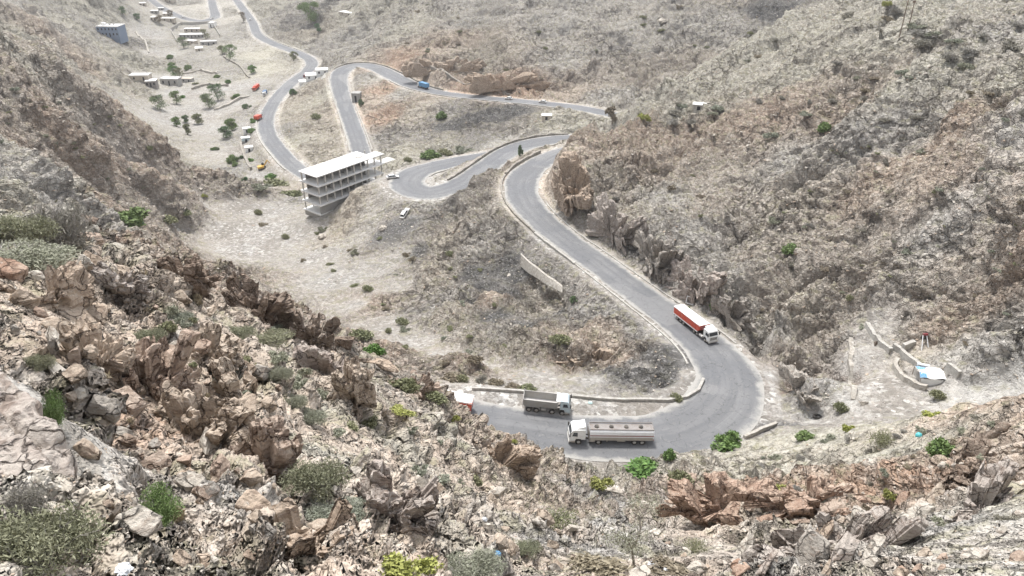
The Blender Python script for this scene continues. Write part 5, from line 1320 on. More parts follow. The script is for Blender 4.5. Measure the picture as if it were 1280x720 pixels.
# tent: blue and white tarpaulin over a low frame
p = hit(1166, 482)
tr = empty('tarpaulin_tent', p, (0, 0, R(-8))); tag(tr, 'low tent of white tarpaulin with blue patches at its left side', 'tent')
n = 9; vs = []; fs = []; rnd = random.Random(4)
for j in range(n):
    for i in range(n):
        x = (i / (n - 1) - .5) * 4.6; y = j / (n - 1) * 3.6
        vs.append((x + .25 * (j / n), y, 1.1 + .75 * math.sin(math.pi * min(1, j / (n - 1) * .9 + .1)) + .12 * math.sin(i * 1.3 + j) + rnd.random() * .05))
for j in range(n - 1):
    for i in range(n - 1): fs.append((j * n + i, j * n + i + 1, (j + 1) * n + i + 1, (j + 1) * n + i))
k = len(vs); vs += [(v_[0], v_[1], v_[2] - .03) for v_ in vs]; fs += [tuple(k + i for i in f[::-1]) for f in fs]
mb = MB(); mb.add(vs, fs); mb.build('tarpaulin', M['tarp'], tr)
bl_ = MB(); q0 = vs[:n * n]
for (ja, jb, ia, ib) in ((4, 8, 0, 2), (0, 2, 0, 2), (5, 7, 2, 4)):
    for j in range(ja, jb):
        for i in range(ia, ib):
            c4 = [q0[j * n + i], q0[j * n + i + 1], q0[(j + 1) * n + i + 1], q0[(j + 1) * n + i]]
            bl_.add([(a[0], a[1], a[2] + .03) for a in c4], [(0, 1, 2, 3)])
bl_.build('blue_sheet', M['bagb'], tr)
for (x, y) in ((-2.1, .1), (2.1, .1), (-2.1, 3.4), (2.2, 3.4)):
    c_ = MB(); c_.cyl((x, y, -.4), (x, y, 1.25), .05, .05, 6); c_.build('pole', M['wood'], tr)
sd_ = MB(); sd_.box(-2.2, 2.2, .1, .14, -.3, 1.1); sd_.build('side_sheet', M['tarp'], tr)
# white sack beside the tent
p = hit(1155, 459); sk = MB(); sk.cyl((-1.1, 0, .3), (1.1, 0, .35), .34, .3, 10); o = sk.build('white_sack', M['bagw'], None, smooth=False, bevel=.1); o.location = p; o.rotation_euler = (0, 0, R(-25)); tag(o, 'long white sack lying on the wall just above the tent', 'sack')

# two tall thin poles on the scrub slope
for (u, v, l_, lean) in ((1124.5, 45, 'thin dark pole on the upper right slope, the left and lower-footed one', (.04, 0)), (1134.5, 38, 'thin dark pole on the upper right slope, the right-hand one with a knot', (.03, 0))):
    p = hit(u, v); pl = MB()
    z = -1.0; pp = Vector((0, 0, z))
    for k in range(7):
        q2 = Vector((lean[0] * (k + 1) * .35 + .03 * math.sin(k * 2), .02 * math.cos(k * 3), -1 + (k + 1) * 2.3)); pl.cyl(pp, q2, .17 - .012 * k, .16 - .012 * k, 8); pp = q2
    r = empty('utility_pole', p); tag(r, l_, 'pole', 'two thin poles on the upper right slope'); pl.build('post', M['wood'], r)
    cr = MB(); cr.box(-.9, .9, -.06, .06, 14.2, 14.35); cr.build('crossbar', M['wood'], r)
    if u > 1130: kn = MB(); kn.box(-.35, .3, -.2, .2, 7.6, 8.1); kn.build('bracket', M['wood'], r)

# tyre, pipes, painted frame, litter
p = hit(1021, 522); ty = MB(); ty.ring_y((0, 0, 0), .72, .36, .4, 28); o = ty.build('tyre', M['rubber'], None); o.name = 'discarded_tyre'; o.location = (p.x, p.y, p.z + .22); o.rotation_euler = (R(78), 0, R(10)); tag(o, 'old black truck tyre lying on the gravel below the bend', 'tyre')
p, nn = hitn(1156, 432)
r = empty('hanging_pipes', p); tag(r, 'two pale pipes hanging from a small red and black bracket on the slope', 'pipes')
for (x, dx) in ((-.35, -.5), (.3, .1)):
    c_ = MB(); pp = Vector((x, .8, 1.6))
    for k in range(5):
        q2 = Vector((x + dx * (k + 1) / 5 * 1.0, .8 - (k + 1) * .34, 1.6 - (k + 1) * .42)); c_.cyl(pp, q2, .075, .075, 7); pp = q2
    c_.build('pipe', M['tank'], r)
b_ = MB(); b_.box(-.55, .55, .7, 1.05, .9, 1.5); b_.build('bracket', M['chassis'], r, bevel=.05)
b_ = MB(); b_.box(-.4, .5, .72, 1.0, 1.503, 1.95); b_.build('bracket_cover', M['dkred'], r, bevel=.08)
p, nn = hitn(864.5, 374)
fr = MB(); s_ = .85; t_ = .16
fr.box(-s_, s_, -.04, .04, s_ - t_, s_); fr.box(-s_, s_, -.04, .04, -s_, -s_ + t_); fr.box(-s_, -s_ + t_, -.04, .04, -s_ + t_, s_ - t_); fr.box(s_ - t_, s_, -.04, .04, -s_ + t_, s_ - t_)
o = fr.build('painted_frame', M['whiteclean'], None); o.location = p + Vector((-.6, -1.0, .3)); o.rotation_euler = (R(-20), 0, R(-30)); tag(o, 'small empty square frame painted white on the cliff behind the red lorry', 'sign')
def crumple(name, u, v, size, mat, label, seed, cat='litter', flat=.6, group=None, lift=0.):
    p = hit(u, v); bm = bmesh.new(); bmesh.ops.create_icosphere(bm, subdivisions=3, radius=size); rnd = random.Random(seed)
    import mathutils
    for vv in bm.verts:
        n_ = mathutils.noise.noise(vv.co * (2.5 / size) + Vector((seed, 0, 0))); vv.co *= 1 + (.08 if name == 'plastic_drum' else .45) * n_; vv.co.z *= flat
    me = bpy.data.meshes.new(name); bm.to_mesh(me); bm.free(); me.materials.append(M[mat])
    o = bpy.data.objects.new(name, me); COL.objects.link(o); o.location = (p.x, p.y, p.z + size * flat * .5 + lift); tag(o, label, cat, group); return o
crumple('plastic_bag', 622, 697, .09, 'bagb', 'bright blue plastic bag caught in twigs at the bottom', 3, flat=1, lift=.1)
crumple('plastic_bag', 606, 655, .10, 'bagw', 'tiny white plastic bag on a twig above the blue bag', 4, flat=1, lift=.2)
crumple('plastic_bag', 470, 592, .11, 'bagt', 'mint coloured plastic bag between rocks right of the olive bush', 5)
crumple('plastic_bag', 814, 706, .13, 'bagw', 'white bag at the foot of the little tree, left one', 6, group='white bags under the little tree')
crumple('plastic_bag', 832, 712, .11, 'bagw', 'white bag at the foot of the little tree, right one', 7, group='white bags under the little tree')
crumple('plastic_bag', 155, 714, .09, 'bagw', 'white plastic bag on the rocks at the bottom left', 8)
crumple('plastic_drum', 1148, 546, .30, 'teal', 'round turquoise plastic drum above the green bush on the right slope', 9, 'drum', 1)
crumple('plastic_bag', 738, 504, .35, 'bagt', 'pale mint plastic sheet on the verge right of the dump truck', 10)
crumple('white_boulder', 827, 28, 2.6, 'rock_w', 'lone bright white boulder high on the back mountain', 12, 'rock', .6)
crumple('white_boulder', 479, 287, 1.3, 'rock_w', 'white boulder on dark scree below the parked car', 13, 'rock', .7)
crumple('white_boulder', 403, 297, 1.4, 'rock_w', 'pale boulder below the concrete building on the slope', 14, 'rock', .6)

for (u, v, w_2, mt, l_) in [(309, 166, 4, 'whiteclean', 'small white roadside stall left of the valley road, upper one'), (308, 178, 4.5, 'blue2', 'pale blue roadside stall left of the valley road, middle one'), (312, 190, 4, 'whiteclean', 'small white roadside stall left of the valley road, lowest one')]:
    hut('stall', u, v, w_2, 3, 2.4, R(20), l_, mt, 'roofw', 1, 'stall', 'stalls beside the valley road', parapet=False)
p = hit(328, 211)
x_ = empty('excavator', p, on_ground_rot(p, (1, .3), 2)); tag(x_, 'yellow excavator working on the bank below the valley road', 'excavator')
M['yellow'] = paint('yellow_paint', (.62, .36, .04), .5, amt=.4)
for s in (-1, 1):
    k = MB(); k.prism_y([(-1.9, .15), (-1.6, 0), (1.6, 0), (1.9, .15), (1.9, .55), (1.6, .75), (-1.6, .75), (-1.9, .55)], s * .85, s * 1.35); k.build('track', M['chassis'], x_)
k = MB(); k.box(-1.9, 1.1, -1.2, 1.2, .8, 1.7); k.build('upper_body', M['yellow'], x_, bevel=.08)
k = MB(); k.box(.1, 1.4, .2, 1.2, 1.703, 2.8, .1, .05); k.build('operator_cab', M['glass'], x_, bevel=.05)
k = MB(); k.prism_y([(1.0, 1.6), (3.2, 3.9), (3.5, 3.9), (3.5, 3.6), (1.5, 1.3)], -.3, .0); k.build('boom', M['yellow'], x_)
k = MB(); k.prism_y([(3.3, 3.9), (3.6, 3.9), (4.7, 1.3), (4.4, 1.2)], -.28, -.02); k.build('dipper_arm', M['yellow'], x_)
k = MB(); k.prism_y([(4.3, 1.3), (4.9, 1.2), (4.9, .5), (4.2, .4), (4.0, .9)], -.6, .3); k.build('bucket', M['chassis'], x_)

# dry-stone field terraces in the valley
for k_, (pts, l_) in enumerate([([(228, 92), (250, 88), (272, 92)], 'upper dry-stone terrace wall right of the wadi houses'), ([(240, 112), (262, 106), (285, 108)], 'middle dry-stone terrace wall in the wadi above the trees'), ([(268, 138), (285, 132), (300, 124), (312, 120)], 'curved dry-stone terrace wall below the pair of wadi trees'), ([(300, 178), (305, 195), (314, 212)], 'dry-stone bank below the roadside stalls'), ([(170, 40), (182, 52), (186, 66)], 'long bank wall at the wadi edge left of the compound'), ([(280, 72), (300, 84), (312, 98)], 'slanting terrace wall above the parked red trucks')]):
    wall_px('terrace_wall', pts, 1.3, 1.2, 'walld' if k_ % 2 else 'wall', l_, 'wall', 'dry-stone terraces of the valley', step=3, jag=.4, sink=1.5)
# ------------------------------------------------------------------ rocks
from mathutils import noise as mn
def rock_mesh(seed, pts=18, sx=1., sy=1., sz=1., box=.55, mat='rock_t', low=False):
    """angular block: hull of points pushed towards the faces of a box, edges slightly worn"""
    rnd = random.Random(seed); bm = bmesh.new()
    for i in range(pts):
        v_ = Vector([rnd.uniform(-1, 1) for _ in range(3)])
        m_ = max(abs(a) for a in v_); v_ = v_ / m_ * (1 - box) * v_.length ** 0 * .9 + v_ * box if rnd.random() < .3 else v_ / m_ * rnd.uniform(.8, 1)
        bm.verts.new((v_.x * sx * .5, v_.y * sy * .5, v_.z * sz * .5))
    r_ = bmesh.ops.convex_hull(bm, input=bm.verts[:])
    bmesh.ops.delete(bm, geom=[g for g in bm.verts if not g.link_faces], context='VERTS')
    bmesh.ops.dissolve_limit(bm, angle_limit=R(16), verts=bm.verts[:], edges=bm.edges[:])
    bmesh.ops.bevel(bm, geom=bm.edges[:], offset=.035 * min(sx, sy, sz), segments=1, affect='EDGES', clamp_overlap=True)
    bmesh.ops.triangulate(bm, faces=bm.faces[:])
    if not low: bmesh.ops.subdivide_edges(bm, edges=[e for e in bm.edges if e.calc_length() > .18], cuts=2, use_grid_fill=True)
    for vv in bm.verts:
        q9 = vv.co * 3.2 + Vector((seed, 0, 0)); vv.co += vv.co.normalized() * (.07 * mn.noise(q9) + .04 * mn.noise(q9 * 2.7))
    bmesh.ops.triangulate(bm, faces=bm.faces[:])
    me = bpy.data.meshes.new('boulder'); bm.to_mesh(me); bm.free(); me.materials.append(M[mat]); return me
RKLOW = []
RK = {}
for mt in ('rock_t', 'rock_r', 'rock_w', 'rock_g', 'rock_d', 'rock_s'):
    RK[mt] = [rock_mesh(100 + i * 7 + len(mt) + ord(mt[-1]), 16 + 3 * (i % 3), 1.0, .75 + .1 * (i % 3), .55 + .12 * (i % 4), mat=mt) for i in range(7)]
def put_rock(mt, i, loc, s, rot, label, cat='rock', group=None, name='boulder', sc=(1, 1, 1), sink=.25):
    o = bpy.data.objects.new(name, RK[mt][i % 7]); COL.objects.link(o)
    o.location = (loc[0], loc[1], loc[2] + s * (.3 - sink)); o.rotation_euler = rot; o.scale = (s * sc[0], s * sc[1], s * sc[2])
    tag(o, label, cat, group); return o
TILT = (R(12), R(34), R(-20))
def jit(a=.25): return tuple(TILT[i] + random.uniform(-a, a) for i in range(3))
special = [  # u, v, px size, material, proportions, rotation, label
 (175, 478, 62, 'rock_r', (.9, .7, 1.5), (R(5), R(14), R(-12)), 'large red-brown upright rock face streaked with pale marks, centre of the near ridge'),
 (205, 470, 50, 'rock_r', (.9, .7, 1.4), (R(0), R(10), R(-5)), 'reddish rock block standing right beside the largest red face'),
 (160, 508, 60, 'rock_r', (1.1, .7, 1.2), (R(5), R(20), R(-25)), 'broad brown rock face below the two red blocks'),
 (96, 452, 40, 'rock_r', (.6, .6, 1.8), (R(0), R(12), R(0)), 'narrow red slab wedged among upright pale plates'),
 (110, 430, 44, 'rock_w', (1.3, .7, .6), (R(8), R(-8), R(10)), 'pale flat-topped slab above the narrow red slab'),
 (52, 445, 40, 'rock_t', (.5, .6, 1.7), (R(0), R(16), R(0)), 'upright tan plate at the left of the near outcrop'),
 (68, 440, 40, 'rock_g', (.45, .6, 1.7), (R(0), R(14), R(5)), 'upright grey plate beside the tan one on the near outcrop'),
 (108, 335, 46, 'rock_w', (.7, .6, 1.5), (R(0), R(28), R(10)), 'pale pointed rock at the top of the near ridge under the dry bush'),
 (72, 330, 38, 'rock_t', (.7, .6, 1.4), (R(0), R(-18), R(10)), 'tan wedge rock left of the pale pointed one on the crest'),
 (150, 348, 46, 'rock_t', (1.2, .8, .9), (R(8), R(24), R(20)), 'pinkish wedge of rock right of the pale pointed one'),
 (262, 392, 26, 'rock_w', (1.2, .8, .8), (R(8), R(4), R(20)), 'small pale boulder beside the straw grass on the near ridge'),
 (108, 278, 34, 'rock_d', (1.2, .8, .8), (R(8), R(10), R(5)), 'dark brown capped rock on the second crest beside the dry bush'),
 (112, 300, 34, 'rock_r', (1.3, .8, .8), (R(8), R(14), R(5)), 'brown rock just under the dark cap on the second crest'),
 (430, 432, 34, 'rock_d', (1.0, .8, 1.3), (R(0), R(12), R(5)), 'dark brown overhanging rock at the tip of the second crest'),
 (455, 452, 26, 'rock_d', (1.2, .8, .8), (R(0), R(20), R(25)), 'small dark rock under the round green bush'),
 (478, 458, 40, 'rock_t', (1.6, .8, .5), (R(0), R(24), R(0)), 'smooth brown sloping slab right of the small dark rock'),
 (402, 455, 46, 'rock_t', (1.5, .9, .7), (R(5), R(-6), R(5)), 'rounded pinkish slab topping the middle outcrop'),
 (425, 472, 32, 'rock_t', (.7, .7, 1.4), (R(0), R(8), R(5)), 'orange-tan block, left of the tall pair on the middle outcrop'),
 (440, 478, 36, 'rock_t', (.7, .7, 1.6), (R(0), R(4), R(15)), 'tall orange-tan block in the middle outcrop'),
 (454, 492, 40, 'rock_t', (.6, .7, 1.8), (R(0), R(14), R(0)), 'tall tan block at the right edge of the middle outcrop'),
 (447, 525, 40, 'rock_r', (.7, .7, 1.7), (R(0), R(10), R(0)), 'brown block at the foot of the middle outcrop'),
 (325, 575, 60, 'rock_r', (1.0, .8, 1.2), (R(5), R(12), R(-15)), 'big brown block ending the row above the olive bush'),
 (312, 600, 44, 'rock_t', (1.0, .8, 1.1), (R(5), R(18), R(15)), 'tan block below the big brown one'),
 (355, 590, 34, 'rock_d', (.8, .8, 1.1), (R(5), R(6), R(15)), 'cubic dark brown block at the end of the row'),
 (236, 605, 46, 'rock_w', (1.3, .8, .8), (R(5), R(12), R(5)), 'pale block right of the wispy green bush'),
 (232, 577, 32, 'rock_r', (.8, .8, 1.2), (R(5), R(2), R(5)), 'small upright red-brown block above the pale block'),
 (175, 655, 60, 'rock_w', (1.2, .9, .9), (R(8), R(28), R(-20)), 'pale pyramid-shaped rock at the lower left'),
 (136, 632, 24, 'rock_t', (.9, .9, 1.1), (R(0), R(6), R(10)), 'small cracked orange-tan block beside the great slab'),
 (405, 660, 46, 'rock_t', (1.2, .8, .8), (R(5), R(18), R(15)), 'flat-faced pinkish block at the bottom centre-left'),
 (350, 640, 44, 'rock_w', (1.4, .9, .6), (R(5), R(-10), R(5)), 'pale tilted slab beneath the row of brown blocks'),
 (480, 640, 50, 'rock_t', (1.3, .8, 1.0), (R(5), R(14), R(35)), 'smooth pink rock face above the yellow-green bush'),
 (495, 625, 24, 'rock_t', (.8, .8, 1.2), (R(5), R(4), R(15)), 'small rounded pink rock on top of the smooth face'),
 (820, 670, 30, 'rock_w', (1.4, .9, .7), (R(5), R(14), R(15)), 'smooth white boulder right of the little tree'),
 (798, 718, 28, 'rock_w', (1.6, .9, .6), (R(5), R(0), R(15)), 'white rounded rock at the very bottom below the tree'),
 (720, 662, 26, 'rock_w', (1.6, .9, .7), (R(5), R(20), R(15)), 'pale boulder in the gully bed left of the tree'),
 (810, 632, 26, 'rock_w', (1.2, .9, .7), (R(5), R(10), R(15)), 'white boulder in the middle of the gully'),
 (760, 612, 36, 'rock_w', (1.8, .7, .4), (R(5), R(6), R(5)), 'long pale ledge rock crossing the top of the gully'),
 (1010, 700, 70, 'rock_g', (.6, .9, 2.0), (R(-20), R(30), R(30)), 'long grey tilted rib at the bottom right'),
 (1075, 665, 60, 'rock_w', (.7, .9, 1.9), (R(-20), R(30), R(30)), 'long pale tilted rib beside the grey one at bottom right'),
 (1220, 698, 40, 'rock_w', (1.5, 1.1, .5), (R(5), R(4), R(-10)), 'flat pale slab in the bottom right corner'),
 (1205, 590, 34, 'rock_d', (.8, .8, 1.0), (R(0), R(20), R(10)), 'dark rock around the small cave on the right slope'),
 (1245, 545, 42, 'rock_d', (.7, .8, 1.9), (R(0), R(38), R(10)), 'long dark brown rib on the far right crest'),
 (1080, 505, 16, 'rock_w', (1, .8, 1.2), (R(0), R(0), R(30)), 'white upright rock at the lower end of the gravel yard'),
 (1095, 430, 12, 'rock_d', (.6, .6, 1.5), (R(0), R(0), R(0)), 'small dark upright stone in the gap of the pale wall'),
]
for k, (u, v, px, mt, sc, rot, lab) in enumerate(special):
    p = hit(u, v); s = px2m(p, px) * .72
    put_rock(mt, k, p, s, rot, lab, 'rock', None, 'boulder', sc, .22)
# great slab in the lower left corner: a tilted plate with worn, stepped surface and ragged edges
from mathutils import noise as mn
out_px = [(-60, 425, 12.4), (0, 448, 12.2), (34, 470, 12.0), (62, 524, 11.6), (104, 588, 11.0), (114, 632, 10.5), (60, 668, 9.8), (-60, 668, 9.2)]
tp = [Vector(P(*g)) for g in out_px]; cen = sum(tp, Vector()) / len(tp)
cv = np.array([list(t_ - cen) for t_ in tp]); nv = np.linalg.svd(cv)[2][2]; nn_ = Vector(nv); nn_ = nn_ if nn_.z > 0 else -nn_
e1 = Vector((1, 0, 0)); e1 = (e1 - nn_ * e1.dot(nn_)).normalized(); e2 = nn_.cross(e1)
pl = [((t_ - cen).dot(e1), (t_ - cen).dot(e2)) for t_ in tp]
def sdist(x, y):
    d = 1e9
    for i in range(len(pl)):
        ax, ay = pl[i]; bx, by = pl[(i + 1) % len(pl)]; L2 = (bx - ax)**2 + (by - ay)**2
        t = max(0, min(1, ((x - ax) * (bx - ax) + (y - ay) * (by - ay)) / L2)); d = min(d, math.hypot(x - ax - t * (bx - ax), y - ay - t * (by - ay)))
    return d if in_poly(x, y, pl) else -d
def in_poly(x, y, poly):
    c = False; n = len(poly)
    for i in range(n):
        x1, y1 = poly[i]; x2, y2 = poly[(i + 1) % n]
        if (y1 > y) != (y2 > y) and x < (x2 - x1) * (y - y1) / (y2 - y1) + x1: c = not c
    return c
gx0, gx1 = min(a[0] for a in pl) - .5, max(a[0] for a in pl) + .5; gy0, gy1 = min(a[1] for a in pl) - .5, max(a[1] for a in pl) + .5
NG = 170; vs = []; fs = []; keep_ = []
for jy in range(NG):
    for ix in range(NG):
        x = gx0 + (gx1 - gx0) * ix / (NG - 1); y = gy0 + (gy1 - gy0) * jy / (NG - 1)
        q3 = Vector((x, y, 0)); sd_ = sdist(x, y) + .22 * mn.noise(q3 * 1.4) + .1 * mn.noise(q3 * 4)
        fr_ = (x * .55 + y * .83 + .25 * mn.noise(q3 * .9)) ; stp = math.floor(fr_ * 1.5); fr2 = fr_ * 1.5 - stp
        rn = mn.noise(Vector((stp * 7.3, 2.1, 0)))
        cr = abs(mn.noise(Vector((x * .55 + y * .4, y * .35 - x * .2, 5)) * 1.6))
        h = .42 * rn + .34 * mn.noise(q3 * .55) + .16 * mn.noise(q3 * 1.9) + .07 * mn.noise(q3 * 5) + .035 * mn.noise(q3 * 12) - .22 * max(0, 1 - cr * 9) - .15 * max(0, fr2 - .85) * 6
        edge = min(1, max(0, sd_ / .12)); h = h * edge - (1 - edge) * .2 - max(0, -sd_) * 6
        p_ = cen + e1 * x + e2 * y + nn_ * (h + .1); vs.append(tuple(p_)); keep_.append(sd_ > -.42)
for jy in range(NG - 1):
    for ix in range(NG - 1):
        k = jy * NG + ix
        if keep_[k] and keep_[k + 1] and keep_[k + NG] and keep_[k + NG + 1]: fs.append((k, k + 1, k + NG + 1, k + NG))
used = sorted({a for f_ in fs for a in f_}); mp = {a: i for i, a in enumerate(used)}
o = MB().add([vs[a] for a in used], [tuple(mp[a] for a in f_) for f_ in fs]).build('rock_slab', M['rock_s'], None)
tag(o, 'great pale veined rock slab in the lower left corner', 'rock')

# jointed bedrock outcrops: one connected body each, split by joints into standing blocks
def outcrop(u, v, px, mt, prop, label, along=(1, 0), tilt=(0, 0), blocks=2.6, amp=.16, seed=1, sink=.3, N_=34, name='rock_outcrop'):
    p = hit(u, v); s = px2m(p, px)
    a_ = hit(u - along[0] * px * .3, v - along[1] * px * .3); b2 = hit(u + along[0] * px * .3, v + along[1] * px * .3); dd = b2 - a_
    if abs(dd.length) > px2m(p, px) * 3: dd = Vector((1, 0, 0))
    bm = bmesh.new(); bmesh.ops.create_cube(bm, size=1.0); bmesh.ops.subdivide_edges(bm, edges=bm.edges[:], cuts=N_, use_grid_fill=True)
    so = Vector((seed * 13.7, seed * 3.1, seed * 7.7))
    for vv in bm.verts:
        c = vv.co.copy(); r_ = c.length
        rd_ = c.normalized() * .5 if r_ > 0 else c
        c = c.lerp(rd_ * 1.12, .38)                      # take the box corners down
        w3 = Vector((c.x * prop[0], c.y * prop[1], c.z * prop[2]))
        q9 = Vector((w3.x * blocks * 1.5 + w3.z * .5, w3.y * blocks * 1.3, w3.z * blocks * .8)) + so + Vector((.25 * mn.noise(w3 * 3 + so), .25 * mn.noise(w3 * 3 - so), 0))
        ds, ps = mn.voronoi(q9, distance_metric='CHEBYCHEV', exponent=2.5)
        rv = mn.cell(ps[0] * 3.7 + so); e_ = min(1, (ds[1] - ds[0]) / .09)
        q10 = q9 * 2.6; ds2, ps2 = mn.voronoi(q10, distance_metric='CHEBYCHEV', exponent=2.5); rv2 = mn.cell(ps2[0] * 3.7); e2_ = min(1, (ds2[1] - ds2[0]) / .1)
        out = Vector((c.x, c.y, max(c.z, -.1))).normalized()
        k = amp * (rv - .5) * 1.5 + amp * .35 * (e_ - 1) + amp * .35 * (rv2 - .5) + amp * .12 * (e2_ - 1) + .03 * mn.noise(w3 * 9 + so)
        w3 += Vector((out.x * k * prop[0], out.y * k * prop[1], out.z * k * (1.4 * prop[2] + .5) + (rv - .4) * amp * 1.1 * max(0, c.z + .3)))
        vv.co = w3
    me = bpy.data.meshes.new(name); bm.to_mesh(me); bm.free(); me.materials.append(M[mt])
    o = bpy.data.objects.new(name, me); COL.objects.link(o); o.scale = (s, s, s)
    o.location = p + Vector((0, 0, s * prop[2] * (.5 - sink) * .6)); o.rotation_euler = (R(tilt[0]), R(tilt[1]), math.atan2(dd.y, dd.x))
    tag(o, label, 'rock'); return o
for k_, a in enumerate([
 (185, 485, 120, 'rock_r', (1.0, .6, .75), 'big jointed red-brown outcrop in the centre of the near ridge', (1, .25), (0, 10)),
 (120, 455, 100, 'rock_t', (1.0, .6, .75), 'jointed tan outcrop of upright plates left of the red-brown one', (1, .15), (0, 12)),
 (60, 375, 100, 'rock_t', (1.1, .6, .45), 'broken tan outcrop at the left edge under the crest', (1, .2), (0, 8)),
 (140, 360, 90, 'rock_s', (1.1, .6, .5), 'pinkish outcrop directly under the pointed crest rock', (1, .4), (0, 14)),
 (250, 545, 110, 'rock_t', (1.1, .6, .6), 'row of jointed blocks above the wispy green bush', (1, .3), (0, 12)),
 (335, 585, 90, 'rock_r', (.9, .7, .85), 'blocky brown outcrop ending the row, left of the olive bush', (1, .3), (0, 10)),
 (265, 445, 90, 'rock_t', (1.1, .6, .45), 'pale tan ledge outcrop right of the big red-brown one', (1, .5), (0, 16)),
 (440, 495, 60, 'rock_t', (.8, .6, .9), 'tall orange-tan jointed outcrop standing in the middle distance', (1, .2), (0, 8)),
 (400, 462, 62, 'rock_s', (1.2, .7, .5), 'rounded pinkish outcrop left of the tall orange-tan one', (1, .1), (0, 0)),
 (300, 500, 80, 'rock_t', (1.1, .5, .5), 'slanting tan outcrop in the middle of the near ridge', (1, .6), (0, 18)),
 (490, 645, 100, 'rock_s', (1.0, .6, .7), 'smooth-faced pinkish outcrop above the yellow-green bush at the bottom', (1, .5), (0, 14)),
 (385, 680, 110, 'rock_t', (1.2, .6, .5), 'broad broken tan outcrop at the bottom, left of centre', (1, .2), (0, 10)),
 (240, 350, 60, 'rock_d', (1.3, .6, .6), 'dark brown outcrop on the second crest, left part', (1, .5), (0, 16)),
 (320, 388, 64, 'rock_d', (1.3, .6, .7), 'dark brown outcrop on the second crest, middle part', (1, .6), (0, 20)),
 (395, 425, 56, 'rock_d', (1.1, .6, .9), 'dark brown outcrop on the second crest, right end', (1, .5), (0, 16)),
 (520, 488, 52, 'rock_r', (1.4, .6, .5), 'brown outcrop on the third crest in front of the half hidden lorry', (1, .4), (0, 12)),
 (620, 575, 70, 'rock_t', (1.4, .6, .5), 'tan outcrop on the ridge directly below the tanker cab', (1, .7), (0, 20)),
 (905, 634, 105, 'rock_r', (1.5, .6, .22), 'red-brown dipping bedrock below the bend, left part', (1, -.4), (0, -4)),
 (1010, 630, 100, 'rock_r', (1.5, .6, .22), 'red-brown dipping bedrock below the bend, right part', (1, -.25), (0, -10)),
 (1040, 690, 130, 'rock_s', (1.4, .5, .4), 'pale dipping bedrock rib at the bottom right', (1, -.8), (0, -14)),
 (1210, 588, 70, 'rock_d', (1.4, .5, .3), 'dark brown ridge rib rising to the right edge', (1, -.9), (0, -14)),
 (1225, 640, 110, 'rock_s', (1.5, .4, .35), 'long pale diagonal rib near the right edge', (1, -1.1), (0, -14)),
 (1000, 484, 60, 'rock_g', (1.5, .4, .26), 'low eroded grey bank beside the road, right of the bend', (1, .05), (0, 0)),
 (745, 446, 64, 'rock_t', (1.7, .4, .16), 'brown undercut bank of the spur inside the bend', (1, -.25), (0, 0)),
 (905, 392, 60, 'rock_g', (1.4, .5, .7), 'grey cut rock face at the roadside beyond the red lorry', (1, .9), (0, 0)),
 (868, 360, 62, 'rock_s', (1.4, .5, .7), 'jointed cut rock face right behind the red lorry', (1, .8), (0, 0)),
 (820, 325, 66, 'rock_g', (1.5, .5, .7), 'grey jointed cliff above the long descent, middle part', (1, .75), (0, 0)),
 (768, 290, 62, 'rock_s', (1.5, .5, .7), 'tan jointed cliff above the long descent, upper part', (1, .75), (0, 0)),
 (716, 240, 62, 'rock_t', (1.4, .6, .8), 'pale tan rock cut at the corner where the road turns', (1, 1.2), (0, 0)),
 (650, 105, 64, 'rock_t', (1.9, .4, .22), 'orange-tan rock cut above the two white cars on the upper road', (1, .12), (0, 0)),
 (560, 88, 52, 'rock_t', (1.8, .4, .24), 'orange-tan rock cut above the blue truck', (1, .2), (0, 0)),
 ]):
    outcrop(*a, seed=k_ + 1)

# broken blocks strewn over the near ridge: individuals of one group per stretch
def scatter_px(poly, n, seed, dmin=0, dmax=1e9):
    rnd = random.Random(seed); xs = [a[0] for a in poly]; ys = [a[1] for a in poly]; out = []; tries = 0
    while len(out) < n and tries < n * 30:
        tries += 1
        u = rnd.uniform(min(xs), max(xs)); v = rnd.uniform(min(ys), max(ys))
        if not in_poly(u, v, poly): continue
        p, nn = hitn(u, v)
        if not dmin < depth(p) < dmax: continue
        out.append((u, v, p, nn, rnd))
    return out
NEARL = [(0, 330), (110, 325), (200, 360), (290, 400), (350, 470), (370, 600), (330, 640), (180, 640), (120, 600), (40, 470), (0, 400)]
for (u, v, p, nn, rnd) in scatter_px(NEARL, 105, 3, 0, 60):
    s = px2m(p, 8 + 42 * rnd.random()**1.7)
    put_rock(rnd.choice(['rock_t', 'rock_t', 'rock_t', 'rock_w', 'rock_g', 'rock_r']), rnd.randrange(7), p, s, jit(.3), 'loose angular block among the fractured beds of the near left ridge', 'rock', 'angular blocks of the near left ridge', 'boulder', (rnd.uniform(.7, 1.2), .9, rnd.uniform(.8, 1.6)))
LOWER = [(340, 620), (480, 560), (560, 600), (700, 640), (760, 720), (120, 720), (200, 660)]
for (u, v, p, nn, rnd) in scatter_px(LOWER, 60, 4, 0, 60):
    s = px2m(p, 7 + 20 * rnd.random()**2)
    put_rock(rnd.choice(['rock_t', 'rock_t', 'rock_w', 'rock_g']), rnd.randrange(7), p, s, jit(.5), 'loose stone on the bottom slope between the bushes', 'rock', 'stones of the bottom slope', 'boulder', (rnd.uniform(.8, 1.3), .9, rnd.uniform(.7, 1.1)))
RIGHTB = [(860, 600), (1280, 560), (1280, 720), (780, 720)]
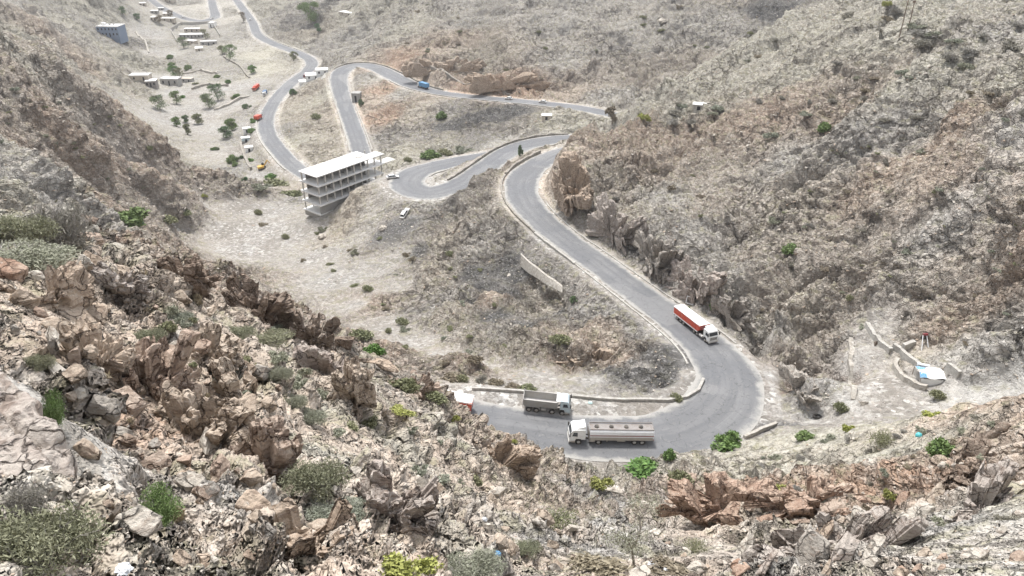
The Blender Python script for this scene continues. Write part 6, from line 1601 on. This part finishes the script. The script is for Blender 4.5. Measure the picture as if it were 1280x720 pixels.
for (u, v, p, nn, rnd) in scatter_px(RIGHTB, 45, 5, 0, 90):
    s = px2m(p, 6 + 16 * rnd.random()**2)
    put_rock(rnd.choice(['rock_t', 'rock_w', 'rock_w', 'rock_r']), rnd.randrange(7), p, s, (random.uniform(-.3, .3), -.4 + random.uniform(-.3, .3), .5), 'loose stone on the bottom right slope', 'rock', 'stones of the bottom right slope', 'boulder', (rnd.uniform(.8, 1.5), .9, rnd.uniform(.6, 1.)))

LEDG = [(u, v, px, mt) for (u, v, px, mt) in [(842, 640, 44, 'r'), (858, 622, 50, 'r'), (880, 612, 46, 'r'), (905, 620, 60, 'r'), (935, 612, 60, 'r'), (880, 645, 56, 'r'), (915, 640, 64, 'r'), (960, 632, 60, 'r'), (995, 625, 50, 'r'), (1040, 632, 56, 'r'), (1075, 625, 46, 'r'), (1000, 650, 60, 'r'), (1130, 622, 40, 'r'), (1160, 628, 36, 'r'), (862, 600, 36, 'r'), (900, 596, 34, 'r')]]
for (u, v, px, mt) in LEDG:
    p = hit(u, v); s = px2m(p, px) * random.uniform(.4, .85)
    put_rock('rock_r', random.randrange(7), p, s, (R(-18) + random.uniform(-.3, .3), R(-26) + random.uniform(-.3, .3), R(28) + random.uniform(-.6, .6)), 'red-brown ledge of the tilted beds on the slope below the bend', 'rock', 'red ledges of the tilted beds', 'rock_ledge', (random.uniform(.9, 1.4), random.uniform(.7, 1.), random.uniform(.4, .8)), .34)
for (u, v, px) in [(985, 690, 60), (1020, 680, 66), (1050, 700, 70), (1090, 690, 60), (1120, 670, 60), (1145, 650, 54), (960, 705, 50), (930, 690, 46), (1165, 625, 46), (1085, 655, 50), (1035, 715, 50), (1190, 610, 44)]:
    p = hit(u, v); s = px2m(p, px) * random.uniform(.5, .8)
    put_rock(random.choice(['rock_w', 'rock_s', 'rock_g', 'rock_t']), random.randrange(7), p, s, (R(-20) + random.uniform(-.1, .1), R(-38) + random.uniform(-.12, .12), R(40) + random.uniform(-.2, .2)), 'pale rib of the tilted beds at the bottom right', 'rock', 'pale ribs of the tilted beds', 'rock_ledge', (1.5, .6, .5), .24)

LOWT = [rock_mesh(300 + i, 9, 1., .8, .6, mat='rock_t', low=True) for i in range(7)]
# rubble nobody could count: one object
def merge_scatter(name, tmpl, places, mat, seed, leafv=False, kind='stuff'):
    """tmpl: list of (verts, faces[k]); places: (x,y,z,size,squash)"""
    rng = np.random.default_rng(seed); V = []; Fc = []; k = 0
    for (x, y, z, s, sq) in places:
        tv, tf = tmpl[rng.integers(len(tmpl))]
        a = rng.random() * 6.283; ca, sa = math.cos(a), math.sin(a)
        v = tv * (s, s, s * sq)
        v = np.stack([v[:, 0] * ca - v[:, 1] * sa + x, v[:, 0] * sa + v[:, 1] * ca + y, v[:, 2] + z], 1)
        V.append(v); Fc.append(tf + k); k += len(tv)
    V = np.concatenate(V); Fc = np.concatenate(Fc)
    o = np_obj(name, V, Fc, mat)
    if leafv:
        at = o.data.attributes.new('leafv', 'FLOAT', 'POINT'); at.data.foreach_set('value', np.repeat(rng.random(len(V) // 4 + 1), 4)[:len(V)].astype(np.float32))
    tag(o, kind=kind); return o
def tri_tmpl(me):
    v = np.zeros(len(me.vertices) * 3); me.vertices.foreach_get('co', v); f = np.zeros(len(me.loops), np.int32); me.loops.foreach_get('vertex_index', f)
    return v.reshape(-1, 3), f.reshape(-1, 3)
def world_scatter(n, seed, fn, umin=-150, umax=1430, vmin=-60, vmax=800):
    rnd = random.Random(seed); out = []; tries = 0
    while len(out) < n and tries < n * 9:
        tries += 1
        u = rnd.uniform(umin, umax); v = vmin + (vmax - vmin) * rnd.random()
        q_ = Vector(P(u, v, 1.0)).normalized(); ok, p, nn, k = terrain.ray_cast(q_, q_)
        if not ok: continue
        r = fn(u, v, p, nn, rnd)
        if r: out.append(r)
    return out
def att_at(p):
    r = math.hypot(p.x, p.y - OY); t = math.atan2(p.x, p.y - OY)
    i = min(max(int((math.log(max(r, RR[0])) - LR0) / DLR), 0), NR - 1); j = min(max(int((t - LTH0) / DTH), 0), NT - 1)
    return float(ROUGH[i, j]), float(RD[i, j])
def stone_fn(u, v, p, nn, rnd):
    rg, rd = att_at(p)
    if rd < .5: return None
    d = depth(p); s = px2m(p, 1.5 + 4.5 * rnd.random()**3)
    s = min(max(s, .07), 1.5)
    if rd < 4: s *= .6
    if mn.noise(Vector((p.x / (d * .06), p.y / (d * .06), 9))) < rnd.uniform(-.75, .15): return None
    return (p.x, p.y, p.z - s * .08, s, rnd.uniform(.5, 1))
st_places = world_scatter(17000, 21, stone_fn)
h_ = len(st_places)
merge_scatter('rubble', [tri_tmpl(m_) for m_ in LOWT], st_places[::2], M['rock_w'], 1)
merge_scatter('rubble', [tri_tmpl(m_) for m_ in LOWT], st_places[1::4], M['rock_t'], 2)
merge_scatter('rubble', [tri_tmpl(m_) for m_ in LOWT], st_places[3::4], M['rock_g'], 3)
print('rocks', time.time() - T0)

# ------------------------------------------------------------------ bushes
bush_proto('green', M['l_green'], 1, 1500, .6, .75, .075, 6)
bush_proto('green2', M['l_green'], 12, 1300, .6, .85, .08, 6)
bush_proto('dark', M['l_dark'], 2, 1300, .6, .8, .08, 6)
bush_proto('olive', M['l_olive'], 3, 1000, .6, .6, .065, 8)
bush_proto('olive2', M['l_olive'], 13, 900, .6, .5, .065, 8, blobs=5)
bush_proto('yell', M['l_yell'], 4, 1300, .6, .65, .06, 6, up=.9)
bush_proto('grey', M['l_grey'], 5, 1100, .6, .55, .055, 10, up=.8, asp=2.6)
bush_proto('grey2', M['l_grey'], 15, 900, .6, .42, .055, 10, up=.8, asp=2.6, blobs=5)
bush_proto('dry', M['l_dry'], 6, 800, .6, .6, .045, 14, up=.8, asp=5., forks=2, sr=.010)
bush_proto('brown', M['l_brown'], 7, 900, .6, .5, .06, 10, up=.6, asp=2.6)
bush_proto('straw', M['l_straw'], 8, 700, .35, .9, .035, 10, up=3.0, asp=9.)
bush_proto('fine_green', M['l_green'], 9, 9500, .6, .7, .017, 22, blobs=9, up=1.0, asp=3.2, forks=2, sr=.008)
bush_proto('fine_olive', M['l_og'], 10, 10000, .6, .6, .015, 26, blobs=9, up=1.0, asp=3.6, forks=2, sr=.008)
bush_proto('fine_grey', M['l_grey'], 11, 10000, .6, .55, .014, 26, blobs=9, up=1.0, asp=4.0, forks=2, sr=.007)
bush_proto('twigs', M['l_dry'], 16, 1500, .6, .9, .02, 60, blobs=7, up=1.4, asp=8., forks=3, sr=.011)
bush_proto('wispy', M['l_olive'], 17, 1400, .7, .9, .035, 12, blobs=9, up=.4, asp=2., forks=2, sr=.010)
def bush(u, v, px, key, label, name='bush', cat='bush', sx=1., sz=1., group=None, dv=0, grow=1.0):
    p = hit(u, v + dv); s = px2m(p, px) / 1.2 * grow
    return place_bush(key, name, (p.x, p.y, p.z - .04 * s), s, label, cat, group, True, random.uniform(-.4, .4), sz, sx)
# (u, v) is the foot of the plant
B_ = [
 (470, 443, 27, 'green', 'round bright green bush standing alone on the pale wadi bank', 1.2, .9), (906, 560, 40, 'green2', 'bright green bush at the road edge, right of the tanker', 1.1, .8),
 (838, 573, 20, 'green', 'small upright green bush between the olive thicket and the road', .9, 1.2), (812, 590, 52, 'green', 'wide light green thicket just below the lowest bend', 1.3, .5),
 (850, 606, 34, 'olive', 'olive shrub leaning on the right end of the green thicket', 1, 1.2), (752, 607, 30, 'yell', 'yellow-green bush below the tanker, left of the thicket', 1.1, .9),
 (1177, 566, 34, 'green', 'rounded green bush under the turquoise drum', 1, 1), (965, 615, 36, 'yell', 'bright yellow-green bush above the red ledges', 1.2, .8), (1113, 622, 22, 'yell', 'small yellow-green bush at the right end of the red ledges', 1, 1.1),
 (513, 712, 62, 'yell', 'low vivid yellow-green bush at the bottom edge', 1.3, .7), (1171, 498, 22, 'olive', 'dark olive bush in front of the tent', 1, 1.1), (990, 316, 22, 'green', 'green bush alone on the grey rock slope right of the road', 1.1, 1),
 (1031, 163, 19, 'green', 'small green bush high on the right slope', 1, 1), (805, 150, 17, 'yell', 'yellow-green bush on the scrub slope above the hidden road', 1.1, 1), (1108, 8, 14, 'yell', 'yellow-green bush at the top edge near the poles', 1, 1),
 (1008, 548, 22, 'green', 'green plant on the edge of the right slope above the yard', 1.2, .8), (1050, 515, 22, 'olive', 'dark bush in the notch left of the gravel yard', .9, 1.3), (1060, 538, 18, 'yell', 'yellowish shrub at the foot of the gravel yard wall', 1, 1),
 (1103, 556, 30, 'wispy', 'thin wispy shrub on the right crest', 1, 1), (1165, 520, 24, 'yell', 'yellow-green scrub between the tent and the right crest', 1.3, .6), (860, 395, 14, 'green', 'green plant at the foot of the cliff behind the red lorry', .8, 1.6),
 (893, 385, 16, 'green', 'green tuft in the dark cleft above the red lorry', .7, 2.0), (845, 500, 18, 'olive', 'olive tuft inside the bend by the pale wall', 1, 1), (700, 428, 26, 'olive', 'olive bush on the bare shoulder above the gully', 1.2, .8),
 (718, 378, 14, 'dark', 'small dark bush on the bank under the long descent', 1, .9), (655, 487, 24, 'olive2', 'low olive bush behind the dump truck, right one', 1.3, .7), (640, 484, 18, 'brown', 'low brownish bush behind the dump truck, left one', 1.3, .7),
 (562, 474, 26, 'brown', 'brown bush above the pale wall, leftmost of its pair', 1.2, .7), (578, 476, 18, 'olive', 'olive bush above the pale wall, right of the brown one', 1, .9), (618, 480, 20, 'brown', 'dark brown bush above the pale wall near the dump truck', 1.2, .8),
 (600, 477, 18, 'dry', 'grey dry bush above the pale wall', 1, 1), (592, 452, 20, 'brown', 'reddish dry bush on the wadi slope', 1.2, 1), (452, 422, 26, 'olive', 'olive bush on the pale bank left of the round green bush', 1.3, .8), (503, 405, 18, 'olive', 'dark olive bush on the bank above the round green bush', 1.1, .9),
 (507, 413, 14, 'grey', 'grey bush next to the dark olive one on the bank', 1.2, .8), (460, 363, 15, 'olive', 'olive bush halfway down the middle slope', 1.1, .9), (563, 320, 14, 'olive', 'olive bush on the rubble slope under the parked car', 1, 1),
 (651, 195, 10, 'dark', 'slim dark shrub between the two arms of road', .8, 2.2), (452, 132, 9, 'dark', 'dark shrub at the cut slope beside the upper arm', 1, 1.4), (553, 148, 16, 'green', 'green bush on the slope below the upper road', 1, 1), (540, 198, 22, 'green', 'green shrub above the hairpin, leftmost of its row', 1.3, .9),
 (556, 193, 18, 'olive', 'olive shrub above the hairpin, middle of its row', 1.3, .8), (580, 190, 20, 'grey', 'grey shrub above the hairpin, right end of its row', 1.3, .8), (510, 202, 12, 'olive', 'small olive shrub above the hairpin next to the concrete building', 1, 1),
 (395, 148, 16, 'olive', 'olive bush on the spur above the valley road', 1, .8), (367, 118, 12, 'dark', 'dark green bush at the road edge below the white huts', 1.1, .9), (158, 280, 40, 'green2', 'dark green bush behind the second crest', 1.3, .8), (172, 282, 20, 'dark', 'dark bush at the right end behind the second crest', 1, 1),
 (212, 277, 20, 'olive', 'olive bush on the pale gravel fan, left one', 1.3, .8), (232, 268, 16, 'olive', 'olive bush on the pale gravel fan, right one', 1.2, .9), (256, 246, 9, 'yell', 'yellow-green bush near the top of the gravel fan', 1, .9), (292, 202, 16, 'green', 'green bush right of the rocky spur tip', 1, 1),
 (345, 232, 28, 'olive', 'olive thicket below the valley road hairpin', 1.4, .6), (362, 244, 26, 'olive2', 'olive thicket beside the concrete building', 1.4, .6), (328, 235, 20, 'grey', 'grey shrub at the left end of the thicket by the building', 1.3, .7), (340, 222, 14, 'green', 'green shrub near the valley road above the thicket', 1.2, .7),
 (323, 268, 14, 'olive', 'olive bush on the wadi bank left of the building', .8, 1), (357, 298, 12, 'olive', 'small olive bush in the lower wadi', 1, 1),
]
for (u, v, px, key, lab, sx, sz) in B_: bush(u, v, px, key, lab, sx=sx, sz=sz)
NB_ = [
 (75, 312, 100, 'twigs', 'large leafless grey twig bush on the upper left crest', 'dry_bush', 1.1, .9), (28, 300, 90, 'fine_olive', 'broad grey-green bush at the left edge of the crest', 'bush', 1.2, .9), (35, 325, 120, 'fine_grey', 'pale grey-green scrub in front of the twig bush', 'bush', 1.5, .5),
 (45, 705, 180, 'fine_olive', 'large fine-leaved bush filling the lower left corner', 'bush', 1.2, .9), (196, 652, 84, 'fine_green', 'wispy green bush between the pale rocks, lower left', 'bush', 1., 1.0), (222, 650, 46, 'straw', 'yellowing grass clump on the right side of the wispy bush', 'grass_tuft', 1.4, .7),
 (398, 612, 92, 'fine_olive', 'dense olive-grey bush right of the brown blocks', 'bush', 1.1, 1.), (420, 640, 80, 'fine_grey', 'grey-green bush at the foot of the olive-grey one', 'bush', 1.5, .6), (590, 716, 90, 'fine_grey', 'dull green feathery bush at the bottom edge, right of the yellow one', 'bush', 1.3, .7),
 (68, 540, 60, 'fine_green', 'green shrub growing in the cleft beside the great slab', 'bush', .7, 1.8), (50, 460, 44, 'fine_olive', 'olive shrub at the upper end of the cleft', 'bush', 1., 1.), (323, 466, 14, 'yell', 'small vivid green plant on the middle ridge', 'plant', .9, 2.2),
 (247, 382, 34, 'straw', 'straw-coloured grass clump near the top of the near ridge', 'grass_tuft', 1.2, .8), (236, 485, 28, 'straw', 'straw-coloured grass clump right of the large red rock', 'grass_tuft', .9, 1.3), (262, 515, 38, 'straw', 'tall straw-coloured grass clump in the middle of the near ridge', 'grass_tuft', 1, 1.2),
 (280, 478, 60, 'fine_grey', 'blue-grey shrub right of the large red rock', 'bush', 1.2, .9), (188, 425, 44, 'fine_olive', 'olive shrub above the red rock faces', 'bush', 1.2, .8), (222, 400, 50, 'fine_grey', 'grey shrub below the straw grass on the near ridge', 'bush', 1.2, .8), (215, 520, 60, 'fine_grey', 'grey-green shrub under the red rock faces', 'bush', 1.4, .7),
 (30, 690, 40, 'straw', 'dry stalks in front of the lower left bush', 'grass_tuft', 1, 1), (350, 470, 40, 'fine_grey', 'grey bush under the spine of the second crest', 'bush', 1.3, .9), (365, 505, 44, 'fine_grey', 'pale bush left of the middle outcrop', 'bush', 1.3, .8), (385, 525, 50, 'fine_grey', 'blue-grey bush below the middle outcrop', 'bush', 1.4, .8),
 (335, 430, 60, 'fine_olive', 'olive scrub patch under the second crest', 'bush', 1.6, .6), (300, 420, 40, 'fine_olive', 'olive scrub on the shoulder below the second crest', 'bush', 1.4, .7), (545, 500, 30, 'olive', 'olive shrub hanging on the third crest', 'bush', 1.3, .8), (500, 485, 40, 'olive2', 'dull olive scrub on the face of the third crest', 'bush', 1.5, .9),
 (566, 525, 22, 'yell', 'yellow-green bush in front of the half hidden lorry', 'bush', 1.1, .9), (640, 552, 16, 'yell', 'yellow tuft at the lower road edge, near the rock crest', 'bush', 1.2, .8), (505, 515, 30, 'yell', 'pale yellow bush on the third crest slope', 'bush', 1.5, .5),
 (700, 660, 50, 'wispy', 'thin bush with bare stems left of the little tree', 'bush', 1.2, .9), (660, 690, 40, 'fine_olive', 'grey-green shrub on the pale slope, bottom centre', 'bush', 1.2, .8), (870, 690, 34, 'wispy', 'thin yellowish bush right of the little tree', 'bush', 1.1, .9), (1010, 690, 60, 'dry', 'sprawling dry bush among the ribs of rock', 'bush', 1.3, .6),
 (740, 715, 70, 'brown', 'brown dry scrub left of the little tree foot', 'bush', 1.5, .5), (830, 712, 50, 'brown', 'brown dry scrub right of the little tree foot', 'bush', 1.5, .5), (1085, 565, 18, 'dry', 'grey cushion bush on the right slope, upper left one', 'bush', 1.2, .8), (1086, 608, 20, 'dry', 'dark grey round cushion bush on the right slope', 'bush', 1.1, .9),
 (1108, 592, 18, 'grey', 'blue-grey cushion bush on the right slope', 'bush', 1.1, .9), (1255, 650, 34, 'dry', 'grey dry bush near the right edge', 'bush', 1.4, .6), (1180, 655, 26, 'grey', 'grey bush beneath the long diagonal rib', 'bush', 1.4, .7), (30, 640, 70, 'twigs', 'bare branching twigs above the lower left bush', 'dry_bush', 1., .8),
]
for (u, v, px, key, lab, nm_, sx, sz) in NB_: bush(u, v, px, key, lab, nm_, 'grass tuft' if nm_ == 'grass_tuft' else ('plant' if nm_ == 'plant' else 'bush'), sx, sz, grow=.85)
# groups of look-alike bushes
def bush_group(poly, n, seed, keys, pxr, label, group, dmin=0, dmax=1e9, sz=(.6, 1.), name='scrub_bush', mind=0):
    for (u, v, p, nn, rnd) in scatter_px(poly, n, seed, dmin, dmax):
        rg, rd = att_at(p)
        if rd < 1.5: continue
        s = px2m(p, rnd.uniform(*pxr)) / 1.2
        place_bush(rnd.choice(keys), name, (p.x, p.y, p.z - .05 * s), s, label, 'bush', group, True, rnd.random() * 6, rnd.uniform(*sz), rnd.uniform(.9, 1.3))
bush_group([(780, 150), (960, 50), (1060, 5), (1280, 0), (1280, 150), (1100, 180), (850, 175)], 48, 31, ['dry', 'grey', 'dry', 'brown'], (9, 22), 'grey dry bush on the scrub-covered upper right slope', 'grey bushes of the upper right slope')
bush_group([(1150, 40), (1280, 40), (1280, 80), (1150, 75)], 5, 32, ['dry'], (24, 40), 'wide dark grey thicket on the top right slope', 'dark thickets at the top right')
bush_group([(700, 210), (1000, 180), (1280, 160), (1280, 440), (980, 420), (850, 340)], 38, 33, ['grey', 'olive2', 'brown', 'dry'], (7, 16), 'small scrub bush on the rocky right-hand mountain', 'scrub on the right-hand mountain')
bush_group([(300, 270), (420, 290), (600, 300), (640, 450), (560, 460), (430, 400)], 30, 34, ['olive', 'olive2', 'brown', 'grey'], (7, 13), 'small low bush on the slope below the concrete building', 'bushes of the middle slope')
bush_group([(190, 60), (300, 70), (330, 200), (310, 230), (230, 160)], 22, 35, ['green', 'olive', 'dark', 'green2'], (6, 12), 'small green bush in the pale wadi below the settlement', 'green bushes of the wadi')
bush_group([(440, 0), (1000, 0), (900, 70), (760, 110), (600, 90), (450, 50)], 22, 36, ['olive', 'grey', 'brown'], (6, 11), 'small bush on the back mountain', 'bushes of the back mountain')
bush_group([(0, 60), (100, 110), (260, 220), (120, 240), (0, 180)], 16, 37, ['grey', 'olive2', 'brown'], (6, 12), 'small bush on the left rocky mountain', 'bushes of the left mountain')
bush_group([(940, 560), (1240, 520), (1280, 640), (900, 640)], 30, 38, ['grey', 'dry', 'brown', 'grey2'], (8, 18), 'grey cushion bush on the slope at the bottom right', 'cushion bushes of the bottom right slope')
bush_group([(180, 380), (340, 400), (420, 520), (560, 540), (640, 620), (480, 620), (300, 540)], 34, 39, ['grey2', 'grey', 'olive2'], (12, 30), 'low grey-green shrub on the near left ridge', 'shrubs of the near left ridge', 0, 90)

# ------------------------------------------------------------------ trees
def make_tree(u, v, px, label, seed, hgt_ratio=1.0, mat='l_green', leaf=.35, n=2600, group=None, name='broadleaf_tree', sparse=False, cat='tree'):
    p = hit(u, v); Wd = px2m(p, px) * (1.25 if px < 30 else 1); Hh = Wd * hgt_ratio; rng = np.random.default_rng(seed)
    r = empty(name, (p.x, p.y, p.z - .1)); tag(r, label, cat, group)
    mb = MB(); blobs = []
    r0 = Hh * (.018 if sparse else .035); tips = []
    def grow(pt, d, rad, ln, lev):
        segs = 3; q0_ = pt
        for s in range(segs):
            d = (d + Vector(rng.normal(size=3)) * .10).normalized(); q1_ = q0_ + d * ln / segs
            mb.cyl(q0_, q1_, rad * (1 - .25 * s / segs), rad * (1 - .25 * (s + 1) / segs), 6, False); q0_ = q1_
        if lev == 0: tips.append(q0_); return
        for k in range(3 if lev > 1 else 2):
            t = rng.random() * 6.28; sp = .65
            dd = (d + Vector((math.cos(t) * sp, math.sin(t) * sp, .1))).normalized(); grow(q0_, dd, rad * .62, ln * .72, lev - 1)
    grow(Vector((0, 0, 0)), Vector((0, 0, 1)), r0, Hh * .34, 3 if not sparse else 3)
    mb.build('trunk', M['bark'], r)
    for q_ in tips: blobs.append((q_.x * (1.25 if sparse else .9), q_.y * (1.25 if sparse else .9), q_.z, Wd * (.11 if sparse else .15), Wd * (.11 if sparse else .15), Hh * .10))
    for i in range(5): 
        t = i * 1.26; blobs.append((Wd * .2 * math.cos(t), Wd * .2 * math.sin(t), Hh * (.30 + .12 * (i % 4)), Wd * .22, Wd * .22, Hh * .2)) if not sparse else None
    vv_, q2 = leaf_cloud(n, blobs, leaf, rng, .3, 1.5)
    me = leaf_mesh('crown', vv_, q2, M[mat], rng); o = bpy.data.objects.new('crown', me); COL.objects.link(o); o.parent = r
    return r
make_tree(389, 30, 21, 'large dark green tree on the slope at the top, left of centre', 1, 1.15, 'l_green', .6, 3200)
make_tree(398, 40, 9, 'small dark green tree just below the large dark one', 2, 1.0, 'l_dark', .5, 900)
TG = 'trees of the settlement'
for i, (u, v, px, hr, mt, lab) in enumerate([(154, 18, 9, 1.0, 'l_dark', 'dark tree near the blue-grey block'), (172, 25, 8, .9, 'l_dark', 'grey-green tree left of the far huts'), (199, 29, 9, 1, 'l_brown', 'brownish tree between the far huts'), (213, 21, 8, .9, 'l_brown', 'brownish tree right beside the far road'), (230, 60, 15, .8, 'l_dark', 'wide dark tree below the left corner of the compound'),
      (258, 49, 12, .9, 'l_olive', 'olive tree inside the compound by the shed'), (288, 75, 17, 1, 'l_green', 'green tree on the slope right of the compound'), (278, 68, 12, .8, 'l_olive', 'brownish-olive tree left of the green one, right of the compound'), (218, 97, 16, .8, 'l_green', 'green tree behind the right wadi house'),
      (225, 97, 12, .9, 'l_olive', 'olive tree at the right rear corner of the wadi house'), (200, 137, 22, .75, 'l_dark', 'dark green tree below the wadi houses, left one'), (221, 130, 16, .9, 'l_green', 'green tree below the wadi houses, right one'), (273, 125, 20, .9, 'l_dark', 'green wadi tree, upper of the middle pair'), (262, 135, 20, .8, 'l_dark', 'green wadi tree, lower of the middle pair'),
      (221, 158, 12, .9, 'l_green', 'small green tree in the wadi, leftmost'), (248, 155, 14, .8, 'l_olive', 'small olive tree in the middle of the wadi'), (235, 168, 9, 1.3, 'l_olive', 'thin little tree in the lower wadi'), (232, 153, 8, 1, 'l_dark', 'small dark tree right of the leftmost wadi tree'), (283, 172, 18, .7, 'l_dark', 'bushy dark tree near the valley road, lower one'), (290, 163, 16, .8, 'l_green', 'bushy green tree near the valley road, upper one'),
      (367, 76, 9, 1.1, 'l_olive', 'tree on the inside of the valley road bend'), (305, 28, 7, 1.6, 'l_brown', 'slim brown tree beside the far road'), (315, 92, 10, .9, 'l_green', 'green tree above the parked red trucks'), (765, 155, 12, 1.6, 'l_brown', 'bare brownish tree where the upper road disappears')]):
    make_tree(u, v, px, lab, 10 + i, hr, mt, .42, 1000 if px < 14 else 1600, TG if 'wadi' in lab or 'far' in lab or 'compound' in lab else None)
make_tree(791, 712, 125, 'little sparse tree with thin trunk and feathery crown, bottom centre', 77, .85, 'l_grey', .035, 3000, None, 'young_tree', True)
print('plants', time.time() - T0)

# ------------------------------------------------------------------ scrub and dry grass nobody could count
def leaf_tmpl(n, rad, hgt, leaf, seed, asp=3., up=1.0):
    rng = np.random.default_rng(seed); return leaf_cloud(n, [(0, 0, hgt * .4, rad, rad, hgt * .55), (rad * .5, 0, hgt * .3, rad * .6, rad * .6, hgt * .4)], leaf, rng, up, asp)
LT = [leaf_tmpl(46, .5, .5, .16, 50 + i) for i in range(6)]
def scrub_fn(u, v, p, nn, rnd):
    rg, rd = att_at(p)
    if rd < 2 or (rg < .2 and rnd.random() < .7) or nn.z < .35: return None
    if mn.noise(Vector((p.x / 14, p.y / 14, 0))) < rnd.uniform(-.5, .35): return None
    s = min(px2m(p, rnd.uniform(3, 8.5)), 1.9)
    return (p.x, p.y, p.z, s, rnd.uniform(.5, 1.))
sp_ = world_scatter(6800, 61, scrub_fn)
merge_scatter('scrub', LT, sp_[::3], M['l_grey'], 5, True)
merge_scatter('scrub', LT, sp_[1::3], M['l_brown'], 6, True)
merge_scatter('scrub', LT, sp_[2::3], M['l_olive'], 7, True)
GT = [leaf_tmpl(30, .35, .6, .07, 70 + i, 8., 3.) for i in range(5)]
def grass_fn(u, v, p, nn, rnd):
    if depth(p) > 75 or nn.z < .3: return None
    if mn.noise(Vector((p.x / 4, p.y / 4, 3))) < rnd.uniform(-.5, .3): return None
    return (p.x, p.y, p.z, min(px2m(p, rnd.uniform(7, 18)), .6), rnd.uniform(.6, 1.1))
merge_scatter('dry_grass', GT, world_scatter(2600, 62, grass_fn, vmin=280), M['l_straw'], 8, True)
print('scrub', time.time() - T0)
EXPOSURE = 1.6
HAZE = 0.00009
# ------------------------------------------------------------------ light and air
SUN_EL, SUN_AZ = R(67), R(-22)      # azimuth measured from +Y towards +X
w = bpy.data.worlds.new('World'); SC.world = w; w.use_nodes = True
nt = w.node_tree; bg = nt.nodes['Background']
sky = nt.nodes.new('ShaderNodeTexSky'); sky.sky_type = 'NISHITA'; sky.sun_disc = False
sky.sun_elevation = SUN_EL; sky.sun_rotation = SUN_AZ; sky.dust_density = 4.0; sky.ozone_density = .6; sky.air_density = .9; sky.altitude = 1500
hs = nt.nodes.new('ShaderNodeHueSaturation'); hs.inputs['Saturation'].default_value = .25
nt.links.new(sky.outputs[0], hs.inputs['Color']); nt.links.new(hs.outputs[0], bg.inputs[0]); bg.inputs[1].default_value = .125
sd = bpy.data.lights.new('sun', 'SUN'); sd.energy = 1.5; sd.angle = R(10); sd.color = (1, .975, .94)
so = bpy.data.objects.new('sun', sd); COL.objects.link(so)
dirv = Vector((math.sin(SUN_AZ) * math.cos(SUN_EL), math.cos(SUN_AZ) * math.cos(SUN_EL), math.sin(SUN_EL)))
so.rotation_euler = dirv.to_track_quat('Z', 'Y').to_euler()
so.location = (0, 0, 200)
SC.view_settings.view_transform = 'Standard'; SC.view_settings.look = 'None'; SC.view_settings.gamma = 1.0
SC.view_settings.exposure = EXPOSURE
SC.cycles.max_bounces = 3; SC.cycles.diffuse_bounces = 2; SC.cycles.glossy_bounces = 2; SC.cycles.volume_bounces = 1
print('total', time.time() - T0, len(bpy.data.objects))

# air
co_min = Vector((float(PX.min()) - 5, float(PY.min()) - 5, float(Z.min()) - 1)); co_max = Vector((float(PX.max()) + 5, float(PY.max()) + 5, max(float(Z.max()), 15) + 5))
hz_ = MB(); hz_.box(co_min.x, co_max.x, co_min.y, co_max.y, co_min.z, co_max.z)
hm_ = bpy.data.materials.new('haze'); hm_.use_nodes = True; hm_.node_tree.nodes.clear()
vo = hm_.node_tree.nodes.new('ShaderNodeVolumePrincipled'); ou = hm_.node_tree.nodes.new('ShaderNodeOutputMaterial')
vo.inputs['Color'].default_value = (.93, .95, 1, 1); vo.inputs['Density'].default_value = HAZE; vo.inputs['Anisotropy'].default_value = .2
hm_.node_tree.links.new(vo.outputs[0], ou.inputs['Volume'])
ho = hz_.build('haze', hm_, None); tag(ho, kind='stuff')

SC.cycles.use_adaptive_sampling = True; SC.cycles.adaptive_threshold = .02; SC.cycles.use_denoising = True; SC.cycles.adaptive_min_samples = 16
